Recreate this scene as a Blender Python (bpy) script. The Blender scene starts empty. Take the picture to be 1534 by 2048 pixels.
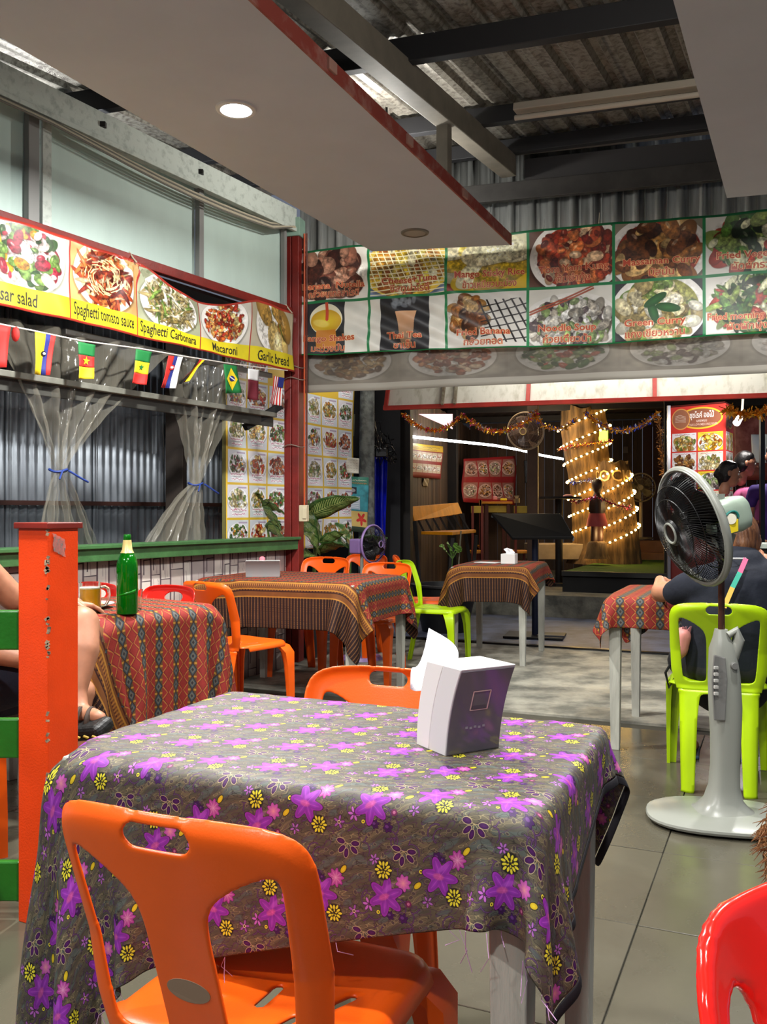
import bpy, bmesh, math, random
import numpy as np
from mathutils import Vector, Matrix, noise, Quaternion
sc = bpy.context.scene
COL = sc.collection
R = math.radians
rnd = random.Random(7)
nr = np.random.RandomState(11)

# ------------------------------------------------------------------ camera, world, exposure
FPX, HC = 1800.0, 1.18                      # focal length in pixels of the 1534x2048 frame, eye height
cd = bpy.data.cameras.new('camera'); cam = bpy.data.objects.new('camera', cd); COL.objects.link(cam)
cam.location = (0, 0, HC); cam.rotation_euler = (R(90), 0, 0)
cd.sensor_fit = 'HORIZONTAL'; cd.sensor_width = 36; cd.lens = 36 * FPX / 1534; cd.clip_start = .02; cd.clip_end = 200
sc.camera = cam
w = bpy.data.worlds.new('night'); sc.world = w; w.use_nodes = True
w.node_tree.nodes['Background'].inputs[0].default_value = (.55, .62, .8, 1)
w.node_tree.nodes['Background'].inputs[1].default_value = .16
vs = sc.view_settings; vs.view_transform = 'Standard'; vs.look = 'None'; vs.exposure = 0.62; vs.gamma = 1; vs.use_curve_mapping = False

def area(name, loc, power, size, col=(1, .98, .95), rot=(0, 0, 0), sy=None, spread=180):
    l = bpy.data.lights.new(name, 'AREA'); l.energy = power; l.color = col; l.size = size
    if sy: l.shape = 'RECTANGLE'; l.size_y = sy
    else: l.shape = 'DISK'
    l.spread = R(spread)
    o = bpy.data.objects.new(name, l); o.location = loc; o.rotation_euler = rot; COL.objects.link(o); return o
def point(name, loc, power, r=.03, col=(1, .75, .4)):
    l = bpy.data.lights.new(name, 'POINT'); l.energy = power; l.color = col; l.shadow_soft_size = r
    o = bpy.data.objects.new(name, l); o.location = loc; COL.objects.link(o); return o

SLAB_Z = 3.05
DL = [(-.684, 4.175), (-1.58, 2.27), (-2.45, .4), (2.10, 4.64), (1.24, 2.80), (.38, .96), (-.48, -.9)]
DLP = [100, 56, 56, 44, 42, 48, 36]
for (x, y), p in zip(DL, DLP):
    area('downlight_glow', (x, y, SLAB_Z - .03), p, .15, (1, .985, .95))
point('roof_bulb_and_fill', (.02, 5.75, 3.36), 24, .04, (1, .97, .9))
point('roof_bulb_and_fill', (1.15, 2.6, 3.2), 22, .05, (1, .95, .85))  # added fill between the ceiling panels to lighten the roof
area('fascia_fill_glow', (1.72, 6.42, 2.9), 60, 2.2, (1, .97, .9), (0, 0, R(-16)), .05)  # unseen fill added to brighten the fascia panels
point('outside_lamp_glow', (-2.1, 5.6, 2.9), 40, .1, (.95, .98, 1))
point('garden_lamp_glow', (-.15, 8.0, 2.75), 16, .08, (1, .97, .92))
area('kitchen_tube_glow', (3.9, 9.6, 2.75), 60, .9, (1, .96, .9), (0, 0, 0), .1)
point('bar_spot_glow', (3.42, 8.55, 2.06), 26, .04, (1, .96, .92))
point('dining_lamp_glow', (2.2, 12.2, 2.3), 22, .08, (1, .8, .5))
point('bench_lamp_glow', (1.4, 10.6, 2.7), 15, .06, (1, .84, .6))

# ------------------------------------------------------------------ helpers
def P(px, py, Y): return Vector(((px - 767) / FPX * Y, Y, HC - (py - 1024) / FPX * Y))
def G(px, py, z=0): return P(px, py, (HC - z) * FPX / (py - 1024))
def srgb(c):
    if isinstance(c, str):
        c = tuple(int(c[i:i + 2], 16) / 255 for i in (0, 2, 4))
    return tuple((x / 12.92 if x <= .04045 else ((x + .055) / 1.055) ** 2.4) for x in c) + (1,)

class MB:
    def __init__(s): s.v = []; s.f = []; s.uv = []; s.m = []
    def add(s, vs, fs, uvs=None, m=0):
        o = len(s.v); s.v += [tuple(p) for p in vs]
        for i, q in enumerate(fs):
            s.f.append([a + o for a in q]); s.m.append(m)
            s.uv.append(uvs[i] if uvs else None)
        return s
    def box(s, c, d, Rm=None, m=0):
        c = Vector(c); vs = []
        for k in range(8):
            p = Vector((d[0] / 2 * (1 if k & 1 else -1), d[1] / 2 * (1 if k & 2 else -1), d[2] / 2 * (1 if k & 4 else -1)))
            vs.append(c + (Rm @ p if Rm else p))
        return s.add(vs, [(0, 2, 3, 1), (4, 5, 7, 6), (0, 1, 5, 4), (2, 6, 7, 3), (0, 4, 6, 2), (1, 3, 7, 5)], None, m)
    def bar(s, a, b, wd, h, up=(0, 0, 1), m=0):
        a = Vector(a); b = Vector(b); z = (b - a); L = z.length; z.normalize(); u = Vector(up); x = z.cross(u)
        if x.length < 1e-4: x = z.cross(Vector((1, 0, 0)))
        x.normalize(); y = x.cross(z).normalized()
        return s.box((a + b) / 2, (wd, h, L), Matrix((x, y, z)).transposed(), m)
    def tube(s, path, r, n=8, m=0, closed=False):
        path = [Vector(p) for p in path]; N = len(path); vs = []; fs = []
        rr = r if hasattr(r, '__len__') else [r] * N
        prev = None
        for i, p in enumerate(path):
            if closed: t = path[(i + 1) % N] - path[i - 1]
            else: t = path[min(i + 1, N - 1)] - path[max(i - 1, 0)]
            if t.length < 1e-9: t = Vector((0, 0, 1))
            t.normalize()
            if prev is None:
                u = t.cross(Vector((0, 0, 1)))
                if u.length < .05: u = t.cross(Vector((1, 0, 0)))
            else: u = prev - t * prev.dot(t)
            u.normalize(); prev = u; v = t.cross(u)
            for k in range(n):
                a = 2 * math.pi * k / n; vs.append(p + (u * math.cos(a) + v * math.sin(a)) * rr[i])
        for i in range(N if closed else N - 1):
            j = (i + 1) % N
            for k in range(n): fs.append((i * n + k, i * n + (k + 1) % n, j * n + (k + 1) % n, j * n + k))
        if not closed: fs += [tuple(range(n))[::-1], tuple(range((N - 1) * n, N * n))]
        return s.add(vs, fs, None, m)
    def cyl(s, a, b, r0, r1=None, n=16, m=0): return s.tube([a, b], [r0, r0 if r1 is None else r1], n, m)
    def lathe(s, prof, n=24, M=None, m=0, caps=True):
        vs = []; fs = []; K = len(prof)
        for r, z in prof:
            for k in range(n):
                a = 2 * math.pi * k / n; p = Vector((r * math.cos(a), r * math.sin(a), z)); vs.append(M @ p if M else p)
        for i in range(K - 1):
            for k in range(n): fs.append((i * n + k, i * n + (k + 1) % n, (i + 1) * n + (k + 1) % n, (i + 1) * n + k))
        if caps and prof[0][0] > 1e-6: fs.append(tuple(range(n))[::-1])
        if caps and prof[-1][0] > 1e-6: fs.append(tuple(range((K - 1) * n, K * n)))
        return s.add(vs, fs, None, m)
    def ell(s, c, r, Rm=None, n=16, m=0):
        prof = [(math.sin(math.pi * i / (n // 2)), -math.cos(math.pi * i / (n // 2))) for i in range(n // 2 + 1)]
        S = Matrix.Diagonal((r[0], r[1], r[2], 1)); T = Matrix.Translation(c)
        return s.lathe([(max(a, 1e-5), b) for a, b in prof], n, T @ (Rm.to_4x4() if Rm else Matrix.Identity(4)) @ S, m)
    def grid(s, fn, nu, nv, m=0, uv=True):
        vs = [fn(i / nu, j / nv) for j in range(nv + 1) for i in range(nu + 1)]; fs = []; us = []
        for j in range(nv):
            for i in range(nu):
                a = j * (nu + 1) + i; fs.append((a, a + 1, a + nu + 2, a + nu + 1))
                us.append([(i / nu, j / nv), ((i + 1) / nu, j / nv), ((i + 1) / nu, (j + 1) / nv), (i / nu, (j + 1) / nv)])
        return s.add(vs, fs, us if uv else None, m)
    def plate(s, poly, th, m=0):
        poly = [Vector(p) for p in poly]; n = (poly[1] - poly[0]).cross(poly[2] - poly[0]).normalized() * th; K = len(poly)
        return s.add(poly + [p + n for p in poly], [tuple(range(K))[::-1], tuple(range(K, 2 * K))] + [(i, (i + 1) % K, K + (i + 1) % K, K + i) for i in range(K)], None, m)
    def build(s, name, mats, parent=None, smooth=False, bevel=0, subs=0, solid=0, off=0, ang=40, bseg=2):
        me = bpy.data.meshes.new(name); me.from_pydata(s.v, [], s.f)
        if any(u for u in s.uv):
            L = me.uv_layers.new(name='UVMap'); k = 0; d = np.zeros(len(me.loops) * 2, 'f')
            for u, q in zip(s.uv, s.f):
                for i in range(len(q)):
                    if u: d[2 * k] = u[i][0]; d[2 * k + 1] = u[i][1]
                    k += 1
            L.data.foreach_set('uv', d)
        for mt in (mats if isinstance(mats, (list, tuple)) else [mats]): me.materials.append(mt)
        me.polygons.foreach_set('material_index', s.m)
        me.validate(); me.update()
        if smooth:
            me.shade_smooth()
            if ang < 180: me.set_sharp_from_angle(angle=R(ang))
        o = bpy.data.objects.new(name, me); COL.objects.link(o)
        if bevel:
            b = o.modifiers.new('b', 'BEVEL'); b.width = bevel; b.segments = bseg; b.limit_method = 'ANGLE'; b.angle_limit = R(35)
        if solid:
            b = o.modifiers.new('s', 'SOLIDIFY'); b.thickness = solid; b.offset = off
        if subs:
            b = o.modifiers.new('u', 'SUBSURF'); b.levels = subs; b.render_levels = subs
        if parent: adopt(o, parent)
        return o
def adopt(o, parent):
    o.parent = parent
    if parent.get('_w'): o.matrix_parent_inverse = parent.matrix_basis.inverted()
    return o
def tag(o, label=None, cat=None, group=None, kind=None):
    if label: o['label'] = label
    if cat: o['category'] = cat
    if group: o['group'] = group
    if kind: o['kind'] = kind
    return o
def thing(name, label, cat, loc=(0, 0, 0), rz=0, group=None, world=True):
    o = bpy.data.objects.new(name, None); COL.objects.link(o); o.location = loc; o.rotation_euler = (0, 0, rz); o.empty_display_size = .05
    o['_w'] = 1 if world else 0
    bpy_basis(o)
    return tag(o, label, cat, group)
def bpy_basis(o): o.matrix_basis = Matrix.LocRotScale(o.location, o.rotation_euler, o.scale)
KIDS = {}
def copy_tree(o, loc=None, rz=None, label=None, group=None):
    def rec(a, par):
        c = a.copy(); COL.objects.link(c)
        if par: c.parent = par
        for ch in [x for x in COL.objects if x.parent == a]: rec(ch, c)
        return c
    r = rec(o, None)
    if loc is not None: r.location = loc
    if rz is not None: r.rotation_euler = (0, 0, rz)
    if label: r['label'] = label
    if group: r['group'] = group
    return r
def struct(o): o['kind'] = 'structure'; return o

# ------------------------------------------------------------------ materials
MATS = {}
def mat(name, col, rough=.5, metal=0, var=0, vscale=8, bump=0, bscale=60, spec=.5, trans=0, ior=1.45, emit=None, estr=0, col2=None, coat=0, alpha=1, stretch=(1, 1, 1), thr=(.35, .65), sss=0, rvar=0):
    if name in MATS: return MATS[name]
    m = bpy.data.materials.new(name); m.use_nodes = True; nt = m.node_tree; b = nt.nodes['Principled BSDF']
    c = srgb(col); b.inputs['Base Color'].default_value = c; b.inputs['Roughness'].default_value = rough; b.inputs['Metallic'].default_value = metal
    b.inputs['Specular IOR Level'].default_value = spec; b.inputs['Transmission Weight'].default_value = trans; b.inputs['IOR'].default_value = ior
    b.inputs['Coat Weight'].default_value = coat; b.inputs['Alpha'].default_value = alpha
    if sss: b.inputs['Subsurface Weight'].default_value = sss; b.inputs['Subsurface Scale'].default_value = .02
    if emit: b.inputs['Emission Color'].default_value = srgb(emit); b.inputs['Emission Strength'].default_value = estr
    tc = nt.nodes.new('ShaderNodeTexCoord'); mp = nt.nodes.new('ShaderNodeMapping'); nt.links.new(tc.outputs['Object'], mp.inputs[0]); mp.inputs['Scale'].default_value = stretch
    if var or col2:
        n = nt.nodes.new('ShaderNodeTexNoise'); n.inputs['Scale'].default_value = vscale; n.inputs['Detail'].default_value = 6; n.inputs['Roughness'].default_value = .6
        nt.links.new(mp.outputs[0], n.inputs['Vector'])
        r = nt.nodes.new('ShaderNodeMapRange'); r.inputs[1].default_value = thr[0]; r.inputs[2].default_value = thr[1]; nt.links.new(n.outputs[0], r.inputs[0])
        mx = nt.nodes.new('ShaderNodeMix'); mx.data_type = 'RGBA'; nt.links.new(r.outputs[0], mx.inputs[0])
        c2 = srgb(col2) if col2 else tuple(x * (1 - var) for x in c[:3]) + (1,)
        mx.inputs[6].default_value = c; mx.inputs[7].default_value = c2; nt.links.new(mx.outputs[2], b.inputs['Base Color'])
        if rvar:
            r2 = nt.nodes.new('ShaderNodeMapRange'); r2.inputs[1].default_value = .3; r2.inputs[2].default_value = .7; r2.inputs[3].default_value = max(rough - rvar, .02); r2.inputs[4].default_value = rough + rvar
            nt.links.new(n.outputs[0], r2.inputs[0]); nt.links.new(r2.outputs[0], b.inputs['Roughness'])
    if bump:
        n = nt.nodes.new('ShaderNodeTexNoise'); n.inputs['Scale'].default_value = bscale; n.inputs['Detail'].default_value = 4; nt.links.new(mp.outputs[0], n.inputs['Vector'])
        bp = nt.nodes.new('ShaderNodeBump'); bp.inputs['Strength'].default_value = bump; bp.inputs['Distance'].default_value = .01; nt.links.new(n.outputs[0], bp.inputs['Height']); nt.links.new(bp.outputs[0], b.inputs['Normal'])
    MATS[name] = m; return m
def imat(name, img, rough=.5, spec=.4, scale=(1, 1), bump=0, bscale=40, trl=0, interp='Linear', coat=0):
    m = bpy.data.materials.new(name); m.use_nodes = True; nt = m.node_tree; b = nt.nodes['Principled BSDF']
    tc = nt.nodes.new('ShaderNodeTexCoord'); mp = nt.nodes.new('ShaderNodeMapping'); mp.inputs['Scale'].default_value = (scale[0], scale[1], 1)
    t = nt.nodes.new('ShaderNodeTexImage'); t.image = img; t.interpolation = interp
    nt.links.new(tc.outputs['UV'], mp.inputs[0]); nt.links.new(mp.outputs[0], t.inputs[0]); nt.links.new(t.outputs[0], b.inputs['Base Color'])
    b.inputs['Roughness'].default_value = rough; b.inputs['Specular IOR Level'].default_value = spec; b.inputs['Coat Weight'].default_value = coat
    if bump:
        n = nt.nodes.new('ShaderNodeTexNoise'); n.inputs['Scale'].default_value = bscale; nt.links.new(tc.outputs['Object'], n.inputs['Vector'])
        bp = nt.nodes.new('ShaderNodeBump'); bp.inputs['Strength'].default_value = bump; bp.inputs['Distance'].default_value = .01; nt.links.new(n.outputs[0], bp.inputs['Height']); nt.links.new(bp.outputs[0], b.inputs['Normal'])
    MATS[name] = m; return m

ORANGE = mat('orange_plastic', (.93, .36, .05), .34, var=.12, vscale=5, spec=.5, bump=.04, bscale=300)
LIME = mat('lime_plastic', (.66, .80, .03), .33, var=.1, vscale=5, bump=.04, bscale=300)
RED = mat('red_plastic', (.86, .13, .09), .22, var=.12, vscale=4, spec=.6)
WHITEP = mat('white_plastic', (.86, .86, .85), .35)
PAINTW = mat('white_painted_wood', (.66, .66, .62), .6, var=.45, vscale=14, bump=.3, bscale=90, stretch=(1, 1, .15), thr=(.45, .75))
REDPAINT = mat('red_painted_steel', (.47, .11, .085), .45, var=.35, vscale=6, bump=.1)
OLDRED = mat('faded_red_paint', (.56, .24, .2), .55, col2=(.68, .5, .46), vscale=9, thr=(.5, .75))
GREENP = mat('green_paint', (.24, .41, .23), .45, var=.3, vscale=9, bump=.15)
PANELW = mat('pale_green_board', (.74, .82, .79), .6, var=.12, vscale=3, stretch=(1, 1, .3))
BEAMW = mat('peeling_white_paint', (.72, .75, .72), .65, col2=(.5, .52, .5), vscale=20, bump=.25, thr=(.5, .8))
STEELD = mat('dark_steel', (.2, .2, .2), .5, .3, var=.3, vscale=5)
ZINC = mat('galvanised_sheet', (.66, .67, .66), .36, .35, col2=(.42, .42, .41), vscale=6, stretch=(3, 3, .25), thr=(.35, .75), rvar=.1)
ZINCO = mat('outer_galvanised_sheet', (.60, .63, .66), .42, .6, col2=(.44, .46, .49), vscale=7, stretch=(2, 2, .3), thr=(.35, .75))
FOIL = mat('old_roof_sheet', (.56, .54, .5), .42, .35, col2=(.38, .35, .32), vscale=30, thr=(.45, .62), bump=.3, bscale=120)
CEIL = mat('plain_ceiling_board', (.76, .78, .81), .75, var=.06, vscale=2.5)
BLACK = mat('black_plastic', (.03, .03, .035), .3)
DARK = mat('dark_void_paint', (.05, .045, .045), .8)
CREAM = mat('cream_cable', (.7, .66, .58), .6)
SKIN = mat('skin', (.72, .5, .38), .5, sss=.1, var=.12, vscale=20)
SKIND = mat('tanned_skin', (.66, .45, .34), .5, sss=.1, var=.15, vscale=25)
HAIRB = mat('brown_hair', (.25, .14, .08), .45, col2=(.42, .27, .16), vscale=60, bump=.5, bscale=120, stretch=(1, 1, .2))
HAIRK = mat('black_hair', (.05, .035, .035), .4, bump=.4, bscale=120)

# ------------------------------------------------------------------ flat print: painted procedurally into pixel arrays
def hx(c): return np.array([int(c[i:i + 2], 16) / 255 for i in (0, 2, 4)]) if isinstance(c, str) else np.array(c, float)
def vnoise(h, w, cell, seed=0, octs=3):
    r = np.random.RandomState(seed); out = np.zeros((h, w)); amp = 1; tot = 0
    for o in range(octs):
        c = max(cell / 2 ** o, 1.5); gh, gw = int(h / c) + 3, int(w / c) + 3; g = r.rand(gh, gw)
        y = np.arange(h) / c; x = np.arange(w) / c; yi = y.astype(int); xi = x.astype(int)
        fy = (y - yi)[:, None]; fx = (x - xi)[None]; fy = fy * fy * (3 - 2 * fy); fx = fx * fx * (3 - 2 * fx)
        a = g[yi][:, xi]; b = g[yi][:, xi + 1]; c_ = g[yi + 1][:, xi]; d = g[yi + 1][:, xi + 1]
        out += amp * ((a * (1 - fx) + b * fx) * (1 - fy) + (c_ * (1 - fx) + d * fx) * fy); tot += amp; amp *= .55
    return out / tot
_T = {}
def text_tris(s, off):
    if (s, off) in _T: return _T[(s, off)]
    cu = bpy.data.curves.new('t', 'FONT'); cu.body = s; cu.offset = off; cu.resolution_u = 2; cu.fill_mode = 'FRONT'
    o = bpy.data.objects.new('t', cu); COL.objects.link(o)
    dg = bpy.context.evaluated_depsgraph_get(); me = o.evaluated_get(dg).to_mesh(); me.calc_loop_triangles()
    v = np.array([x.co[:2] for x in me.vertices]).reshape(-1, 2); t = np.array([x.vertices[:] for x in me.loop_triangles], int).reshape(-1, 3)
    bpy.data.objects.remove(o); bpy.data.curves.remove(cu); _T[(s, off)] = (v, t); return v, t
class Cv:
    def __init__(s, w, h, bg='ffffff', wrap=False):
        s.w, s.h = int(w), int(h); s.a = np.ones((s.h, s.w, 3)) * hx(bg); s.wrap = wrap; s.clip = (0, 0, s.w, s.h)
    def _blend(s, x0, y0, x1, y1, fn):
        offs = [(0, 0)] if not s.wrap else [(i, j) for i in (-s.w, 0, s.w) for j in (-s.h, 0, s.h)]
        for ox, oy in offs:
            a0 = int(max(s.clip[0], x0 + ox)); a1 = int(min(s.clip[2], x1 + ox + 1)); b0 = int(max(s.clip[1], y0 + oy)); b1 = int(min(s.clip[3], y1 + oy + 1))
            if a1 <= a0 or b1 <= b0: continue
            Y, X = np.mgrid[b0:b1, a0:a1]; al, c = fn(X + .5 - ox, Y + .5 - oy); al = al[..., None]
            s.a[b0:b1, a0:a1] = s.a[b0:b1, a0:a1] * (1 - al) + c * al
    def rect(s, x0, y0, x1, y1, col, al=1): s._blend(x0, y0, x1 - 1, y1 - 1, lambda X, Y: (np.ones(X.shape) * al, hx(col)))
    def ell(s, cx, cy, rx, ry, col, ang=0, al=1, soft=1.0, col2=None):
        m = max(rx, ry) + 2; ca, sa = math.cos(ang), math.sin(ang)
        def fn(X, Y):
            u = ((X - cx) * ca + (Y - cy) * sa) / rx; v = (-(X - cx) * sa + (Y - cy) * ca) / ry; d = np.sqrt(u * u + v * v)
            a = np.clip((1 - d) * min(rx, ry) / soft + .5, 0, 1) * al
            return a, (hx(col) if col2 is None else hx(col) + (hx(col2) - hx(col)) * np.clip(d, 0, 1)[..., None])
        s._blend(cx - m, cy - m, cx + m, cy + m, fn)
    def petal(s, cx, cy, r, n, depth, col, col2=None, ang=0, pw=1, edge=None, sq=1):
        def fn(X, Y, r=r):
            dx = X - cx; dy = (Y - cy) / sq; d = np.hypot(dx, dy); th = np.arctan2(dy, dx) - ang
            rr = r * (1 - depth * (.5 - .5 * np.cos(n * th)) ** pw); q = d / rr
            a = np.clip((1 - q) * r * .6 + .5, 0, 1); c = hx(col)
            if col2 is not None: c = hx(col2) + (hx(col) - hx(col2)) * np.clip(q, 0, 1)[..., None] ** .8
            return a, c
        if edge is not None:
            e = edge[1]; s._blend(cx - r - e, cy - r - e, cx + r + e, cy + r + e, lambda X, Y: (fn(X, Y, r + e)[0] * .9, hx(edge[0])))
        s._blend(cx - r - 2, cy - r - 2, cx + r + 2, cy + r + 2, fn)
    def line(s, pts, wd, col, al=1):
        for (x0, y0), (x1, y1) in zip(pts[:-1], pts[1:]):
            L2 = (x1 - x0) ** 2 + (y1 - y0) ** 2 + 1e-6; m = wd + 1
            def fn(X, Y):
                t = np.clip(((X - x0) * (x1 - x0) + (Y - y0) * (y1 - y0)) / L2, 0, 1); d = np.hypot(X - x0 - t * (x1 - x0), Y - y0 - t * (y1 - y0))
                return np.clip(wd / 2 - d + .5, 0, 1) * al, hx(col)
            s._blend(min(x0, x1) - m, min(y0, y1) - m, max(x0, x1) + m, max(y0, y1) + m, fn)
    def text(s, st, cx, cy, h, col, out=None, ow=.05, off=.012, maxw=None, sx=1.0, ang=0):
        for o_, c_ in (([(off + ow, out)] if out is not None else []) + [(off, col)]):
            v, t = text_tris(st, o_)
            if not len(t): continue
            v0 = text_tris(st, off)[0]; c0 = (v0.min(0) + v0.max(0)) / 2; k = h / .72; kx = k * sx
            wd = (v0[:, 0].max() - v0[:, 0].min()) * kx
            if maxw and wd > maxw: kx *= maxw / wd
            q = (v - c0) * [kx, -k]
            if ang: q = q @ np.array([[math.cos(ang), math.sin(ang)], [-math.sin(ang), math.cos(ang)]])
            q = q + [cx, cy]; x0, y0 = np.floor(q.min(0)).astype(int) - 1; x1, y1 = np.ceil(q.max(0)).astype(int) + 1
            S = 2; M = np.zeros(((y1 - y0) * S, (x1 - x0) * S), bool); q = (q - [x0, y0]) * S
            for tr in t:
                p = q[tr]; ax, ay = np.floor(p.min(0)).astype(int); bx, by = np.ceil(p.max(0)).astype(int) + 1
                X = np.arange(ax, bx)[None] + .5; Y = np.arange(ay, by)[:, None] + .5; e = []
                for i in range(3):
                    a, b = p[i], p[(i + 1) % 3]; e.append((b[0] - a[0]) * (Y - a[1]) - (b[1] - a[1]) * (X - a[0]))
                ins = ((e[0] >= 0) & (e[1] >= 0) & (e[2] >= 0)) | ((e[0] <= 0) & (e[1] <= 0) & (e[2] <= 0)); M[ay:by, ax:bx] |= ins
            A = M.reshape(y1 - y0, S, x1 - x0, S).mean((1, 3))
            a0, a1, b0, b1 = max(x0, s.clip[0]), min(x1, s.clip[2]), max(y0, s.clip[1]), min(y1, s.clip[3])
            if a1 > a0 and b1 > b0:
                A = A[b0 - y0:b1 - y0, a0 - x0:a1 - x0][..., None]; s.a[b0:b1, a0:a1] = s.a[b0:b1, a0:a1] * (1 - A) + hx(c_) * A
    def mul(s, n): s.a *= n[..., None] if n.ndim == 2 else n
    def img(s, name):
        im = bpy.data.images.new(name, s.w, s.h); buf = np.ones((s.h, s.w, 4), 'f'); buf[..., :3] = np.clip(s.a, 0, 1)[::-1]
        im.pixels.foreach_set(buf.ravel()); im.pack(); return im
def scrib(c, cx, cy, wd, h, col, out=None):
    r = np.random.RandomState(int(cx * 7 + cy)); x = cx - wd / 2
    if out is not None: c.rect(cx - wd / 2 - 2, cy - h / 2 - 1, cx + wd / 2 + 2, cy + h / 2 + 1, out, .85)
    while x < cx + wd / 2:
        l = h * (.3 + .5 * r.rand()); c.line([(x, cy + h * (r.rand() - .5) * .5), (x + l * .5, cy + h * (r.rand() - .5)), (x + l, cy + h * (r.rand() - .5) * .6)], max(1.4, h * .16), col); x += l * 1.25
# food pictures
PAL = {'red': ['8a2a18', 'b84a28', 'd8763c', '6a1c12', 'e0b890'], 'yel': ['e8c22c', 'f2d858', 'c88a1c', 'f6ecc0', 'b8641c'], 'grn': ['2e5a24', '5c8a34', '96ae58', 'dfe2b8', '1c3418', 'b83a28'],
       'brn': ['7a4420', 'a0652c', 'c89048', '4a2614', 'd8b070'], 'cream': ['e8dcb0', 'c8b478', 'f4efd8', 'a08c50', '7c9a48'], 'meat': ['5c2c20', '7c4434', '3c1c16', '94604c', 'c08a70'],
       'salad': ['f0e8e8', 'a03040', '3a5c30', '6c8c44', 'e8a030', 'd8c8c0'], 'pas': ['c8402c', 'e06a30', 'f0b060', 'a02818', 'f4d890'], 'wht': ['f4f2ec', 'dcd8cc', 'b0a898', '88a060', '5c4c50'], 'bread': ['d8a850', 'f0d080', 'b87830', 'f6e4a8', '7c8c34']}
def food(c, x0, y0, x1, y1, pal, bg='e8e4dc', plate='f2f0ea', seed=1, n=60, sauce=None, fill=.40, long=1.6, ang=None, sq=.8, cx=.5, cy=.5, bs=1.0):
    r = np.random.RandomState(seed); c.clip = (int(max(x0, 0)), int(max(y0, 0)), int(min(x1, c.w)), int(min(y1, c.h))); w, h = x1 - x0, y1 - y0
    c.rect(x0, y0, x1, y1, bg); cx = x0 + w * cx; cy = y0 + h * cy; R0 = min(w, h / sq) * (fill + .1)
    if plate:
        c.ell(cx, cy + R0 * .05, R0 * 1.08, R0 * 1.08 * sq, hx(bg) * .72, soft=6); c.ell(cx, cy, R0 * 1.05, R0 * 1.05 * sq, plate); c.ell(cx, cy, R0 * .9, R0 * .9 * sq, hx(plate) * .92, soft=3)
    if sauce: c.ell(cx, cy, R0 * .88, R0 * .88 * sq, sauce, col2=hx(sauce) * .8)
    P_ = PAL[pal]
    if n > 20: n = int(n * 2.2); bs *= .72
    for i in range(n):
        rr = R0 * .85 * math.sqrt(r.rand()); th = r.rand() * 6.28; a = r.rand() * 3.14 if ang is None else ang + r.randn() * .25
        b = R0 * (.05 + .10 * r.rand()) * bs; col = hx(P_[r.randint(len(P_))]) * (.85 + .3 * r.rand())
        px, py = cx + rr * math.cos(th), cy + rr * math.sin(th) * sq
        c.ell(px + 1.5, py + 2, b * long, b, hx('201008'), a, .35, 3); c.ell(px, py, b * long, b, np.clip(col, 0, 1), a, 1, 1.5, col2=col * .72)
        if r.rand() < .4: c.ell(px - b * .3, py - b * .3, b * .5, b * .2, 'fff6e0', a, .35, 2)
    X0, Y0, X1, Y1 = c.clip; hh, ww = Y1 - Y0, X1 - X0
    Yy, Xx = np.mgrid[Y0:Y1, X0:X1]; k = np.clip((1 - np.hypot((Xx - cx) / R0, (Yy - cy) / (R0 * sq))) * 4, 0, 1)
    nz = vnoise(hh, ww, 9, seed, 3) - .5; c.a[Y0:Y1, X0:X1] = np.clip(c.a[Y0:Y1, X0:X1] * (1 + 1.1 * (nz * k)[..., None]), 0, 1)
    c.clip = (0, 0, c.w, c.h)

# ---- the long dish banner on the far side (8 columns x 2 rows, cells .592 x .41 m)
CW, CH = 300, 208
bn = Cv(CW * 8, CH * 2, 'dad9d0')
cells = [('Banana  Nutella', 'กล้วยนูเทลล่าโรตี', 'meat', dict(plate=None, n=26, bs=2.6, long=1.3, fill=.42, sq=.75)),
         ('Cheese+Tuna', 'ชีสทูน่าโรตี', 'yel', dict(plate='e8c84c', n=60, bg='8494b8', sauce='d89038', fill=.46, sq=.62)),
         ('Mango Sticky Rice', 'ข้าวเหนียวมะม่วง', 'yel', dict(plate='e8e8dc', n=14, bs=3.4, long=2.6, ang=-.25, bg='8c3428', fill=.5, cy=.45, sq=.6)),
         ('Tom Yam Kung', 'ต้มยำกุ้ง', 'red', dict(plate='e6e2dc', sauce='b43c1c', bg='5c3c30', fill=.5, n=70, cx=.58, sq=.78, bs=1.1)),
         ('Massaman Curry', 'มัสมั่น', 'brn', dict(plate='dcd8d2', sauce='a43420', bg='807868', n=40, bs=2, fill=.5, sq=.78, cy=.55)),
         ('Fried Vegetable', 'ผัดผักรวม', 'grn', dict(plate=None, n=50, bs=1.9, bg='d2d0c8', fill=.45)),
         ('Fried Rice', 'ข้าวผัด', 'yel', dict(n=80)), ('Pad Thai', 'ผัดไทย', 'pas', dict(n=80)),
         ('Mango Shakes', 'มะม่วงปั่น', 'yel', None), ('Thai Tea', 'ชาเย็น', 'brn', None),
         ('Fried Banana', 'กล้วยทอด', 'brn', dict(plate=None, n=22, bs=2.6, bg='cfcdc6', cx=.28, cy=.42, fill=.3, long=1.4, sq=1)),
         ('Noodle Soup', 'ก๋วยเตี๋ยวน้ำ', 'wht', dict(plate='dcdad4', sauce='6c6450', bg='d2d0c6', n=90, cy=.62, fill=.45, sq=.62)),
         ('Green Curry', 'แกงเขียวหวาน', 'cream', dict(plate='e8e6e0', sauce='a8a858', bg='38383c', n=34, bs=1.6, fill=.5, sq=.82)),
         ('Fried morning glory', 'ผัดผักบุ้ง', 'grn', dict(plate=None, n=110, bs=.8, long=3.2, bg='d4d2ca', fill=.46)),
         ('Papaya Salad', 'ส้มตำ', 'salad', dict(n=80)), ('Spring Roll', 'ปอเปี๊ยะ', 'bread', dict(n=30, bs=2))]
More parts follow.
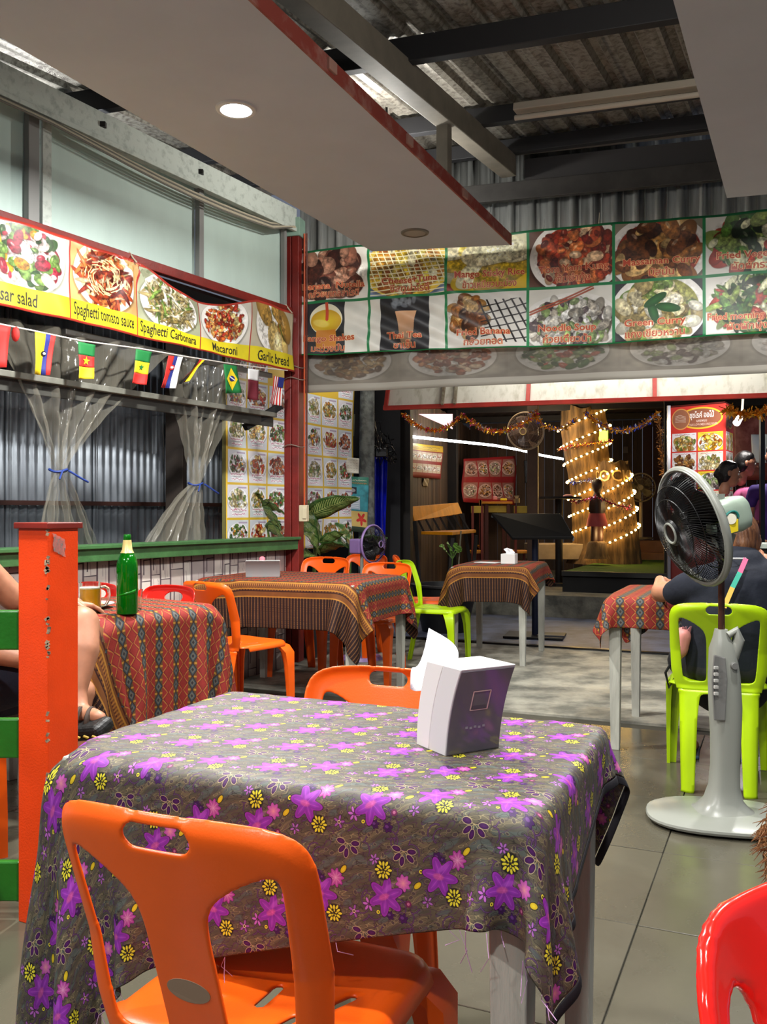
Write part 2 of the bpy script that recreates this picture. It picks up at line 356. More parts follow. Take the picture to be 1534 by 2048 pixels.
for i, (en, th, pal, kw) in enumerate(cells):
    x0, y0 = (i % 8) * CW, (i // 8) * CH; x1, y1 = x0 + CW, y0 + CH
    if kw is not None: food(bn, x0, y0, x1, y1, pal, seed=i + 3, **kw)
    else:
        bn.rect(x0 + 45, y0, x0 + 205 + 30 * (i % 2), y1, '222226'); c_ = x0 + 130
        if i % 8 == 0:
            bn.ell(c_, y0 + 70, 66, 60, 'e8e4c8'); bn.ell(c_, y0 + 78, 62, 46, 'e0c828', col2='c89c20'); bn.plate = 0
            bn.rect(c_ - 40, y0 + 110, c_ + 40, y1 - 26, 'c88028'); bn.line([(c_ + 5, y0 + 5), (c_ + 5, y0 + 70)], 12, 'c84828'); bn.ell(c_ - 20, y0 + 84, 34, 14, 'f0e088', .2, .6, 5)
        else:
            c_ += 15
            for k in range(12): bn.ell(c_ - 50 + rnd.random() * 100, y0 + 10 + rnd.random() * 30, 14, 8, '8c949c', rnd.random() * 3, .6, 4)
            for k in range(40): bn.rect(c_ - 40 + k * .5, y0 + 56 + k * 3, c_ + 40 - k * .5, y0 + 59 + k * 3, hx('d8a880') * (1 - k / 90))
    if i == 1:
        for k in range(-6, 14):
            bn.clip = (x0, y0, x1, y1); bn.line([(x0 + k * 24, y0 + 20), (x0 + k * 24 + 60, y1 - 40)], 4, 'f2ecc8'); bn.line([(x0, y0 + 22 + k * 16), (x1, y0 + 34 + k * 14)], 4, 'f2ecc8'); bn.clip = (0, 0, bn.w, bn.h)
    if i == 10:
        bn.clip = (x0 + 130, y0 + 30, x1, y1 - 20)
        for k in range(7): bn.line([(x0 + 120 + k * 30, y0 + 30), (x0 + 200 + k * 34, y1)], 6, '201c1c'); bn.line([(x0 + 130, y0 + 60 + k * 26), (x1, y0 + 20 + k * 30)], 4, '201c1c')
        bn.clip = (0, 0, bn.w, bn.h)
    if i == 11:
        for k in (0, 9): bn.line([(x0 + 8, y0 + 84 + k), (x0 + 230, y0 + 4 + k)], 6, '9c4c34')
    if i == 12:
        for a_ in (.35, 2.1, 4.4): bn.ell(x0 + 150 + 34 * math.cos(a_), y0 + 90 + 22 * math.sin(a_), 42, 15, '2c6430', a_ * .6, col2='1c4420')
    xx = (x0 + x1) / 2 + (10 if i < 8 else -12)
    bn.text(en, xx, y1 - 62, 24, 'b0442c', 'f0c088', off=.018, ow=.035, maxw=CW - 44, sx=1.15)
    bn.text(th, xx, y1 - 28, 24, 'a84430', 'f0c088', off=.015, ow=.035, maxw=CW * .66, sx=1.1)
for k in range(9): bn.rect(k * CW - 5, 0, k * CW + 5, 2 * CH, '1e7c48')
for yy in (0, CH, 2 * CH): bn.rect(0, yy - 5, bn.w, yy + 5, '1a7442')
bn.rect(0, 0, bn.w, 8, '17603a')
bn.mul(.82 + .26 * vnoise(bn.h, bn.w, 90, 3))
IM_BN = bn.img('dish_banner_print')
# ---- left dish banner, 6 cells .53 m wide, .45 high, u runs away from the column
LW, LH = 300, 250
lb = Cv(LW * 7, LH, 'e8e2d8')
lcells = [('Garlic bread', 'bread', dict(n=9, bs=2.6, long=1.8, ang=1.2, bg='b8b098', sq=.9)), ('Macaroni', 'pas', dict(n=110, bs=.8, bg='d0ccc0')),
          ('Spaghetti Carbonara', 'cream', dict(n=150, bs=.5, long=6, bg='a0a488')), ('Spaghetti tomato sauce', 'red', dict(n=60, bs=.6, long=5, sauce='e8d898', bg='c09860')),
          ('Caesar salad', 'salad', dict(n=70, bs=1.3, bg='b8b8a8')), ('Tuna salad', 'salad', dict(n=70)), ('Pizza', 'pas', dict(n=60))]
for i, (en, pal, kw) in enumerate(lcells):
    x1 = lb.w - i * LW; x0 = x1 - LW; food(lb, x0, 0, x1, 182, pal, seed=40 + i, fill=.46, **kw)
    if i == 3:
        for k in range(60):
            a_ = rnd.random() * 6.28; bn_ = 40 + rnd.random() * 50; q = x0 + 150 + bn_ * math.cos(a_), 90 + bn_ * .7 * math.sin(a_)
            lb.clip = (x0, 0, x1, 182); lb.line([q, (q[0] + 30 * math.sin(a_), q[1] - 20 * math.cos(a_))], 3, 'ecdca0'); lb.clip = (0, 0, lb.w, lb.h)
    lb.rect(x0, 182, x1, LH, 'dccb26'); lb.text(en, (x0 + x1) / 2 - (55 if i == 4 else 0), 214, 40, '26241c', off=.014, maxw=(LW - 36 if i != 4 else 190), sx=.75)
    lb.rect(x0 - 5, 0, x0 + 5, LH, 'a03028')
lb.rect(0, 0, lb.w, 9, 'a83428'); lb.rect(0, LH - 7, lb.w, LH, 'a83428'); lb.mul(.88 + .2 * vnoise(LH, lb.w, 70, 5))
IM_LB = lb.img('pasta_banner_print')
# ---- the old faded banner behind
ob = Cv(1600, 220, 'a89f90')
for k in range(6): food(ob, k * 270, 0, k * 270 + 262, 170, ['brn', 'red', 'grn', 'wht', 'salad', 'cream'][k], seed=70 + k, bg='b0a898', n=60)
ob.a = ob.a * .28 + hx('847c70') * .45; ob.mul(.75 + .4 * vnoise(220, 1600, 50, 8)); ob.a[185:] = hx('8a867c')
IM_OB = ob.img('old_banner_print')
# ---- white and yellow picture menu behind the column
mb = Cv(1000, 900, 'e2bc3c')
k = 0
for r_ in range(6):
    for c_ in range(7):
        x0 = 12 + c_ * 141; y0 = 20 + r_ * 148
        if r_ == 0 and c_ in (2, 3, 4, 5): continue
        k += 1; pal = ['wht', 'cream', 'pas', 'grn', 'brn', 'salad', 'bread', 'red'][(k * 5 + r_) % 8]
        food(mb, x0, y0, x0 + 131, y0 + 138, pal, bg=['dfe3ea', 'e9e6ea', 'd6dde0'][k % 3], plate='f6f6fa', seed=200 + k, n=34, bs=1.2, fill=.36, cy=.45)
        for q in range(3): mb.rect(x0 + 66, y0 + 8 + 0 * q, x0 + 122, y0 + 15, 'b0a0b8', .6)
        scrib(mb, x0 + 64, y0 + 104, 84, 13, 'b84c78', 'ffffff'); scrib(mb, x0 + 64, y0 + 124, 70, 11, 'b85880', 'ffffff')
IM_MB = mb.img('picture_menu_print')
# ---- red menu on the lit pillar
rm = Cv(480, 900, 'dc3c34')
rm.ell(270, 92, 190, 80, 'f2c83c'); rm.ell(270, 92, 176, 68, '9c6048'); rm.ell(98, 92, 82, 78, 'e8a85c'); rm.ell(98, 92, 74, 70, 'a86c50')
rm.text('ชุชไรค์ ออไม้', 280, 72, 40, 'f8f0ec', off=.03, maxw=210); rm.text('นครพนม', 280, 112, 20, 'f0e0d8', maxw=90)
rm.text('THAI LOW MEKONG RIVER', 290, 138, 17, 'e8c8b8', maxw=250)
for q in range(5): rm.line([(50, 72 + q * 10), (90, 62 + q * 12), (140, 78 + q * 9)], 4, 'd8c0b0')
for r_ in range(5):
    for c_ in range(2):
        x0 = 20 + c_ * 226; y0 = 196 + r_ * 142
        food(rm, x0, y0, x0 + 214, y0 + 132, ['bread', 'yel', 'brn', 'cream', 'meat', 'wht', 'yel', 'red', 'pas', 'grn'][r_ * 2 + c_], bg=['f2eef4', 'f0d83c', 'f0ecf0', 'ece4c8'][(r_ * 2 + c_) % 4], plate='f4f2f4', seed=300 + r_ * 2 + c_, n=30, bs=1.5, fill=.38, cy=.58, sq=.6)
        scrib(rm, x0 + 90, y0 + 12, 130, 11, '9c3050'); scrib(rm, x0 + 190, y0 + 12, 20, 11, '9c3050')
IM_RM = rm.img('red_menu_print')
# ---- posters in the far room
pm = Cv(420, 330, '8c2c28')
pm.rect(0, 0, 420, 62, 'c8a42c'); scrib(pm, 210, 24, 320, 22, '5a5030'); scrib(pm, 220, 48, 240, 12, '5a5030')
for r_ in range(2):
    for c_ in range(7): food(pm, 8 + c_ * 58, 74 + r_ * 118, 62 + c_ * 58, 160 + r_ * 118, ['brn', 'salad', 'red', 'wht'][(c_ + r_) % 4], bg='c8b8a0', seed=400 + r_ * 7 + c_, n=16)
IM_PM = pm.img('wall_menu_print')
pr = Cv(500, 420, '8c2024')
for r_ in range(2):
    for c_ in range(4): food(pr, 14 + c_ * 121, 24 + r_ * 204, 124 + c_ * 121, 176 + r_ * 204, ['meat', 'salad', 'wht', 'brn'][(c_ + 2 * r_) % 4], bg='8c5c54', plate='b09088', seed=420 + r_ * 4 + c_, n=26, sq=1.1)
IM_PR = pr.img('red_poster_print')
lp = Cv(260, 420, '3c8c98')
lp.mul(.7 + .6 * vnoise(420, 260, 40, 9)); lp.rect(0, 0, 260, 60, '3f7d6a'); lp.text('LIPE', 50, 34, 40, 'd02c28', 'f0d0c0', off=.03, maxw=96); scrib(lp, 180, 26, 110, 18, 'd8d0b0'); scrib(lp, 180, 48, 110, 14, 'e87838')
lp.rect(40, 80, 160, 130, '2a2e38'); lp.ell(100, 105, 50, 18, '98989c'); lp.rect(60, 122, 120, 140, 'c83030'); lp.rect(50, 150, 190, 250, 'a8b8c8')
for q in range(6): lp.rect(60, 160 + q * 14, 170 + (q * 37) % 20, 165 + q * 14, 'e8eef0')
lp.rect(30, 262, 260, 380, 'c8ac64'); lp.petal(200, 320, 52, 5, .62, 'b82828', 'd84838', ang=.3); lp.rect(0, 380, 260, 420, '3c4a3c')
IM_LP = lp.img('island_poster_print')
cl = Cv(160, 140, 'e0dccc')
for i in range(5):
    for j in range(6): scrib(cl, 20 + j * 24, 22 + i * 24, 10, 10, '9a8f84')
IM_CL = cl.img('calendar_print')
# ---- woven bamboo print on the low wall
bw = Cv(1200, 560, 'c2b8b2'); x = 0; q = 0
while x < 1200:
    ww = rnd.randint(26, 44); y = -rnd.randint(0, 120); q += 1
    bw.rect(x, 0, x + ww, 560, hx('c4bab2') * (.85 + .25 * rnd.random()))
    while y < 560:
        hh = rnd.randint(50, 210); c_ = hx(['cdc3ba', 'bdb0a8', 'd4ccc2', 'a89c98'][rnd.randint(0, 3)]); bw.rect(x + 2, y, x + ww - 2, y + hh, c_)
        bw.line([(x + 2, y + hh), (x + ww + 10, y + hh - 2)], 5, '4a3f46'); 
        for e in range(5): a_ = x + rnd.random() * ww; bw.line([(a_, y + rnd.random() * hh), (a_ + rnd.random() * 4, y + rnd.random() * hh)], 1.6, '8c7e80', .7)
        if rnd.random() < .45: bw.line([(x + ww * .3, y + hh * .4), (x + ww + 18, y + hh * .4 - 4)], 4, '3c3038'); bw.line([(x + ww * .3, y + hh * .4), (x + ww * .3, y + hh * .8)], 3, '4c4048')
        y += hh
    bw.line([(x, 0), (x + 2, 560)], 4, '57484e'); x += ww
bw.mul(.86 + .22 * vnoise(560, 1200, 60, 6)); IM_BW = bw.img('bamboo_print')

# ---- purple flower cloth tile, .176 x .113 m
TW, TH = 700, 450
pt = Cv(TW, TH, '6b6354', wrap=True)
Yg, Xg = np.mgrid[0:TH, 0:TW]
def pnoise(kx, ky, seed, n=26):      # periodic noise from random plane waves
    r = np.random.RandomState(seed); o = np.zeros((TH, TW))
    for _ in range(n):
        a, b = r.randint(-kx, kx + 1), r.randint(-ky, ky + 1); o += np.cos(2 * np.pi * (a * Xg / TW + b * Yg / TH) + r.rand() * 6.28)
    return o / math.sqrt(n)
n1, n2, n3 = pnoise(5, 10, 1), pnoise(12, 16, 2, 40), pnoise(4, 6, 3)
t = np.clip(n1 * .35 + .5, 0, 1)[..., None]; pt.a = hx('4c4a40') * t + hx('6e654e') * (1 - t)
pt.a = pt.a * (1 - np.clip((n3 - .5) * 2, 0, 1)[..., None] * .8) + hx('56625f') * np.clip((n3 - .5) * 2, 0, 1)[..., None] * .8
for fld, th_, col in ((n2 + .6 * n1, .16, '2c2828'), (n1 - .4 * n2 + .7, .10, 'a89a72'), (n3 + .5 * n2, .13, '4a2c50'), (n2 - n3 + .8, .14, '2e2a26'), (n1 + n3 - .9, .14, '54365c')):
    k_ = np.clip(1 - np.abs(fld) / th_, 0, 1)[..., None] * .9; pt.a = pt.a * (1 - k_) + hx(col) * k_
for _ in range(46):
    x, y, a = rnd.random() * TW, rnd.random() * TH, rnd.random() * 6; r_ = 5 + rnd.random() * 9; pt.ell(x, y, r_ + 2, r_ * .7 + 2, 'b0a078', a, .6); pt.ell(x, y, r_, r_ * .7, '463c40', a, .9)
for _ in range(24):
    x, y, a = rnd.random() * TW, rnd.random() * TH, rnd.random() * 6; q = [(x + 11 * i * math.cos(a) + 14 * math.sin(i * .9), y + 11 * i * math.sin(a) + 14 * math.cos(i * .9)) for i in range(9)]
    pt.line(q, 8, '3a2444', .8); pt.line(q, 3, '6c4c78', .9)
def pet5(x, y, r, n, col, edge, a0=0):
    for i in range(n):
        a = a0 + 6.283 * i / n; pt.ell(x + r * .6 * math.cos(a), y + r * .6 * math.sin(a), r * .46, r * .24, edge, a); pt.ell(x + r * .6 * math.cos(a), y + r * .6 * math.sin(a), r * .40, r * .18, col, a)
def dark(x, y, r=26):
    pt.petal(x, y, r, 6, .3, '43185c', '2c1040', edge=('1c0c28', 3)); pt.ell(x - 5, y - 4, r * .4, r * .3, '7c4a98', .4, .7, 3)
def burst(x, y, r):
    pt.ell(x, y, r * 1.05, r * 1.1, '1c1c18', 0, .85, 5)
    for i in range(12):
        a = i * .5236 + .2; d = r * (.66 if i % 2 else .8); pt.ell(x + d * math.cos(a), y + d * math.sin(a), r * .27, r * .14, 'e6dc3a', a)
    for i in range(5): a = i * 1.257; pt.ell(x + r * .3 * math.cos(a), y + r * .3 * math.sin(a), r * .16, r * .09, 'd8cc30', a)
dark(120, 92); dark(575, 368); dark(505, 345, 22); dark(150, 110, 16)
def fan(x, y):
    for a, l in ((-2.6, 44), (-1.9, 50), (-.9, 52), (-.2, 46), (2.7, 40)):
        qx, qy = x + l * math.cos(a), y - l * math.sin(a); pt.line([(x, y), (qx, qy)], 3, 'b8a878'); pt.ell(qx, qy, 27, 16, 'c0b088', -a); pt.ell(qx, qy, 24, 13, '551c66', -a, col2='3a1448')
fan(330, 410); fan(640, 40)
pet5(395, 275, 36, 6, 'c070c8', '3c1448', .3); pet5(300, 300, 34, 5, '9a58a8', '240c30', .1); pt.ell(300, 300, 9, 9, 'e8d8a0'); pt.ell(300, 300, 5, 5, '301020'); pet5(30, 300, 30, 5, 'a868b8', '2a1030', .6)
pet5(470, 60, 28, 6, 'b070c0', '3c1448'); pt.ell(620, 300, 17, 17, '6c2450'); pt.ell(620, 300, 8, 8, 'b86890')
for x, y in ((440, 320), (20, 150)): pt.ell(x, y, 13, 13, '34304a'); pt.ell(x, y, 10, 10, 'e8dc3c'); pt.ell(x, y, 4, 4, '4a4418')
pt.petal(228, 120, 50, 9, .30, 'a83c98', 'd890b0', edge=('4c1850', 3), ang=.2); 
for i in range(9): a = i * .698 + .2; pt.line([(228, 120), (228 + 38 * math.cos(a), 120 + 38 * math.sin(a))], 2, 'e0a0d0', .7)
pt.petal(612, 195, 44, 8, .28, 'b850b0', 'f0a0a8', edge=('4c1850', 3))
for x, y, a in ((282, 84, -.7), (690, 215, -.5)): pt.ell(x, y, 27, 17, '2c2c20', a); pt.ell(x, y, 23, 13, 'e6d030', a, col2='d0b020')
def lily(x, y, r, a0):
    pt.petal(x, y, r + 2, 6, .46, '8c28a0', ang=a0, edge=('28102c', 4)); pt.petal(x, y, r, 6, .46, '9a34b0', 'b83cc0', ang=a0)
    for i in range(6):
        a = a0 + i * 1.047; pt.ell(x + r * .5 * math.cos(a), y + r * .5 * math.sin(a), r * .42, r * .19, 'a03cc0', a, .9, 6, col2='7c2c98'); pt.line([(x, y), (x + r * .8 * math.cos(a), y + r * .8 * math.sin(a))], 2.5, 'd070d8', .45)
    pt.ell(x - r * .1, y, r * .3, r * .16, 'e06898', a0, .55, 8); pt.ell(x + r * .22, y - r * .4, r * .4, r * .12, 'c060d8', -.5, .5, 8)
lily(122, 185, 98, .35); lily(500, 250, 100, -.2)
burst(180, 296, 44); burst(512, 118, 46)
pt.a = np.clip(pt.a * .92 - .02, 0, 1)
IM_PT = pt.img('flower_cloth_tile')

# ---- red ikat cloth (u along the long side, v from the striped edge), 1.6 x 1.2 m
def ikat(W=1400, Hh=1050, mw=1.6, mh=1.2, band=.30, sides=False, bottom=True):
    Y, X = np.mgrid[0:Hh, 0:W]; x = X / W * mw; y = (Hh - 1 - Y) / Hh * mh
    c = np.zeros((Hh, W, 3)); 
    def tri(a, p): a = (a / p) % 1; return 1 - 2 * np.abs(a - .5) * 2 * .5 - .0
    px_, py_ = .094, .052
    u = (x / px_) % 1; v = (y / py_) % 1; row = np.floor(y / py_)
    zz = np.abs(v - .5) * 2                                          # 0 centre .. 1 joint
    wv = (1 - zz) * .30                                              # diamond half width
    du = np.abs(u - .5)
    c[:] = hx('98302a'); k2 = (np.sin(x * 900) * .5 + np.sin(y * 1100) * .5)[..., None]; c *= 1 + .06 * k2
    ed = np.abs(np.minimum(du, .5) - (.20 + .28 * (1 - np.abs(((y / py_ + .5) % 1) - .5) * 2)))
    c[ed < .03] = hx('b87838')
    d2 = np.abs(.5 - du)                                             # lattice of red diamonds between
    c[(np.abs(d2 - (1 - zz) * .22) < .02)] = hx('7c2426')
    c[du < .20] = hx('6a4a2c')
    ins = (du / .21 + zz) < 1; c[ins] = hx('3e4a55'); ins = (du / .13 + zz / .62) < 1; c[ins] = hx('6c6a60'); ins = (du / .07 + zz / .3) < 1; c[ins] = hx('3a3436')
    c[(np.abs(du / .21 + zz - 1) < .09)] = hx('38261c')
    c[(du < .2) & (zz > .86) & (du > .08)] = hx('c08a34')
    def border(dist, along):
        b = np.zeros(c.shape); b[:] = hx('2a1614')
        st = (along / .021) % 1; b[st < .30] = hx('8c6038'); b[(st < .34) & ((dist / .006) % 1 < .4)] = hx('3a2018')
        b[(dist > band - .12)] = hx('7c4a24'); k = (dist > band - .11) & (np.abs(((dist - band + .08) / .012) - np.abs(((along / .02) % 1) - .5) * 2) < .3); b[k] = hx('3a1c18')
        for e, cc in ((.12, 'b87c30'), (.088, '3a1c14'), (.075, 'b87c30'), (.055, '5a2a1c'), (.035, 'c08434'), (.02, '4a2018')): b[(dist > band - e) & (dist < band - e + .007)] = hx(cc)
        k = (dist > band - .055) & (dist < band - .035) & (np.abs(((along / .014) % 1) - .5) < .25); b[k] = hx('a86c30')
        return b
    m = y < band - .02 * np.abs(((x / .04) % 1) - .5) * 2
    if bottom: c[m] = border(y, x)[m]
    if sides:
        m = x < band - .02 * np.abs(((y / .04) % 1) - .5) * 2; c[m] = border(x, y)[m]
    c = c * .84 * (.9 + .16 * vnoise(Hh, W, 30, 4)[..., None]); o = Cv(W, Hh); o.a = c; return o.img('ikat_print')
IM_IK = ikat()
IM_IK2 = ikat(bottom=False); IM_IK3 = ikat(sides=True, bottom=False, band=.45)

M_BN = imat('dish_banner_vinyl', IM_BN, .45, .4); M_LB = imat('pasta_banner_vinyl', IM_LB, .35, .5); M_OB = imat('old_banner_vinyl', IM_OB, .6, .3)
M_MB = imat('picture_menu_vinyl', IM_MB, .4, .4); M_RM = imat('red_menu_vinyl', IM_RM, .4, .4); M_PM = imat('wall_menu_vinyl', IM_PM, .45); M_PR = imat('red_poster_vinyl', IM_PR, .5)
M_LP = imat('island_poster_paper', IM_LP, .4); M_CL = imat('calendar_paper', IM_CL, .6); M_BW = imat('bamboo_vinyl', IM_BW, .45, .4)
M_PT = imat('flower_cloth', IM_PT, .55, .35, scale=(1 / .195, 1 / .125)); M_IK = imat('ikat_cloth', IM_IK, .7, .2, scale=(1 / 1.6, 1 / 1.2)); M_IK2 = imat('ikat_cloth_plain', IM_IK2, .7, .2, scale=(1 / 1.6, 1 / 1.2))
M_IK3 = imat('ikat_cloth_side', IM_IK3, .7, .2, scale=(1 / 1.6, 1 / 1.2))
HEM = mat('black_hem', (.06, .05, .08), .8)

# ================================================================== THE BUILDING
U = Vector((.5, .866, 0)); NW = Vector((.866, -.5, 0)); A0 = Vector((-.951, 6.456, 0))      # left wall: direction away, normal into the room
UB = Vector((.961, -.276, 0)); NB = Vector((-.276, -.961, 0)); B0 = Vector((-.645, 6.95, 0))  # far beam line
Z3 = Vector((0, 0, 1))
def LWp(t, z, o=0): return A0 + U * t + NW * o + Z3 * z
def BWp(t, z, o=0): return B0 + UB * t + NB * o + Z3 * z
TX = Vector((.914, -.407, 0)); TY = Vector((.407, .914, 0))   # floor joint directions

# ---- floor: tiles near, rough concrete, painted strip, kerb
JOINT = mat('tile_joint', (.26, .25, .21), .7)
tilem = [mat('floor_tile_%s' % n, c, .24, var=.22, vscale=2.2, bump=.06, bscale=18, rvar=.1, spec=.5) for n, c in (('a', (.33, .32, .265)), ('b', (.335, .32, .27)), ('c', (.32, .31, .26)), ('d', (.33, .315, .265)))]
fl = MB().box((1, 6.0, -.06), (16, 16, .1)).build('floor', JOINT); struct(fl)
ORG = Vector((.725, 2.57, 0)); tm = {}
edge0 = Vector((.72, 5.35, 0))
for i in range(-7, 7):
    for j in range(-5, 7):
        c = ORG + TX * (.6 * i + .3) + TY * (.6 * j + .3)
        if c.y < -.6 or c.x < -3.4 or c.x > 3.6: continue
        if (c - edge0).dot(TY) > -.2: continue
        if (c - A0).dot(NW) < -.2: continue
        if c.y < 1.2 and abs(c.x) > 1.6: continue
        k = rnd.randint(0, 3)
        if k not in tm:
            b = MB().box((0, 0, -.006), (.5965, .5965, .012)); o = b.build('tile', tilem[k], bevel=.0015, bseg=1); tm[k] = o.data; 
        else: o = bpy.data.objects.new('tile', tm[k]); COL.objects.link(o); m_ = o.modifiers.new('b', 'BEVEL'); m_.width = .0015; m_.segments = 1
        o.location = c + Vector((0, 0, rnd.uniform(-.0006, .0006))); o.rotation_euler = (0, 0, math.atan2(TX.y, TX.x)); o.parent = fl
CONC = mat('rough_concrete', (.60, .59, .54), .55, col2=(.36, .36, .33), vscale=3.2, bump=.5, bscale=30, thr=(.4, .62), rvar=.15)
CONC2 = mat('smooth_concrete', (.52, .50, .46), .5, var=.25, vscale=4, bump=.1)
KERB = mat('kerb_concrete', (.46, .45, .40), .7, col2=(.3, .3, .27), vscale=6, bump=.5, bscale=40)
BLUEF = mat('worn_blue_floor_paint', (.44, .47, .56), .5, col2=(.33, .33, .36), vscale=4, bump=.2)
def strip(name, m, e0, d0, d1, x0, x1, z, th=.02, parent=fl):
    e0 = Vector(e0); q = [e0 + TX * x0 + TY * d0, e0 + TX * x1 + TY * d0, e0 + TX * x1 + TY * d1, e0 + TX * x0 + TY * d1]
    o = MB().plate([p + Z3 * (z - th) for p in q], th).build(name, m); adopt(o, parent); return o
strip('concrete_apron', CONC, edge0, -.0, 2.55, -3, 4.5, .004)
q = [G(1120, 1330), G(1330, 1336), G(1330, 1372), G(1078, 1362)]
adopt(MB().plate([p + Z3 * .002 for p in q], .006).build('smooth_patch', CONC2), fl)
strip('threshold_bar', BLACK, edge0, 2.52, 2.58, -2, 4.5, .02)
strip('painted_strip', BLUEF, edge0, 2.58, 5.0, -3, 5, .006)
KY = 4.75
strip('kerb', KERB, edge0, KY, KY + .5, -3, 5, .25, .25)
FR = Vector((0, 0, 0))
strip('lower_step', KERB, edge0, KY + .5, 14, -6, 6, .2, .2)
plat = edge0 + TY * (KY + .75)
TURF = mat('artificial_turf', (.30, .44, .10), .95, var=.4, vscale=30, bump=.9, bscale=400)
DKW = mat('dark_stained_wood', (.10, .07, .05), .6, var=.4, vscale=6, stretch=(1, 1, .2))
pf = thing('turf_platform', 'low black-edged platform covered in green artificial grass under the two lit tree stumps', 'platform', plat + TX * 1.2)
q = [plat + TX * a + TY * b for a, b in ((-.9, 0), (2.75, 0), (2.75, 5.6), (-.9, 5.6))]
MB().plate([p + Z3 * .2 for p in q], .25).build('frame', mat('black_skirt', (.04, .04, .04), .7), pf)
MB().plate([p + Z3 * .45 for p in q], .02).build('turf', TURF, pf)
MB().bar(q[0] + Z3 * .45 - TY * .03, q[1] + Z3 * .45 - TY * .03, .05, .06).build('edge_board', mat('black_board', (.06, .06, .055), .5), pf, bevel=.004)

# ---- left wall
wl = MB().plate([LWp(t, z, -.02) for t, z in ((-7, 0), (.42, 0), (.42, .90), (-7, .90))], -.10).build('wall_left', mat('board_backing', (.5, .48, .46), .8)); struct(wl)
b = MB()
def fn(u, v): t = -5.2 + u * 5.62; return LWp(t, v * .90, .0 + .003 * math.sin(t * 9) + .002 * math.sin(v * 14 + t * 4))
b.grid(fn, 60, 6); b.uv = [[(p[0] * 4.5 % 100, p[1] * .9) for p in u_] if u_ else None for u_ in b.uv]
o = b.build('printed_vinyl_skirt', M_BW, wl, smooth=True, solid=.004)
M_BW.node_tree.nodes['Mapping'].inputs['Scale'].default_value = (.36, 1.05, 1)
def lbar(name, m, t0, t1, z, h, o0, wd, parent=wl, bev=.004):
    return MB().bar(LWp(t0, z, o0), LWp(t1, z, o0), wd, h).build(name, m, parent, bevel=bev)
lbar('sill_rail', GREENP, -5, .47, .935, .075, .03, .11); lbar('sill_board', GREENP, -5, .47, .982, .022, .02, .18)
lbar('window_bar', mat('grey_angle_iron', (.50, .50, .46), .5, .3, var=.3, vscale=10), -5, .28, 1.90, .035, .0, .05)
lbar('window_bar_web', mat('dim_angle_iron', (.26, .26, .24), .6, .2, var=.3), -5, .30, 1.85, .07, -.03, .012)
lbar('head_tube', mat('grey_tube', (.55, .55, .53), .4, .5), -1.62, .3, 2.20, .035, -.05, .035)
lbar('red_batten', REDPAINT, -5, .44, 2.70, .06, .02, .05)
lbar('top_beam', BEAMW, -5, .46, 3.40, .15, .03, .09)
lbar('top_beam_lip', BEAMW, -5, .46, 3.315, .03, .07, .03)
for i, (t0, t1) in enumerate(((-5, -3.4), (-3.4, -1.86), (-1.80, -.56), (-.53, .41))):
    MB().plate([LWp(t, z, -.03) for t, z in ((t0, 2.72), (t1, 2.72), (t1, 3.34), (t0, 3.34))], -.02).build('fibre_board', PANELW, wl)
lbar_ = lambda t, m, wd: MB().bar(LWp(t, 2.7, .0), LWp(t, 3.34, .0), wd, .04, NW).build('batten', m, wl, bevel=.003)
lbar_(-1.875, mat('grey_batten', (.5, .5, .49), .6), .07); lbar_(-1.79, BEAMW, .06); lbar_(-.545, mat('grey_batten', 0), .045); lbar_(.395, mat('grey_batten', 0), .03)
for t in (-1.45, -.62): # little spacer blocks on the beam
    MB().box(LWp(t, 3.40, .08), (.03, .03, .03)).build('beam_clip', STEELD, wl)
# cables along the beam
for k in range(4):
    pts = [LWp(-3.5 + i * .28, 3.305 - .014 * k - .05 * math.sin(max(0, min(1, (i - 6.2) / 8)) * math.pi) * (1 + .07 * k), .06 + .012 * k) for i in range(15)]
    pts[-1] = LWp(.43, 3.33, .08)
    tag(MB().tube(pts, .009 if k < 3 else .006, 6).build('cable', [CREAM, mat('grey_cable', (.4, .39, .36), .6)][k % 2], smooth=True), ['thick cream cable along the white top beam, uppermost of the bundle', 'grey cable sagging just under the topmost cream cable on the white beam', 'cream cable third down in the bundle under the white beam', 'thin grey cable sagging lowest under the white beam'][k], 'cable', 'cables along the white beam')

# outer corrugated wall behind the openings
def corr(p0, ux, L, z0, z1, nrm, pitch, amp, m, name, parent, box=False):
    b = MB(); n = int(L / pitch * (8 if not box else 6)); 
    def off(x):
        ph = (x / pitch) % 1
        if not box: return amp * math.sin(ph * 6.2832)
        return amp * (1 if ph < .22 else (1 - (ph - .22) / .06) if ph < .28 else (0 if ph < .94 else (ph - .94) / .06))
    xs = [L * i / n for i in range(n + 1)] if not box else sorted(set([min(L, k * pitch + f * pitch) for k in range(int(L / pitch) + 1) for f in (0, .22, .28, .5, .52, .54, .7, .72, .94)] + [L]))
    P0 = Vector(p0); vs = []
    for x in xs:
        a = off(x) + (.004 if box and ((x / pitch) % 1 > .515 and (x / pitch) % 1 < .53) else 0)
        p = P0 + ux * x + nrm * a; vs += [p + Z3 * z0, p + Z3 * z1]
    b.add(vs, [(2 * i, 2 * i + 2, 2 * i + 3, 2 * i + 1) for i in range(len(xs) - 1)])
    return b.build(name, m, parent, smooth=True, solid=.002, ang=30)
wo = thing('wall_outer', 'corrugated galvanised outer wall seen through the open side', None, LWp(-2, 0, -1.0)); wo['kind'] = 'structure'
for i in range(8):
    corr(LWp(-4.2 + i * .72, 0, -.95), U, .76, .0, 2.75, NW, .068, .011, ZINCO, 'corrugated_sheet', wo)
MB().bar(LWp(-5, 1.24, -.9), LWp(1.2, 1.24, -.9), .03, .03).build('brown_rail', mat('rust_brown_paint', (.25, .13, .1), .6), wo)
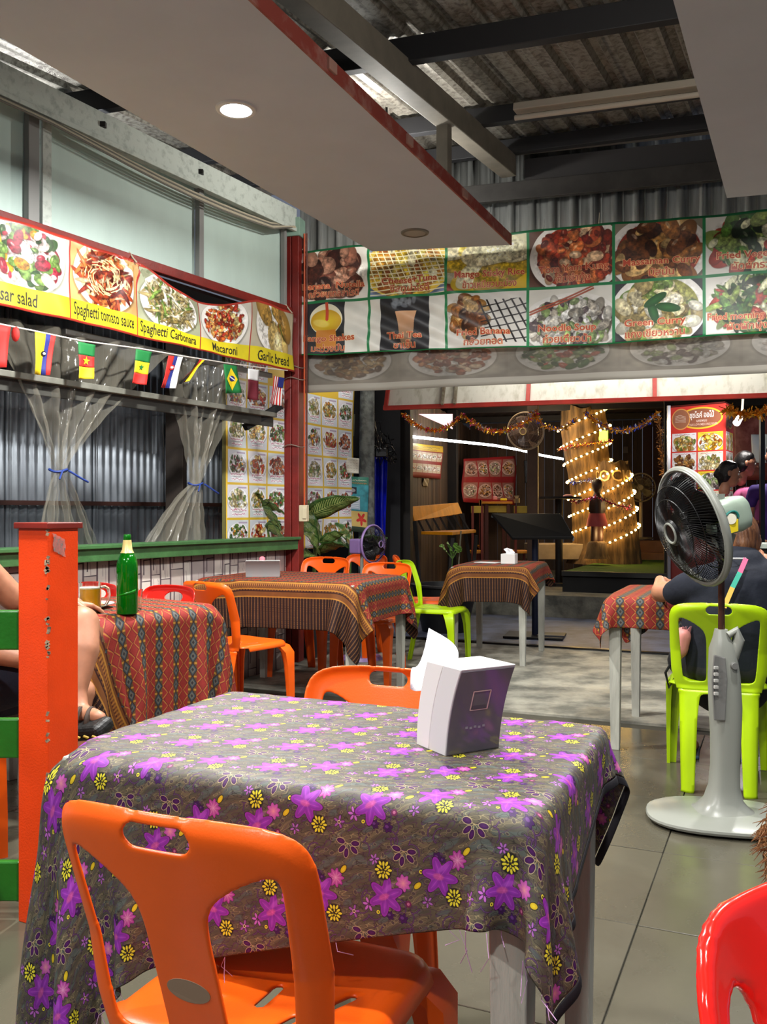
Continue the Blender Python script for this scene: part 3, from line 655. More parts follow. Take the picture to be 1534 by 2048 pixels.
MB().plate([LWp(-5, 2.66, -.06), LWp(.5, 2.66, -.06), LWp(.5, 2.95, -1.25), LWp(-5, 2.95, -1.25)], .02).build('eave_sheet', mat('dim_eave', (.22, .21, .2), .7), wo)
# ---- posts
def post(name, label, c, sx, sz, m, rz=0, z0=0, cat='post', bev=.004):
    t = thing(name, label, cat, (c[0], c[1], z0))
    MB().box((c[0], c[1], (z0 + sz) / 2), (sx, sx, sz - z0), Matrix.Rotation(rz, 3, 'Z')).build('shaft', m, t, bevel=bev)
    return t
pb = LWp(-.10, 0, -.62); post('wooden_post', 'dark brown timber post between the corrugated sheets outside the open side', pb, .13, 2.7, mat('brown_timber', (.16, .12, .09), .7, var=.3))
# red column
cb = LWp(.50, 0, .02)
col = thing('steel_column', 'red painted steel column at the end of the low bamboo-print wall', 'column', cb)
for s_ in (-1, 1):
    MB().box(cb + U * 0 + Vector((.0, 0, 1.72)) + UB * (.031 * s_), (.058, .11, 3.36), Matrix.Rotation(R(-16), 3, 'Z')).build('channel', REDPAINT, col, bevel=.006)
MB().box(cb + Vector((0, -.01, 3.34)), (.14, .12, .14), Matrix.Rotation(R(-16), 3, 'Z')).build('pale_cap', mat('mint_paint', (.56, .68, .62), .6, var=.3), col, bevel=.004)
for k, m_ in enumerate((mat('orange_conduit', (.75, .32, .16), .5), mat('brown_conduit', (.35, .14, .1), .5))):
    MB().tube([cb + UB * (.085 + .018 * k) + Z3 * z for z in (1.18, 2.0, 2.8, 3.3)], .007, 8).build('conduit', m_, col, smooth=True)
for z in (2.19, 1.68, 2.28):
    MB().tube([cb + Matrix.Rotation(R(-16), 3, 'Z') @ Vector((.075 * math.cos(a), .07 * math.sin(a), 0)) * 1.15 + Z3 * (z + .01 * math.sin(3 * a)) for a in [k * .4 for k in range(16)]], .004, 5, closed=True).build('wire_tie', mat('wire', (.6, .55, .5), .4, .5), col, smooth=True)
MB().box(cb + UB * .10 + NB * .05 + Z3 * 1.17, (.065, .05, .125), Matrix.Rotation(R(-16), 3, 'Z')).build('socket_box', mat('ivory_plastic', (.78, .74, .62), .4), col, bevel=.006)
MB().box(cb + UB * .115 + NB * .08 + Z3 * 1.17, (.03, .01, .08), Matrix.Rotation(R(-16), 3, 'Z')).build('socket_plate', mat('ivory_plastic', 0), col, bevel=.002)

# ---- far beam line: upper corrugated wall, girts
wb = thing('wall_back', 'upper corrugated sheet wall above the dish banner', None, BWp(2, 3.3, 0)); wb['kind'] = 'structure'
for i in range(8):
    corr(BWp(-.05 + i * .745, 0, -.16), UB, .765, 2.35, 3.88, NB, .149, .03, ZINC, 'corrugated_sheet', wb, box=True)
DKST = mat('dark_girt', (.23, .22, .21), .55, .2, var=.35, vscale=8)
MB().bar(BWp(.9, 3.50, -.02), BWp(6, 3.50, -.02), .05, .13).build('girt', DKST, wb, bevel=.004)
MB().bar(BWp(-.1, 3.82, -.03), BWp(6, 3.82, -.03), .05, .10).build('girt', mat('pale_girt', (.45, .43, .4), .6, .2), wb, bevel=.004)
MB().plate([BWp(t, z, -.10) for t, z in ((1.72, 3.5), (6, 3.5), (6, 3.75), (1.72, 3.75))], .02).build('dark_flashing', mat('dark_flashing_board', (.20, .19, .19), .7), wb)  # plain dark board across the upper corrugated sheets

# ---- roof: rises gently away from the room
DS = Vector((.43, .903, 0)); DSn = Vector((.903, -.43, 0))
def ROOF(p, dz=0): return 3.86 + .09 * ((Vector((p[0], p[1], 0)) - BWp(1.5, 0)).dot(DS)) + dz
ce = thing('ceiling', 'old ribbed metal roof over the dining area', None, (1, 4, 3.6)); ce['kind'] = 'structure'
for k in range(11):
    b = MB(); s0 = -2.9 + k * .66
    def rp(u, v):
        s = s0 + u * .68; p = BWp(1.5, 0) + DSn * s + DS * (-8.6 + v * 8.9); ph = (s / .20) % 1
        return Vector((p.x, p.y, ROOF(p) + (.032 if ph < .18 or ph > .82 else 0) + .004 * math.sin(s * 90)))
    b.grid(rp, 34, 14); b.build('roof_sheet', FOIL, ce, smooth=True, ang=25)
for d_, h_ in ((-.78, .11), (-1.93, .13), (-3.25, .13), (-4.6, .12), (-.1, .1)):
    a_ = BWp(1.5, 0) + DS * d_; p0 = a_ - UB * 3.3; p1 = a_ + UB * 4.3
    p0.z = ROOF(p0, -.08); p1.z = ROOF(p1, -.08); MB().bar(p0, p1, .06, h_).build('purlin', mat('dark_purlin', (.15, .15, .16), .6, .2), ce, bevel=.004)
a_ = BWp(1.62, 0, .05); p1 = Vector((a_.x, a_.y, ROOF(a_, -.20))); q_ = a_ - DS * 6.5; p0 = Vector((q_.x, q_.y, ROOF(q_, -.20)))
MB().bar(p0, p1, .11, .15).build('rafter', mat('pale_rafter', (.50, .47, .42), .6, .1, var=.2), ce, bevel=.006)
p_ = Vector((.36, 5.35, 0)); MB().bar(p_ + Z3 * 3.1, p_ + Z3 * 3.62, .07, .07, DS).build('hanger', mat('pale_rafter', 0), ce)
# tube light under a purlin
tl = thing('tube_light', 'unlit fluorescent tube fixture fixed under a dark purlin of the metal roof', 'lamp', (1.7, 4.9, 3.4))
a_ = P(1030, 236, 4.9); b_ = P(1405, 188, 4.45)
MB().bar(a_ + Z3 * .05, b_ + Z3 * .05, .07, .04).build('batten_body', mat('dusty_enamel', (.6, .57, .52), .6), tl, bevel=.005); MB().tube([a_ - Z3 * 0, b_], .014, 10).build('tube', mat('dusty_tube', (.68, .65, .6), .4), tl, smooth=True)

# ---- suspended ceiling slabs with downlights
def slab(name, quad, lab):
    t = thing(name, lab, None, (quad[0].x, quad[0].y, SLAB_Z)); t['kind'] = 'structure'
    MB().plate([Vector((x, y, SLAB_Z)) for x, y in quad], .06).build('ceiling_board', CEIL, t); return t
sdir = Vector((.43, .903))
c0 = Vector((-.08, 6.46)); c1 = Vector((.893, 6.30)); L = 8.6
quad = [c0, c0 - Vector((.44, .898)) * L, c1 - Vector((.4166, .909)) * L, c1]
s1 = slab('ceiling_panel', quad, 'long cream suspended ceiling panel with a red edge strip and one lit downlight')
e0 = c1 - Vector((.4166, .909)) * L
b = MB(); b.bar((e0.x, e0.y, SLAB_Z + .035), (c1.x, c1.y, SLAB_Z + .035), .012, .075); b.build('edge_strip', OLDRED, s1, bevel=.002)
for i in range(5):
    p_ = c1 - Vector((.4166, .909)) * (1.0 + i * .85); MB().box((p_.x + .01, p_.y, SLAB_Z + .035), (.02, .07, .05), Matrix.Rotation(R(-25), 3, 'Z')).build('edge_clip', mat('pale_clip', (.66, .5, .45), .6), s1, bevel=.003)
c2 = Vector((2.045, 5.36)); quad = [c2 + Vector((.961, -.276)) * 1.4, c2 + Vector((.961, -.276)) * 1.4 - Vector((.43, .903)) * L, c2 - Vector((.43, .903)) * L, c2][::-1]
s2 = slab('ceiling_panel', quad, 'grey suspended ceiling panel over the right hand tables with no edge strip')
def downlight(i, x, y, lit, label):
    t = thing('downlight', label, 'lamp', (x, y, SLAB_Z), 0, 'recessed ceiling downlights')
    M = Matrix.Translation((x, y, SLAB_Z - .012))
    MB().lathe([(.072, .002), (.080, 0), (.092, .004), (.095, .012)], 32, M, caps=False).build('trim_ring', mat('brushed_ring', (.5, .48, .44), .4, .5) if not lit else WHITEP, t, smooth=True)
    MB().lathe([(.0001, 0), (.073, .0)][::-1], 32, Matrix.Translation((x, y, SLAB_Z - .008)), caps=False).build('diffuser', mat('lit_diffuser', (1, 1, 1), .5, emit=(1, 1, 1), estr=40) if lit else mat('unlit_diffuser', (.62, .60, .56), .4), t)
downlight(0, .21, 6.02, False, 'unlit round downlight near the far end of the cream ceiling panel')
labs = ['brightly lit round downlight in the long cream ceiling panel', 'lit round downlight in the cream panel above the corner of the purple table', 'lit round downlight in the cream panel furthest behind the diner', 'lit round downlight in the grey ceiling panel over the standing fan',
        'lit round downlight in the grey panel between the fan and the purple table', 'lit round downlight in the grey panel right above the purple table', 'lit round downlight in the grey panel furthest behind the purple table']
for i, (x, y) in enumerate(DL): downlight(i + 1, x, y, True, labs[i])

# ---- banners
b = MB()
def fb(u, v):
    t = -.02 + u * 4.74; z = 3.185 - (1 - v) * .825
    w_ = .012 * math.sin(t * 5 + v * 3) + .008 * math.sin(t * 13 + v * 9) + .012 * math.exp(-((t - .9) / .8) ** 2) * math.sin((t * .8 + v * 1.3) * 24) + .012 * math.exp(-((v - .9) / .06) ** 2) * math.sin(t * 3) * (t < 1.7)
    z += .012 * math.sin(t * 2.2) * (1 - v) - .03 * math.exp(-((t - .05) / .12) ** 2) * (v - .5)
    if t < .05: t += .04 * math.sin(v * 7) * .5
    return BWp(t, z, .06 + w_)
b.grid(fb, 240, 40); bnt = thing('menu_banner', 'wide green-gridded banner of Thai dish pictures hung across the far side', 'banner', BWp(2.3, 2.36, .06))
o = b.build('vinyl_sheet', M_BN, bnt, smooth=True, solid=.003)
for k in range(5): MB().tube([BWp(.05 + k * 1.1, 3.18, .075), BWp(.05 + k * 1.1, 3.24, .0), BWp(.05 + k * 1.1, 3.3, -.05)], .004, 5).build('tie', CREAM, bnt)
b = MB()
def fo(u, v):
    t = .02 + u * 4.7; return BWp(t, 2.46 - (1 - v) * .345 - .02 * (1 - u) * (1 - v), .0 + .01 * math.sin(t * 6 + v * 4) + .006 * math.sin(t * 17))
b.grid(fo, 120, 12); tag(b.build('faded_banner', M_OB, smooth=True, solid=.003), 'old faded grimy food banner showing as a strip below the green-gridded banner', 'banner')
b = MB()
def fl_(u, v):
    t = .43 - (1 - u) * .531 * 7; z0 = 2.235; top = 2.69
    if -1.2 < t < -.02: top -= .13 * math.sin((t + 1.2) / 1.18 * math.pi) ** 1.2
    z = z0 + v * (top - z0); cr = abs(t + 1.2)
    w_ = .012 * math.sin(t * 7 + v * 2) + .02 * math.exp(-cr * 5) * math.sin(math.atan2(v - 1, t + 1.2) * 14) * min(1, cr * 9 + (1 - v) * 3) + .006 * math.sin(t * 21 + v * 5)
    return LWp(t, z, .07 + w_)
b.grid(fl_, 260, 30); lbt = thing('menu_banner', 'yellow-captioned banner of pasta and salad pictures along the left open side', 'banner', LWp(-1.5, 2.25, .07))
b.build('vinyl_sheet', M_LB, lbt, smooth=True, solid=.003)
for t in (-1.2, -2.9, .38): MB().tube([LWp(t, 2.67, .09), LWp(t, 2.70, .06), LWp(t, 2.74, .03)], .005, 6).build('tie', CREAM, lbt)

# ---- white fascia panels in red frames behind the faded banner
fz = thing('fascia', 'row of stained white sheet panels in a thin red steel frame below the banners', 'fascia', BWp(2, 2.05, -.5))
WPAN = mat('stained_white_sheet', (.84, .83, .78), .5, col2=(.62, .60, .5), vscale=8, stretch=(2, 2, .3), thr=(.5, .8))
def FZ(t, z): return BWp(t, z, -.5 - (z - 2.03) * .45)
for t0, t1 in ((.55, 1.68), (1.70, 2.62), (2.64, 3.8), (3.82, 5.2)):
    MB().plate([FZ(t0, 2.03), FZ(t1, 2.03), FZ(t1, 2.62), FZ(t0, 2.62)], -.015).build('panel', WPAN, fz)
RF = mat('red_frame_paint', (.74, .2, .15), .5, var=.3)
for t in (.55, 1.69, 2.63, 3.81): MB().bar(FZ(t, 2.03) + NB * .01, FZ(t, 2.62) + NB * .01, .03, .03, NB).build('upright', RF, fz, bevel=.002)
MB().bar(FZ(.53, 2.02), FZ(5.2, 2.02), .04, .035).build('bottom_rail', RF, fz, bevel=.002)
for t in (1.02, 1.12): MB().bar(FZ(t, 2.03) + NB * .03, FZ(t, 2.5) + NB * .03, .02, .03, NB).build('rusty_stay', mat('rust', (.36, .28, .2), .7, col2=(.6, .58, .5), vscale=12), fz)

tf = thing('tube_light', 'added fluorescent tube, unseen behind the dish banner, to brighten the white fascia panels', 'lamp', BWp(2.5, 2.95, -.27))  # tube added behind the banner for its light on the fascia
MB().bar(BWp(1.4, 2.96, -.27), BWp(3.6, 2.96, -.27), .07, .05).build('batten_body', WHITEP, tf, bevel=.004); MB().tube([BWp(1.42, 2.92, -.27), BWp(3.58, 2.92, -.27)], .014, 10).build('tube', mat('fill_tube', (1, 1, 1), .4, emit=(1, .98, .93), estr=8), tf, smooth=True)

# ---- picture menu board beyond the column
MBo = Vector((-.70, 7.75, 0)); 
b = MB()
def fm(u, v):
    p = MBo + U * (-1.02 + u * 1.86); z = .86 + v * 1.66; return p + NW * (.01 * math.sin(u * 9 + v * 5) + .006 * math.sin(u * 23 - v * 8)) + Z3 * z
b.grid(fm, 50, 40); pmn = thing('menu_board', 'tall white and yellow picture menu sheet behind the red column and leafy plants', 'menu board', MBo + Z3 * .86)
b.build('printed_sheet', M_MB, pmn, smooth=True, solid=.004)
MB().bar(MBo + U * -1.03 + Z3 * .84, MBo + U * -1.03 + Z3 * 2.5, .025, .025).build('edge_batten', mat('olive_batten', (.42, .4, .2), .6), pmn)

# ================================================================== FAR ROOM
ir = thing('wall_interior', 'dark plank walls of the far dining room', None, (1, 12, 0)); ir['kind'] = 'structure'
PLK = [mat('plank_%d' % i, c, .65, var=.45, vscale=9, stretch=(1, 1, .12), bump=.3) for i, c in enumerate(((.30, .21, .15), (.25, .18, .13), (.34, .25, .18), (.22, .15, .11)))]
FZ0 = .2
p0 = Vector((.16, 9.6, 0)); p1 = Vector((1.5, 15.6, 0)); d_ = (p1 - p0).normalized(); n = 34; L = (p1 - p0).length / n
for i in range(n):
    c = p0 + d_ * L * (i + .5); MB().box((c.x, c.y, 1.35 + rnd.uniform(-.02, .02)), (.02 + rnd.random() * .012, L * .97, 2.5), Matrix.Rotation(math.atan2(-d_.x, d_.y), 3, 'Z')).build('plank', PLK[rnd.randint(0, 3)], ir)
q0 = p1; qd = Vector((.96, -.27, 0)); n = 40; L2 = .16
for i in range(n):
    c = q0 + qd * L2 * (i + .5); MB().box((c.x, c.y, 1.4), (L2 * .97, .02 + rnd.random() * .01, 2.6), Matrix.Rotation(R(-16), 3, 'Z')).build('plank', PLK[rnd.randint(0, 3)] if i < 18 else mat('maroon_plank', (.2, .07, .07), .6), ir)
rf = thing('ceiling_far', 'dark sloping sheet roof of the far dining room', None, (2, 12, 2.8)); rf['kind'] = 'structure'
b = MB()
def frf(u, v): x = -1.5 + u * 9.5; y = 8.0 + v * 9 - .28 * x * .5; return Vector((x, y, 2.72 + .01 * math.sin(x * 40)))
b.grid(frf, 220, 6); b.build('roof_sheet', mat('brown_roof', (.2, .15, .13), .6, .2, var=.3), rf, smooth=True)
for k in range(5): MB().bar((-.5, 9 + k * 1.5, 2.66), (7, 7.1 + k * 1.5, 2.66), .06, .09).build('roof_bar', DKW, rf)
MB().bar((.7, 9.3, 2.60), (2.6, 9.9, 2.66), .10, .04).build('pale_strut', mat('grey_strut', (.42, .42, .4), .6), rf)
for X, Y, s_, l_ in ((.24, 9.55, .12, 'dark timber post at the near end of the plank wall'), (1.0, 13.0, .14, 'dark timber post halfway along the plank wall'), (3.30, 10.4, .11, 'dark square post at the right edge of the green turf platform')):
    post('timber_post', l_, (X, Y), s_, 2.65, DKW, R(-16), .2)
post('fan_post', 'brown timber post carrying the round wall fan', (1.86, 11.2), .13, 2.62, mat('post_brown', (.27, .18, .12), .6, var=.3), R(-16), .2)
# LED strip
tag(MB().tube([P(640 + 160 * 0 + 151, 866, 9.7) + Vector((0, 0, 0)), P(830, 874, 10.4), P(925, 884, 11.6), P(990, 891, 12.4), P(1040, 900, 13), P(1085, 911, 13.4), P(1126, 918, 13.6)], .016, 8).build('led_strip', mat('led_white', (1, 1, 1), .4, emit=(.95, .98, 1), estr=14), smooth=True), 'glowing white light strip running along the dark plank wall', 'light strip')
# posters
def on_pl(px, py, o=.03): # point on the plank wall plane for a pixel
    k = (px - 767) / FPX; n_ = Vector((d_.y, -d_.x, 0)); # p = p0 + d t + n o, x = k y
    P0 = p0 + n_ * o; t = (k * P0.y - P0.x) / (d_.x - k * d_.y); q = P0 + d_ * t; return Vector((q.x, q.y, HC - (py - 1024) / FPX * q.y))
def sheet(name, m, c4, label, cat='poster', wob=.01, mirror=False):
    a, b_, c_, d4 = [Vector(v) for v in c4]; n_ = (b_ - a).cross(d4 - a).normalized(); b = MB()
    b.grid(lambda u, v: (d4 * (1 - u) + c_ * u) * (1 - v) + (a * (1 - u) + b_ * u) * v + n_ * wob * math.sin(u * 7 + v * 5), 14, 10)
    return tag(b.build(name, m, smooth=True, solid=.004), label, cat)
sheet('poster', M_PM, [on_pl(806, 884), on_pl(885, 893), on_pl(883, 958), on_pl(805, 953)], 'small poster with a yellow title band on the plank wall above the bench')
sheet('note_card', mat('old_paper', (.62, .55, .42), .8), [on_pl(846, 957), on_pl(856, 957), on_pl(857, 973), on_pl(847, 972)], 'little paper card pinned under the yellow-titled poster', 'card')
def bwq(px, py, o=.06): # back wall plane
    k = (px - 767) / FPX; n_ = Vector((-.27, -.96, 0)); P0 = q0 + n_ * o; t = (k * P0.y - P0.x) / (qd.x - k * qd.y); q = P0 + qd * t; return Vector((q.x, q.y, HC - (py - 1024) / FPX * q.y))
sheet('poster', M_PR, [P(924, 918, 13.6), P(1028, 912, 14.6), P(1034, 1010, 14.6), P(927, 1004, 13.6)], 'large dark red food poster on the far wall behind the yellow table', wob=.03)
tag(MB().plate([bwq(1048, 921), bwq(1057, 921), bwq(1062, 965), bwq(1050, 966)], .03).build('mirror', mat('dim_glass', (.10, .09, .09), .2), bevel=.004), 'narrow dark mirror with a pale rim on the far wall', 'mirror')
tag(MB().plate([bwq(1247, 893), bwq(1256, 893), bwq(1256, 906), bwq(1246, 906)], .02).build('note_card', mat('dim_paper', (.4, .37, .33), .8)), 'dim paper card on the dark far wall right of the lit stump', 'card')
# yellow bench
YW = mat('yellow_varnished_wood', (.88, .56, .06), .45, var=.25, vscale=8, stretch=(1, 1, .3), bump=.1)
YW2 = mat('pale_yellow_wood', (.74, .62, .18), .5, var=.2)
PL_ = mat('old_red_gloss', (.45, .16, .1), .5)
a_, b_, c_, e_ = P(822, 1013, 10.0), P(916, 1005, 11.2), P(925, 1027, 11.2), P(829, 1042, 10.0)
bench = thing('bench', 'yellow wooden bench with a broad backrest board against the plank wall', 'bench', (.6, 10.6, .2))
MB().plate([a_, b_, c_, e_], .03).build('backrest', YW, bench, bevel=.004)
s1_, s2_, s3_, s4_ = P(842, 1058, 10.0), P(948, 1045, 11.2), P(930, 1052, 10.9), P(906, 1069, 9.75)
s1_, s2_, s3_, s4_ = [Vector((v.x, v.y, .93)) for v in (s1_, s2_, P(952, 1046, 10.9), P(905, 1067, 9.7))]
MB().plate([s1_, s4_, s3_, s2_], .035).build('seat', YW, bench, bevel=.004)
for i in range(7):
    u = (i + .5) / 7; t_ = e_ * (1 - u) + c_ * u; bb = s1_ * (1 - u) + s2_ * u; MB().bar(t_, bb, .022, .022).build('spindle', DKW, bench)
for u_, v_ in ((s1_, e_), (s2_, c_)): MB().bar(v_, Vector((u_.x, u_.y, .2)), .05, .04).build('leg', DKW, bench)
for u_ in (s4_, s3_): MB().bar(Vector((u_.x, u_.y, .9)), Vector((u_.x - .05, u_.y, .2)), .05, .04).build('leg', DKW, bench)
# yellow table and two chairs
yt = thing('dining_table', 'small yellow topped wooden table behind the black lectern board', 'table', P(1000, 1100, 12.4) * 1)
def flat(px0, px1, py0, py1, Y0, Y1, z, th, m, par, name):
    MB().plate([P(px0, 1024, Y0).xy.to_3d() + Z3 * z, P(px1, 1024, Y0).xy.to_3d() + Z3 * z, P(px1 + 3, 1024, Y1).xy.to_3d() + Z3 * z, P(px0 + 6, 1024, Y1).xy.to_3d() + Z3 * z], th).build(name, m, par, bevel=.003)
yx0, yx1 = P(965, 0, 12).x, P(1025, 0, 12).x
MB().plate([(yx0, 12, 1.29), (yx1, 12, 1.29), (yx1 + .06, 12.6, 1.29), (yx0 + .06, 12.6, 1.29)], .03).build('tabletop', YW, yt, bevel=.004)
for x_ in (yx0 + .06, yx1 - .05):
    for y_ in (12.05, 12.52): MB().bar((x_, y_, 1.29), (x_, y_, .2), .045, .045).build('leg', mat('table_leg_red', (.3, .13, .08), .5), yt)
MB().box(((yx0 + yx1) / 2, 12.07, 1.22), (yx1 - yx0 - .1, .02, .09)).build('apron', YW2, yt)
def slat_chair(px0, px1, py0, py1, Y, lab):
    x0, x1 = P(px0, 0, Y).x, P(px1, 0, Y).x; z0, z1 = P(0, py1, Y).z, P(0, py0, Y).z
    t = thing('wooden_chair', lab, 'chair', ((x0 + x1) / 2, Y, .2))
    MB().box(((x0 + x1) / 2, Y, (z0 + z1) / 2), (x1 - x0, .025, z1 - z0)).build('backrest', YW2, t, bevel=.003)
    MB().box(((x0 + x1) / 2, Y + .22, .66), (x1 - x0, .4, .03)).build('seat', YW, t, bevel=.003)
    for x_ in (x0 + .02, x1 - .02):
        MB().box((x_, Y, (z1 + .2) / 2), (.03, .03, z1 - .2)).build('leg', PL_, t); MB().box((x_, Y + .4, .43), (.03, .03, .46)).build('leg', PL_, t)
slat_chair(942, 967, 1012, 1026, 11.6, 'pale yellow wooden chair at the left side of the yellow table')
slat_chair(1028, 1061, 1012, 1026, 11.6, 'pale yellow wooden chair between the yellow table and the lit stump')
slat_chair(958, 964, 1000, 1010, 13.4, 'yellow wooden chair half hidden at the far side of the yellow table')
tag(MB().box(P(990, 996, 12.3), (.06, .05, .05)).build('napkin_box', mat('pink_tissue', (.75, .5, .5), .7), bevel=.01), 'small pink napkin pack on the yellow table', 'napkin box')
tag(MB().box(P(1007, 999, 12.3), (.09, .06, .03)).build('sponge_box', mat('yellow_box', (.8, .75, .1), .6), bevel=.01), 'small flat yellow box on the yellow table', 'box')
cp = thing('cutlery_holder', 'upright cutlery holder on the end of the yellow table', 'cutlery holder', P(1034, 1004, 12.2))
MB().cyl(P(1034, 1006, 12.2), P(1033, 997, 12.2), .04, .045).build('cup', mat('dull_cup', (.45, .4, .3), .5), cp)
for k in range(6): MB().bar(P(1034, 1000, 12.2), P(1028 + k * 2, 991, 12.2), .008, .006).build('cutlery', mat('beige_cutlery', (.7, .62, .45), .4), cp)
bt = thing('bar_table', 'dark round bar table carrying a pink napkin near the lit stump', 'table', P(1125, 995, 12.0))
MB().lathe([(.0001, 0), (.30, 0), (.30, .03), (.0001, .03)], 28, Matrix.Translation(P(1118, 998, 12.0))).build('tabletop', DKW, bt); a_ = P(1118, 998, 12)
MB().cyl(a_, Vector((a_.x, a_.y, .2)), .05).build('leg', DKW, bt); MB().cyl(Vector((a_.x, a_.y, .2)), Vector((a_.x, a_.y, .24)), .2).build('foot', DKW, bt)
tag(MB().ell(P(1136, 993, 11.9), (.07, .05, .03)).build('napkin', mat('pink_tissue', 0), smooth=True), 'crumpled pink napkin on the dark bar table', 'napkin')
# white bench / steps right of lectern, brown steps
tag(MB().box(((P(1085, 0, 12.6).x + P(1150, 0, 12.6).x) / 2 + .1, 12.9, .62), (1.0, .5, .22)).build('stone_block', mat('cream_stone', (.62, .55, .45), .6, var=.2), bevel=.01), 'low cream stone block behind the lectern board on the turf', 'block')
for k, (z_, y_, l_) in enumerate(((.55, 13.6, 'lower brown step right of the lit stumps'), (.72, 14.1, 'upper tiled brown step right of the lit stumps'))):
    tag(MB().box((4.05, y_, (z_ + .47) / 2), (1.5, .5, z_ - .44), Matrix.Rotation(R(-16), 3, 'Z')).build('step', mat('tan_step', (.55, .38, .25), .6, var=.2), bevel=.008), l_, 'step')

# ---- tree stumps wrapped in fairy lights
BARK = mat('pale_bark', (.50, .38, .22), .8, col2=(.30, .22, .12), vscale=10, stretch=(1.5, 1.5, .2), bump=.7, bscale=30, thr=(.35, .6))
BULB = mat('warm_bulb', (1, .8, .4), .4, emit=(1, .80, .42), estr=22)
def stump(name, label, cx, Y, prof, seed, tilt=0):
    b = MB(); r = random.Random(seed); ph = [r.random() * 6 for _ in range(8)]
    def rad(a, z, R0): return R0 * (1 + .05 * math.sin(3 * a + ph[0]) + .035 * math.sin(7 * a + ph[1] + z) + .02 * math.sin(13 * a + ph[2] + z * 3) + .012 * math.sin(31 * a + ph[3]) + .008 * math.sin(z * 40 + ph[4]))
    N = 96; K = len(prof); rings = []
    zz = np.linspace(0, 1, 40); pz = [p[1] for p in prof]; 
    def at(z): 
        return (np.interp(z, pz, [p[0] for p in prof]), np.interp(z, pz, [p[2] for p in prof]))
    def fn(u, v):
        z = pz[0] + (pz[-1] - pz[0]) * v; R0, ox = at(z); a = u * 2 * math.pi; q = rad(a, z, R0)
        return Vector((cx + ox + q * math.cos(a), Y + q * math.sin(a), z + (.03 * math.sin(5 * a + 1) if v > .99 else 0)))
    b.grid(fn, N, 40, uv=False); R0, ox = at(pz[-1]); k = len(b.v); b.add([(cx + ox, Y, pz[-1] - .01)], []); b.f += [[k, 40 * (N + 1) + i, 40 * (N + 1) + i + 1] for i in range(N)]; b.uv += [None] * N; b.m += [0] * N
    t = thing(name, label, 'tree stump', (cx, Y, pz[0])); b.build('bark', BARK, t, smooth=True, ang=60); return at
SY = 12.9
at1 = stump('tree_stump', 'tall pale tree stump wound with warm fairy lights reaching the roof', P(1190, 0, SY).x, SY, [(.40, .45, -.02), (.32, .7, 0), (.29, 1.2, -.04), (.29, 1.6, -.07), (.31, 2.1, -.14), (.33, 2.4, -.16), (.30, 2.66, -.18)], 3)
at2 = stump('tree_stump', 'shorter carved tree stump wound with warm fairy lights', P(1236, 0, 12.55).x, 12.45, [(.27, .45, .02), (.255, .9, -.02), (.24, 1.3, -.05), (.20, 1.86, -.10)], 8)
def helix(name, label, at, cx, Y, z0, z1, turns, n_, mb, r_add=.02, ph0=0, sz=.016):
    t = thing(name, label, 'string lights', (cx, Y, z0)); pts = []
    N = int(turns * 40)
    for i in range(N + 1):
        u = i / N; z = z0 + (z1 - z0) * u + .10 * math.cos(2 * math.pi * turns * u + ph0); R0, ox = at(z); a = 2 * math.pi * turns * u + ph0; q = R0 * 1.07 + r_add
        pts.append(Vector((cx + ox + q * math.cos(a), Y + q * math.sin(a), z)))
    MB().tube(pts, .006, 5).build('wire', DARK, t)
    b0 = None
    for i in range(n_):
        u = (i + .5) / n_ * N; k = int(u); p = pts[k].lerp(pts[min(k + 1, N)], u - k)
        a = 2 * math.pi * turns * (u / N) + ph0
        if math.sin(a) > .45: continue
        if b0 is None: b0 = MB().ell((0, 0, 0), (sz, sz, sz), None, 8).build('bulb', mb, smooth=True); o = b0
        else: o = b0.copy(); COL.objects.link(o)
        o.parent = t; o.matrix_parent_inverse = t.matrix_basis.inverted(); o.location = p - Vector((0, .01, 0))
    return t
cx1, cx2 = P(1190, 0, SY).x, P(1236, 0, 12.55).x
helix('string_lights', 'warm fairy lights spiralling up the tall tree stump', at1, cx1, SY, .85, 2.62, 7.2, 190, BULB)
helix('string_lights', 'warm fairy lights spiralling around the shorter carved stump', at2, cx2, 12.45, .72, 1.78, 4.6, 110, BULB, ph0=1)
for px_, py_, Yl in ((1150, 1050, 12.2), (1210, 1070, 11.9), (1250, 1010, 11.9), (1160, 900, 12.2), (1200, 960, 12.2), (1150, 990, 12.2)): point('fairy_glow', P(px_, py_, Yl), 2.2, .05, (1, .68, .28))
# carved lettering grooves on the short stump (illegible marks in the photo)
def on_stump(x, z, at=at2, cx=cx2, Y=12.45, o=.012):
    R0, ox = at(z); q = R0 * 1.06 + o; a = -math.pi / 2 + x / q - .12; return Vector((cx + ox + q * math.cos(a), Y + q * math.sin(a), z))
ts_ = [o for o in COL.objects if o.name.startswith('tree_stump') and o.type == 'EMPTY'][-1]
v_, t_ = text_tris('COCKTAIL', .0); b = MB(); k_ = .16 / .72; xm = v_[:, 0].max() * .38
b.add([on_stump((x - xm) * k_, 1.60 + y * k_) for x, y in v_], [tuple(int(i) for i in q) for q in t_]); b.build('carved_lettering', mat('fresh_cut_wood', (.80, .66, .42), .7), ts_, solid=.006)
r = random.Random(12); b = MB()
for row in range(8):
    for c_ in range(9):
        x = -.20 + c_ * .05; z = 1.50 - row * .085; p_ = on_stump(x, z); q_ = on_stump(x + r.uniform(-.006, .02), z + r.uniform(.02, .045)); b.bar(p_, q_, .008, .006)
o = b.build('carved_marks', mat('dark_groove', (.2, .13, .08), .8), ts_); o['kind'] = 'stuff'
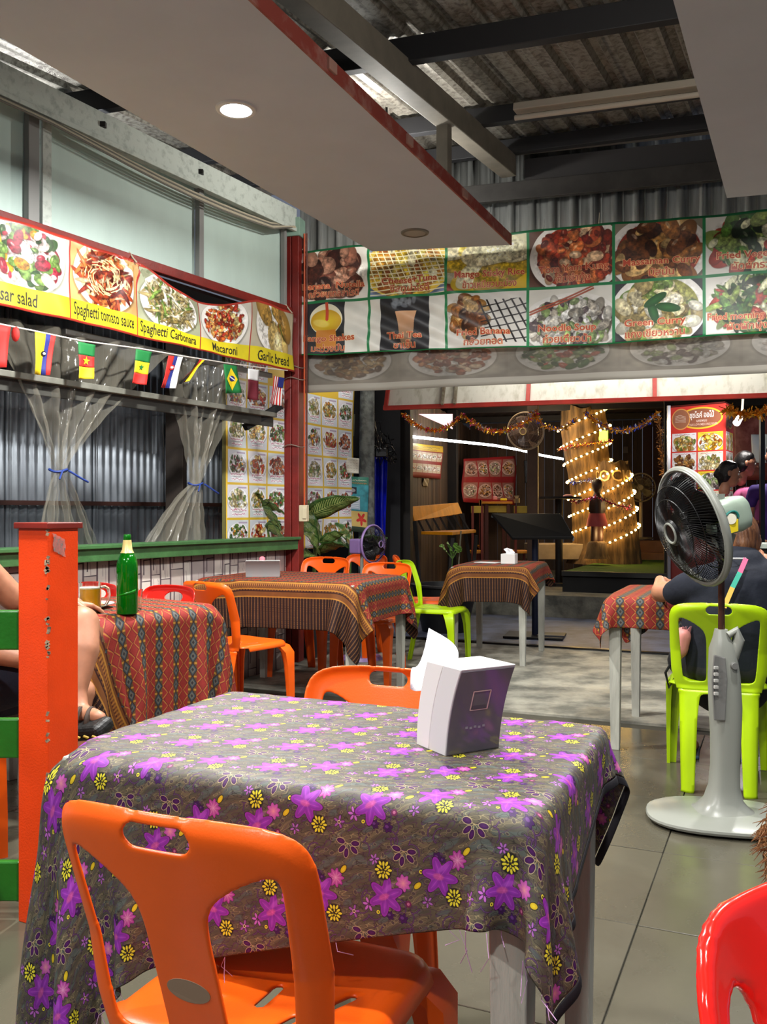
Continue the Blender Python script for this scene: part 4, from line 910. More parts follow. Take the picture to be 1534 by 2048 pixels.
# tinsel garlands
def garland(name, label, pts, cols, n_=260, l=.06, seed=1):
    r = random.Random(seed); pts = [Vector(p) for p in pts]; seg = [(pts[i + 1] - pts[i]).length for i in range(len(pts) - 1)]; tot = sum(seg); b = MB()
    for i in range(n_):
        s = r.random() * tot; k = 0
        while k < len(seg) - 1 and s > seg[k]: s -= seg[k]; k += 1
        p = pts[k].lerp(pts[k + 1], s / seg[k]); d = Vector((r.gauss(0, 1), r.gauss(0, 1), r.gauss(0, 1))).normalized(); e = d.cross(Vector((r.random(), r.random(), r.random()))).normalized() * .006
        q = p + d * l * (.5 + r.random() * .6); b.add([p - e, p + e, q + e * .6, q - e * .6], [(0, 1, 2, 3)], None, r.randint(0, len(cols) - 1))
    b.tube(pts, .006, 5)
    o = b.build(name, cols, solid=.0006); return tag(o, label, 'garland')
GOLD = mat('gold_tinsel', (.85, .6, .2), .2, .9); PINKT = mat('pink_tinsel', (.8, .25, .45), .2, .8); BLUET = mat('blue_tinsel', (.2, .3, .85), .2, .8); SILV = mat('silver_tinsel', (.8, .8, .85), .15, .95)
def gp_(px, py, o=-.57):
    k = (px - 767) / FPX; P0 = BWp(0, 0, o); t = (k * P0.y - P0.x) / (UB.x - k * UB.y); q = P0 + UB * t; return Vector((q.x, q.y, HC - (py - 1024) / FPX * q.y))
def sag(a, b_, d, n_=14): a, b_ = Vector(a), Vector(b_); return [a.lerp(b_, i / n_) - Z3 * d * 4 * (i / n_) * (1 - i / n_) for i in range(n_ + 1)]
garland('tinsel_garland', 'gold and pink tinsel garland drooping under the red rail near the plank wall', sag(gp_(808, 828), gp_(925, 830), .13), [GOLD, GOLD, GOLD, SILV, PINKT], 380, .032, 1)
garland('tinsel_garland', 'gold and pink tinsel garland drooping in front of the round wall fan', sag(gp_(925, 830), gp_(1075, 824), .14), [GOLD, GOLD, GOLD, SILV, PINKT], 420, .034, 2)
garland('tinsel_garland', 'gold tinsel garland with blue tips left of the tall lit stump', sag(gp_(1062, 824), gp_(1150, 840), .10), [GOLD, GOLD, GOLD, SILV, BLUET], 220, .032, 3)
garland('tinsel_garland', 'gold tinsel garland with blue tips drooping right of the tall lit stump', sag(gp_(1170, 824), gp_(1318, 824), .14), [GOLD, GOLD, GOLD, SILV, BLUET], 420, .034, 4)
garland('tinsel_garland', 'gold tinsel garland hanging beside the spotlight at the far right', sag(gp_(1452, 818), gp_(1545, 818), .04), [GOLD], 200, .06, 5)
garland('tinsel_garland', 'silver tinsel wrapped around the tall stump below its middle', [(cx1 - .02 + .36 * math.cos(a), SY + .36 * math.sin(a), 1.62 + .02 * math.cos(a)) for a in [3.3 + .2 * i for i in range(14)]], [SILV, BLUET], 240, .05, 6)
garland('tinsel_garland', 'pink tinsel draped across both lit tree stumps', [P(1140, 1003, 12.2), P(1165, 1001, 12.0), P(1190, 994, 11.9), P(1215, 1003, 11.8), P(1240, 1012, 11.8), P(1264, 1016, 11.9)], [PINKT, SILV], 260, .05, 7)
garland('tinsel_garland', 'gold and silver tinsel wrapped high around the tall stump', [(cx1 - .14 + .38 * math.cos(a), SY + .38 * math.sin(a), 2.13 + .05 * math.cos(a)) for a in [3.2 + .2 * i for i in range(14)]], [GOLD, SILV, PINKT], 280, .05, 8)
garland('tinsel_garland', 'dark tinsel strands hanging down the wall beside the red menu pillar', sag(P(1318, 835, 12.5), P(1330, 960, 12.5), 0, 10), [mat('bronze_tinsel', (.5, .38, .3), .3, .7)], 260, .09, 9)
# small lit picture box beside the stump
lbx = thing('light_box', 'small glowing yellow picture box beside the tall lit stump', 'light box', P(1206, 874, 12.6))
MB().box(P(1206, 874, 12.7), (.15, .10, .20)).build('casing', mat('box_edge', (.3, .35, .15), .5), lbx, bevel=.005)
MB().box(P(1206, 874, 12.64), (.135, .006, .18)).build('lit_face', mat('lit_face', (.9, .9, .3), .5, emit=(.85, .95, .3), estr=2.2), lbx)
# little carved figure with a pink skirt
def blob(name, m, caps, vox, parent=None, sm=4):
    b = MB()
    for c in caps:
        a_, r0, b_, r1 = Vector(c[0]), c[1], Vector(c[2]), c[3]; d = b_ - a_; n_ = max(2, int(d.length / max(min(r0, r1), .004) * 1.6) + 1); pts = []; rs = []
        L_ = d.length; dn = d / L_ if L_ > 1e-6 else Vector((0, 0, 1))
        for k in range(4): f_ = k / 4 * math.pi / 2; pts.append(a_ - dn * r0 * math.cos(f_)); rs.append(max(r0 * math.sin(f_), .0008))
        for k in range(n_ + 1): pts.append(a_.lerp(b_, k / n_)); rs.append(r0 + (r1 - r0) * k / n_)
        for k in range(1, 5): f_ = k / 4 * math.pi / 2; pts.append(b_ + dn * r1 * math.sin(f_)); rs.append(max(r1 * math.cos(f_), .0008))
        b.tube(pts, rs, 14)
    o = b.build(name, m, parent, smooth=True, ang=180)
    rm_ = o.modifiers.new('r', 'REMESH'); rm_.mode = 'VOXEL'; rm_.voxel_size = vox; rm_.use_smooth_shade = True
    s_ = o.modifiers.new('s', 'SMOOTH'); s_.factor = .5; s_.iterations = sm
    return o
fg = thing('carved_figure', 'dark carved wooden figure in a pink skirt standing before the lit stumps', 'figurine', P(1192, 1119, 12.0))
fp = lambda x, z, y=12.0: Vector((P(x, 0, 12.0).x, y, HC - (z - 1024) / FPX * 12.0))
blob('body', mat('dark_carving', (.22, .13, .08), .5), [(fp(1194, 968), .075, fp(1194, 975), .07), (fp(1194, 985), .04, fp(1194, 1000), .08), (fp(1194, 1000), .08, fp(1194, 1028), .085), (fp(1184, 1000), .04, fp(1182, 1022), .035), (fp(1204, 1000), .04, fp(1207, 1022), .035), (fp(1188, 1040), .05, fp(1187, 1085), .04), (fp(1200, 1040), .05, fp(1201, 1085), .04)], .014, fg)
MB().lathe([(.10, 0), (.125, -.09), (.14, -.17)], 24, Matrix.Translation(fp(1194, 1027))).build('skirt', mat('pink_cloth', (.72, .32, .32), .8), fg, smooth=True, solid=.006)
MB().lathe([(.17, 0), (.15, .05), (.13, .20), (.10, .23), (.0001, .23)], 20, Matrix.Translation(fp(1194, 1117))).build('plinth', BARK, fg, smooth=True)
# wall fan
def fan_head(t, c, ax, r, ring_m, wire_m, blade_m, hub_m, motor_m, cap_m, n=40, motor=True, depth=.09, wires=True, rr=.011, spiral=False, msc=1.0):
    ax = Vector(ax).normalized(); M = Matrix.Translation(c) @ ax.to_track_quat('Z', 'Y').to_matrix().to_4x4()
    MB().tube([M @ Vector((r * math.cos(a), r * math.sin(a), 0)) for a in [k * 2 * math.pi / 48 for k in range(48)]], rr, 10, closed=True).build('guard_ring', ring_m, t, smooth=True)
    if rr < .02:
        b = MB(); K = 48
        b.add([M @ Vector(((r + .001) * math.cos(k * 2 * math.pi / K), (r + .001) * math.sin(k * 2 * math.pi / K), s_)) for s_ in (-rr * 1.2, rr * 1.2) for k in range(K)], [(k, (k + 1) % K, K + (k + 1) % K, K + k) for k in range(K)])
        b.build('guard_band', ring_m, t, smooth=True, solid=.006)
    for sgn, nm in ((1, 'front_guard'), (-1, 'rear_guard')):
        b = MB(); d = depth * (1 if sgn > 0 else .8); N = n * (1 if sgn > 0 else 1)
        for k in range(N):
            a = 2 * math.pi * k / N; pts = []
            for i in range(9):
                q = i / 8; rad_ = r * (.22 + .78 * q); h = d * (1 - q ** 3.2); aa = a + (.5 * (1 - q) if spiral and sgn > 0 else 0); pts.append(M @ Vector((rad_ * math.cos(aa), rad_ * math.sin(aa), sgn * h)))
            b.tube(pts, .0013 if r > .18 else .0012, 4)
        for q in (.45, .72): b.tube([M @ Vector((r * (.22 + .78 * q) * math.cos(a), r * (.22 + .78 * q) * math.sin(a), sgn * d * (1 - q ** 3.2))) for a in [k * 2 * math.pi / 40 for k in range(40)]], .002, 4, closed=True)
        o = b.build(nm, wire_m, t); o['kind'] = 'stuff'
    b = MB()
    b.lathe([(r * .23, -.006), (r * .235, 0), (r * .2, .008), (r * .0001, .009)][::1], 32, M @ Matrix.Translation((0, 0, depth))); b.build('front_cap', hub_m, t, smooth=True)
    MB().tube([M @ Vector((r * .17 * math.cos(a), r * .17 * math.sin(a), depth + .010)) for a in [k * 2 * math.pi / 32 for k in range(32)]], r * .022, 8, closed=True).build('cap_ring', cap_m, t, smooth=True)
    for k in range(5):
        a0 = k * 2 * math.pi / 5 + .3; b = MB()
        def fbld(u, v): 
            q = r * (.10 + .78 * v); wd = (.35 + .50 * math.sin(math.pi * min(1, v * .85 + .12))) ; a = a0 + (u - .5) * wd * 1.15 + v * .35; return M @ Vector((q * math.cos(a), q * math.sin(a), (u - .5) * .075 * (1 - .3 * v) - .002))
        b.grid(fbld, 8, 10); b.build('blade', blade_m, t, smooth=True, solid=.002)
    MB().lathe([(r * .15, -.035), (r * .16, .01), (r * .12, .035), (.0001, .04)], 24, M).build('hub', blade_m, t, smooth=True)
    return M
wf = thing('wall_fan', 'round brownish wall fan mounted high on a timber post', 'fan', P(1050, 862, 10.9))
BRW = mat('fan_grey_brown', (.46, .36, .3), .4); M_ = fan_head(wf, P(1051, 862, 10.9), (-.45, -.9, -.15), .225, mat('fan_rim', (.6, .52, .42), .4), BRW, mat('dusk_blade', (.30, .24, .22), .4), BRW, BRW, mat('cream_cap', (.75, .66, .4), .4), n=60, rr=.012)
MB().cyl(P(1054, 866, 11.0), P(1062, 870, 11.2), .07, .05).build('motor', BRW, wf, smooth=True)
MB().bar(P(1062, 878, 11.1), P(1069, 893, 11.14), .07, .05).build('bracket', mat('fan_cream', (.62, .5, .38), .5), wf, bevel=.01)
# second standing fan at the far right of the stumps (pale)
sf = thing('standing_fan', 'pale dim standing fan right of the lit stumps in the dark', 'fan', (3.9, 13.2, .45))
fan_head(sf, P(1282, 975, 12.8), (-.3, -.9, 0), .2, mat('dim_grey', (.25, .23, .22), .5), mat('dim_grey', 0), mat('dim_grey', 0), mat('dim_grey', 0), BRW, mat('dim_grey', 0), n=36)
MB().cyl(P(1282, 985, 12.9), P(1282, 1075, 12.9), .02, .03).build('pole', mat('pale_pole', (.5, .45, .4), .5), sf, smooth=True); MB().cyl(P(1282, 1078, 12.9), P(1282, 1074, 12.9), .18, .16, 24).build('foot', mat('dim_grey', 0), sf, smooth=True)
# ---- black lectern board on pole
lc = thing('lectern', 'black tilted display board on a slim pole stand behind the far red-clothed table', 'lectern', G(1070, 1275))
q = [P(983, 1032, 8.55), P(1121, 1033, 8.4), P(1147, 1079, 8.0), P(1025, 1080, 8.15)]
MB().plate(q, -.03).build('board', mat('matt_black', (.035, .035, .04), .45), lc, bevel=.004)
MB().bar(q[1], q[2], .012, .035).build('edge_trim', mat('alu', (.6, .6, .62), .35, .8), lc); MB().bar(q[0], q[1], .012, .03).build('edge_trim', mat('grey_edge', (.2, .22, .22), .4), lc)
tp = P(1070, 1060, 8.3); gb = G(1070, 1275)
MB().cyl(tp, Vector((gb.x, gb.y, .03)), .028, .03).build('pole', mat('dark_blue_steel', (.10, .12, .2), .4, .3), lc, smooth=True)
MB().box((gb.x, gb.y, .02), (.55, .40, .02), Matrix.Rotation(R(-16), 3, 'Z')).build('base_plate', mat('matt_black', 0), lc, bevel=.006)
MB().box((gb.x + .12, gb.y - .15, .035), (.25, .05, .02), Matrix.Rotation(R(-16), 3, 'Z')).build('base_bar', mat('dull_steel', (.3, .3, .32), .4, .6), lc, bevel=.004)
# ---- grey pole with wires, blue tarp, calendar, island poster
gp = thing('utility_pole', 'weathered grey concrete pole between the island poster and the blue tarp', 'pole', G(733, 1240))
gc = G(733, 1240); gx = P(733, 1000, 8.6)
MB().tube([(gx.x, 8.6, 0), (gx.x, 8.6, 1.2), (gx.x + .01, 8.6, 2.7)], [.085, .08, .07], 10).build('shaft', mat('pole_concrete', (.48, .50, .48), .75, col2=(.32, .33, .32), vscale=12, bump=.4, thr=(.4, .6)), gp, smooth=True)
b = MB()
def ft(u, v):
    x0 = P(744, 0, 8.95).x; x1 = P(775, 0, 8.95).x; z1 = 1.18 + 110 / FPX * 8.95; z0 = .1; z = z0 + (z1 - z0) * v; return Vector((x0 + (x1 - x0) * u - .05 * (1 - v) * (u), 8.95 + .03 * math.sin(u * 14 + v * 2), z))
b.grid(ft, 30, 20); tag(b.build('tarpaulin', mat('blue_tarp', (.02, .09, .75), .4, var=.25, vscale=5), smooth=True, solid=.003), 'bright blue tarpaulin hanging beside the grey pole', 'tarpaulin')
r = random.Random(5)
wr = thing('wire_tangle', 'tangle of black electric wires hanging over the grey pole and blue tarp', 'wires', P(760, 860, 8.7))
for k in range(16):
    a_ = P(718 + r.random() * 30, 820 + r.random() * 15, 8.6 + r.random() * .2); b_ = P(755 + r.random() * 40, 880 + r.random() * 50, 8.7 + r.random() * .2); pts = [a_.lerp(b_, i / 8) - Z3 * math.sin(i / 8 * math.pi) * r.uniform(-.05, .22) + Vector((r.gauss(0, .012), 0, r.gauss(0, .012))) for i in range(9)]
    MB().tube(pts, r.uniform(.004, .008), 5).build('wire', BLACK, wr)
MB().box(P(762, 905, 8.75), (.12, .06, .09)).build('junction_box', BLACK, wr, bevel=.01)
sheet('island_poster', M_LP, [P(676, 951, 8.4), P(737, 955, 8.5), P(735, 1066, 8.5), P(680, 1060, 8.4)], 'teal travel poster with a red starfish tied to the grey pole', 'poster')
sheet('calendar', M_CL, [P(680, 913, 8.38), P(718, 917, 8.42), P(718, 947, 8.42), P(679, 946, 8.38)], 'cream calendar sheet above the teal travel poster', 'calendar')
# things in the gloom left of the pole
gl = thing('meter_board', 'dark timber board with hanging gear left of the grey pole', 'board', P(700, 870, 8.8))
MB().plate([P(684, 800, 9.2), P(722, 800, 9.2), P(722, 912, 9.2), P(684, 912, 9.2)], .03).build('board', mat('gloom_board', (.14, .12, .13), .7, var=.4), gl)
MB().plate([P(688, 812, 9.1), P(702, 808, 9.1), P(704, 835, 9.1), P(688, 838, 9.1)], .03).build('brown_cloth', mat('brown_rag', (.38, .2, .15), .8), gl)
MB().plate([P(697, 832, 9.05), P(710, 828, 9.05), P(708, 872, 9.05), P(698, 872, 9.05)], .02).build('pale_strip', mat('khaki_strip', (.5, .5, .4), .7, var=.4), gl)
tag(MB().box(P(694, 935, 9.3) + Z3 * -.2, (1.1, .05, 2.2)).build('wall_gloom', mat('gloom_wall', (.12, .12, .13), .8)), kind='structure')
# bright picture strip seen under the fascia at left
sheet('lit_sign', mat('glowing_sign', (.9, .7, .7), .5, col2=(.8, .35, .4), vscale=6, emit=(1, .82, .85), estr=.9), [P(838, 828, 10.6), P(905, 828, 10.9), P(905, 858, 10.9), P(838, 828.5, 10.6)], 'brightly lit pinkish picture sign high on the plank wall', 'sign', wob=.0)
# ---- red menu pillar, spotlight, dark corner
mp = thing('menu_pillar', 'square pillar faced with a bright red and white picture menu behind the standing fan', 'menu pillar', P(1400, 1100, 9.6).xy.to_3d() + Z3 * .2)
a_ = P(1340, 0, 9.5); b_ = P(1451, 0, 9.1); c_ = P(1466, 0, 9.45)
def zc(p, z): return Vector((p.x, p.y, z))
b = MB(); b.add([zc(a_, 1.05 - .05), zc(b_, 1.0), zc(b_, 2.28), zc(a_, 2.28)], [(0, 1, 2, 3)], [[(0, 0), (1, 0), (1, 1), (0, 1)]]); b.build('menu_face', M_RM, mp, solid=.004)
b = MB(); b.add([zc(b_, 1.0), zc(c_, 1.0), zc(c_, 2.28), zc(b_, 2.28)], [(0, 1, 2, 3)], [[(0, 0), (1, 0), (1, 1), (0, 1)]]); b.build('side_face', M_RM, mp, solid=.004)
MB().plate([zc(a_, .2) + Vector((0, .02, 0)), zc(b_, .2) + Vector((0, .02, 0)), zc(c_, .2), zc(c_, .2) + Vector((-.6, .3, 0))], 2.1).build('core', mat('pillar_red', (.4, .12, .1), .6), mp)
MB().bar(zc(a_, .2) - Vector((.02, .02, 0)), zc(a_, 2.3) - Vector((.02, .02, 0)), .03, .03).build('alu_edge', mat('alu', 0), mp)
sp = thing('spotlight', 'small white spotlight shining below the red rail at the far right', 'lamp', P(1478, 840, 8.9))
MB().cyl(P(1473, 846, 8.8), P(1484, 828, 8.9), .035, .03, 14).build('lamp_head', mat('white_enamel', (.85, .85, .85), .4, emit=(1, 1, 1), estr=1.6), sp, smooth=True); MB().cyl(P(1484, 828, 8.9), Vector((P(1490, 0, 8.95).x, 8.95, 2.68)), .012).build('arm', CREAM, sp, smooth=True)
sheet('poster', mat('maroon_poster', (.36, .12, .16), .5, col2=(.5, .3, .33), vscale=5, thr=(.5, .7)), [P(1466, 828, 12), P(1560, 826, 11.6), P(1560, 960, 11.6), P(1466, 960, 12)], 'maroon patterned sheet on the wall at the far right behind the pink-shirted people')
sheet('paper_notice', mat('bluish_paper', (.70, .74, .8), .6), [P(1503, 869, 11), P(1548, 868, 10.8), P(1548, 926, 10.8), P(1503, 925, 11)], 'pale bluish paper notice on the maroon wall', 'notice')
frm = thing('door_frame', 'thin black metal frame upright at the far right edge', 'frame', P(1524, 1100, 7.5).xy.to_3d())
MB().bar(P(1524, 829, 7.5), zc(P(1524, 0, 7.5), 0.0), .035, .035).build('upright', BLACK, frm); MB().bar(P(1518, 828, 7.5), P(1600, 824, 7.3), .035, .035).build('crossbar', mat('grey_edge', 0), frm)
# counter shelf far right with bits
ct = thing('serving_counter', 'serving counter edge with a pale cloth at the far right', 'counter', P(1540, 1100, 6.6).xy.to_3d())
MB().box(P(1570, 1085, 6.6) + Vector((0, 0, -.02)), (.5, .4, .03)).build('counter_top', mat('pale_counter', (.66, .7, .66), .5), ct); MB().box(zc(P(1570, 0, 6.6), .46), (.44, .34, .9)).build('cabinet', mat('dark_cabinet', (.08, .08, .09), .6), ct)

# ================================================================== PLASTIC CHAIRS
def smax(a, b, k=120.): m = np.maximum(a, b); return m + np.log(np.exp(k * (a - m)) + np.exp(k * (b - m))) / k
def rbox(X, Z, cx, cz, hx_, hz, r): qx = np.abs(X - cx) - hx_ + r; qz = np.abs(Z - cz) - hz + r; return np.hypot(np.maximum(qx, 0), np.maximum(qz, 0)) + np.minimum(np.maximum(qx, qz), 0) - r
def sdf_mesh(sdf, x0, x1, z0, z1, res, fmap, keep=None):
    nx = int(round((x1 - x0) / res)); nz = int(round((z1 - z0) / res)); xs = np.linspace(x0, x1, nx + 1); zs = np.linspace(z0, z1, nz + 1)
    X, Z = np.meshgrid(xs, zs); xc = (xs[1:] + xs[:-1]) / 2; zc_ = (zs[1:] + zs[:-1]) / 2; XC, ZC = np.meshgrid(xc, zc_); C = sdf(XC, ZC) < 0
    used = np.zeros(X.shape, int)
    for a in (0, 1):
        for b_ in (0, 1): used[a:a + C.shape[0], b_:b_ + C.shape[1]] += C
    bd = (used > 0) & (used < 4); inner = np.zeros(X.shape, bool)
    edge = np.zeros(X.shape, bool); edge[0, :] = edge[-1, :] = True; edge[:, 0] = edge[:, -1] = True
    bd &= ~edge; e = 1e-3
    for _ in range(4):
        D = sdf(X, Z); gx = (sdf(X + e, Z) - D) / e; gz = (sdf(X, Z + e) - D) / e; g = np.maximum(gx * gx + gz * gz, .05)
        X = np.where(bd, X - np.clip(D * gx / g, -res, res), X); Z = np.where(bd, Z - np.clip(D * gz / g, -res, res), Z)
    D = sdf(X, Z); idx = -np.ones(X.shape, int); vs = []
    for j, i in zip(*np.nonzero(used)): idx[j, i] = len(vs); vs.append(fmap(X[j, i], Z[j, i], D[j, i]))
    b = MB(); b.add(vs, [(idx[j, i], idx[j, i + 1], idx[j + 1, i + 1], idx[j + 1, i]) for j, i in zip(*np.nonzero(C))]); return b
CHT = .81
def back_sdf(kind):
    def f(X, Z):
        w_ = np.interp(Z, [0, .40, .44, .50, .60, .81], [.148, .158, .176, .192, .200, .204]); top = CHT - .022 * (X / .2) ** 2
        o = smax(rbox(X, Z, 0, .3, .204, .51, .085), np.abs(X) - w_); o = smax(o, Z - top)
        leg = smax(.092 - np.abs(X) + .02 * np.clip((Z - .1) / .3, 0, 1), Z - .405)                      # gap between the rear legs
        gap = smax(np.abs(X) - np.interp(Z, [0, .3, .41], [.096, .085, .074]), Z - .405)
        d = smax(o, -gap)
        if kind == 'slot':
            d = smax(d, -rbox(X, Z, 0, .772, .050, .0155, .015)); ax = np.abs(X)
            xo = np.interp(Z, [.45, .55, .75], [.142, .150, .162]); zt = .738 - .060 * np.clip((.158 - ax) / .11, 0, 1) ** 1.5
            h = smax(smax(.049 + .02 * np.clip((Z - .62) / .1, 0, 1) ** 2 - ax, ax - xo), smax(.458 - Z + .25 * np.clip(ax - .12, 0, 1), Z - zt)); d = smax(d, -h)
        elif kind == 'oval':
            d = smax(d, -(np.hypot(X / .066, (Z - .742) / .026) - 1) * .026); ax = np.abs(X); h = smax(smax(.05 - ax, ax - .14), smax(.46 - Z, Z - .66)); d = smax(d, -h)
        return d
    return f
def outer_d(x, z):
    X, Z = np.array([x]), np.array([z]); w_ = np.interp(Z, [0, .40, .44, .50, .60, .81], [.148, .158, .176, .192, .200, .204]); o = smax(rbox(X, Z, 0, .3, .204, .51, .085), np.abs(X) - w_)
    return float(smax(o, Z - (CHT - .022 * (X / .2) ** 2))[0])
def back_map(x, z, d):
    y = -.12 - (z - .44) * .34 if z > .44 else -.12 - (.44 - z) * .19
    s_ = min(1, max(0, (z - .44) / .15)); y += .035 * (x / .2) ** 2 * s_; y += .018 * math.exp(-(max(-outer_d(x, z), 0) / .013) ** 1.5)
    return (x, y, z)
def make_chair(name, label, m, kind='slot', group=None, badge=None):
    t = thing(name, label, 'chair', (0, 0, 0), 0, group, world=False); f = back_sdf(kind)
    sdf_mesh(f, -.22, .22, .42, .82, .007, back_map).build('backrest', m, t, smooth=True, solid=.0065, ang=180, subs=1)
    for s_ in (-1, 1): sdf_mesh(f, *( (-.20, 0) if s_ < 0 else (0, .20)), 0, .42, .010, back_map).build('leg', m, t, smooth=True, solid=.006, ang=180)
    def ss(X, Z):
        d = rbox(X, Z, 0, .082, .205, .188, .06)
        for k, (cx, cz, a) in enumerate(((-.11, .06, .5), (0, .05, 0), (.11, .06, -.5), (-.06, -.02, .3), (.06, -.02, -.3))):
            ca, sa = math.cos(a), math.sin(a); u = (X - cx) * ca + (Z - cz) * sa; v = -(X - cx) * sa + (Z - cz) * ca; d = smax(d, -rbox(u, v, 0, 0, .009, .038, .009), 300.)
        return d
    def sm_(x, y, d):
        e = max(0, 1 - math.hypot(x / .2, (y - .07) / .2)); rim = rbox(np.array([x]), np.array([y]), 0, .082, .205, .188, .06)[0]
        return (x, y, .445 - .012 * e - .030 * math.exp(-(max(-rim, 0) / .010) ** 1.3) * (1 if y > -.06 else .3))
    sdf_mesh(ss, -.22, .22, -.15, .29, .0088, sm_).build('seat', m, t, smooth=True, solid=.005, ang=180)
    for s_ in (-1, 1):
        b = MB(); K = [(0, .205, .262, .021, .019), (.15, .202, .258, .026, .022), (.30, .197, .250, .032, .026), (.38, .188, .240, .042, .034), (.42, .158, .222, .045, .04), (.438, .155, .215, .012, .012)]; vs = []
        sect = [(1, 1), (.35, 1.0), (-1, .55), (-1, .25), (.15, .35), (.3, .15), (.25, -1), (.95, -1), (1.0, .3)]
        for z, cx, cy, hx_, hy in K: vs += [(s_ * (cx + q * hx_), cy + w_ * hy, z) for q, w_ in sect]
        n_ = len(sect); b.add(vs, [(i * n_ + k, i * n_ + (k + 1) % n_, (i + 1) * n_ + (k + 1) % n_, (i + 1) * n_ + k) for i in range(5) for k in range(n_)] + [tuple(range(n_))[::-1], tuple(range(5 * n_, 6 * n_))])
        b.build('leg', m, t, smooth=True, ang=45)
    if badge:
        b = MB(); n_ = 28; q = [(.034 * math.cos(a), .548 + .018 * math.sin(a)) for a in [k * 2 * math.pi / n_ for k in range(n_)]]
        b.add([Vector(back_map(x, z, -.05)) + Vector((0, -.0036, 0)) for x, z in q], [tuple(range(n_))]); b.build('badge', badge, t, solid=.0012)
    return t
def put(t, px, py): pass
FA = math.atan2
def rz_of(f): return math.atan2(-f[0], f[1])
ORG_G = 'orange plastic chairs'
och = make_chair('plastic_chair', 'orange plastic chair with a bare oval badge, nearest, at the purple table', ORANGE, 'slot', ORG_G, mat('bare_badge', (.55, .46, .38), .6))
och2 = make_chair('plastic_chair', 'orange plastic chair on the far side of the purple table behind the tissue box', ORANGE, 'slot', ORG_G)
gch = make_chair('plastic_chair', 'lime green plastic chair carrying the woman in navy behind the standing fan', LIME, 'slot', 'lime green plastic chairs')
def place(t, root, f, z=0): t.location = (root[0], root[1], z); t.rotation_euler = (0, 0, rz_of(f)); return t
F0 = (.39, .92)
place(och, (-.195, 1.335), F0); place(och2, (-.078, 1.985), (-.39, -.92)); place(gch, (1.462, 3.93), (.34, .94))
place(copy_tree(och2, label='orange plastic chair turned half sideways between the beer table and middle table'), (-.86, 5.08), (.60, .80))
place(copy_tree(och2, label='orange plastic chair behind the middle red table, nearest the red column'), (-.51, 6.58), (-.42, -.91)).scale = (1.03, 1, 1.05)
place(copy_tree(och2, label='orange plastic chair behind the middle red table, nearest the lime green chair'), (-.05, 6.40), (-.42, -.91)).scale = (1, 1, 1.01)
place(copy_tree(och2, label='orange plastic chair standing furthest back beside the small purple fan'), (-.22, 7.42), (-.42, -.91)).scale = (1, 1, 1.03)
place(copy_tree(och2, label='orange plastic chair half hidden behind the side-on lime green chair'), (.31, 7.52), (1, -.05)).scale = (1, 1, 1.02)
place(copy_tree(gch, label='lime green plastic chair seen side-on at the end of the middle red table'), (.345, 6.98), (.93, -.36))
place(copy_tree(och2, label='orange plastic chair at the far left edge in front of the green planks'), (-1.50, 2.60), (.1, -1))
place(copy_tree(och2, label='orange plastic chair partly seen beyond the woman in navy at the right edge'), (2.05, 4.35), (-.9, .3))
rch = make_chair('plastic_chair', 'red plastic chair with an oval handle hole behind the beer bottle table', RED, 'oval', 'red plastic chairs')
place(rch, (-1.205, 4.455), (-.57, -.82))
place(copy_tree(rch, label='red plastic chair mostly hidden behind the beer mug'), (-1.64, 4.62), (-.5, -.86))
# thick red chair at the lower right edge
nc = thing('plastic_chair', 'glossy red thick-rimmed plastic chair with long oval holes at the bottom right corner', 'chair', (0, 0, 0), 0, 'red plastic chairs', world=False)
def nsdf(X, Z):
    d = smax(rbox(X, Z, 0, .53, .2, .235, .13), np.abs(X) - .20, 60.)
    for s_ in (-1, 1): d = smax(d, -(np.hypot((X - s_ * .092) / .046, (Z - .625) / .064) - 1) * .046, 200.)
    return d
RG2 = mat('glossy_red_plastic', (.90, .13, .10), .16, coat=.5)
sdf_mesh(nsdf, -.22, .22, .30, .80, .009, lambda x, z, d: (x, -.12 - (z - .44) * .3 + .05 * (x / .2) ** 2, z)).build('backrest', RG2, nc, smooth=True, solid=.020, ang=180, subs=1)
bk = nc.children[0]; bk.modifiers['s'].offset = 0; bk.modifiers.remove(bk.modifiers['u'])
m_ = bk.modifiers.new('r', 'REMESH'); m_.mode = 'VOXEL'; m_.voxel_size = .006; m_.use_smooth_shade = True; m_ = bk.modifiers.new('sm', 'SMOOTH'); m_.iterations = 14; m_.factor = .6
o = sdf_mesh(lambda X, Z: rbox(X, Z, 0, .07, .2, .2, .08), -.22, .22, -.15, .29, .02, lambda x, y, d: (x, y, .44)).build('seat', RG2, nc, smooth=True, solid=.03, ang=180)
for sx in (-1, 1):
    for y_ in (-.1, .24): MB().tube([(sx * .17, y_, .44), (sx * .2, y_ * 1.12, .03)], [.03, .02], 12).build('leg', RG2, nc, smooth=True)
place(nc, (.458 + .104, 1.05 - .16), (.6, -.8), -.03)

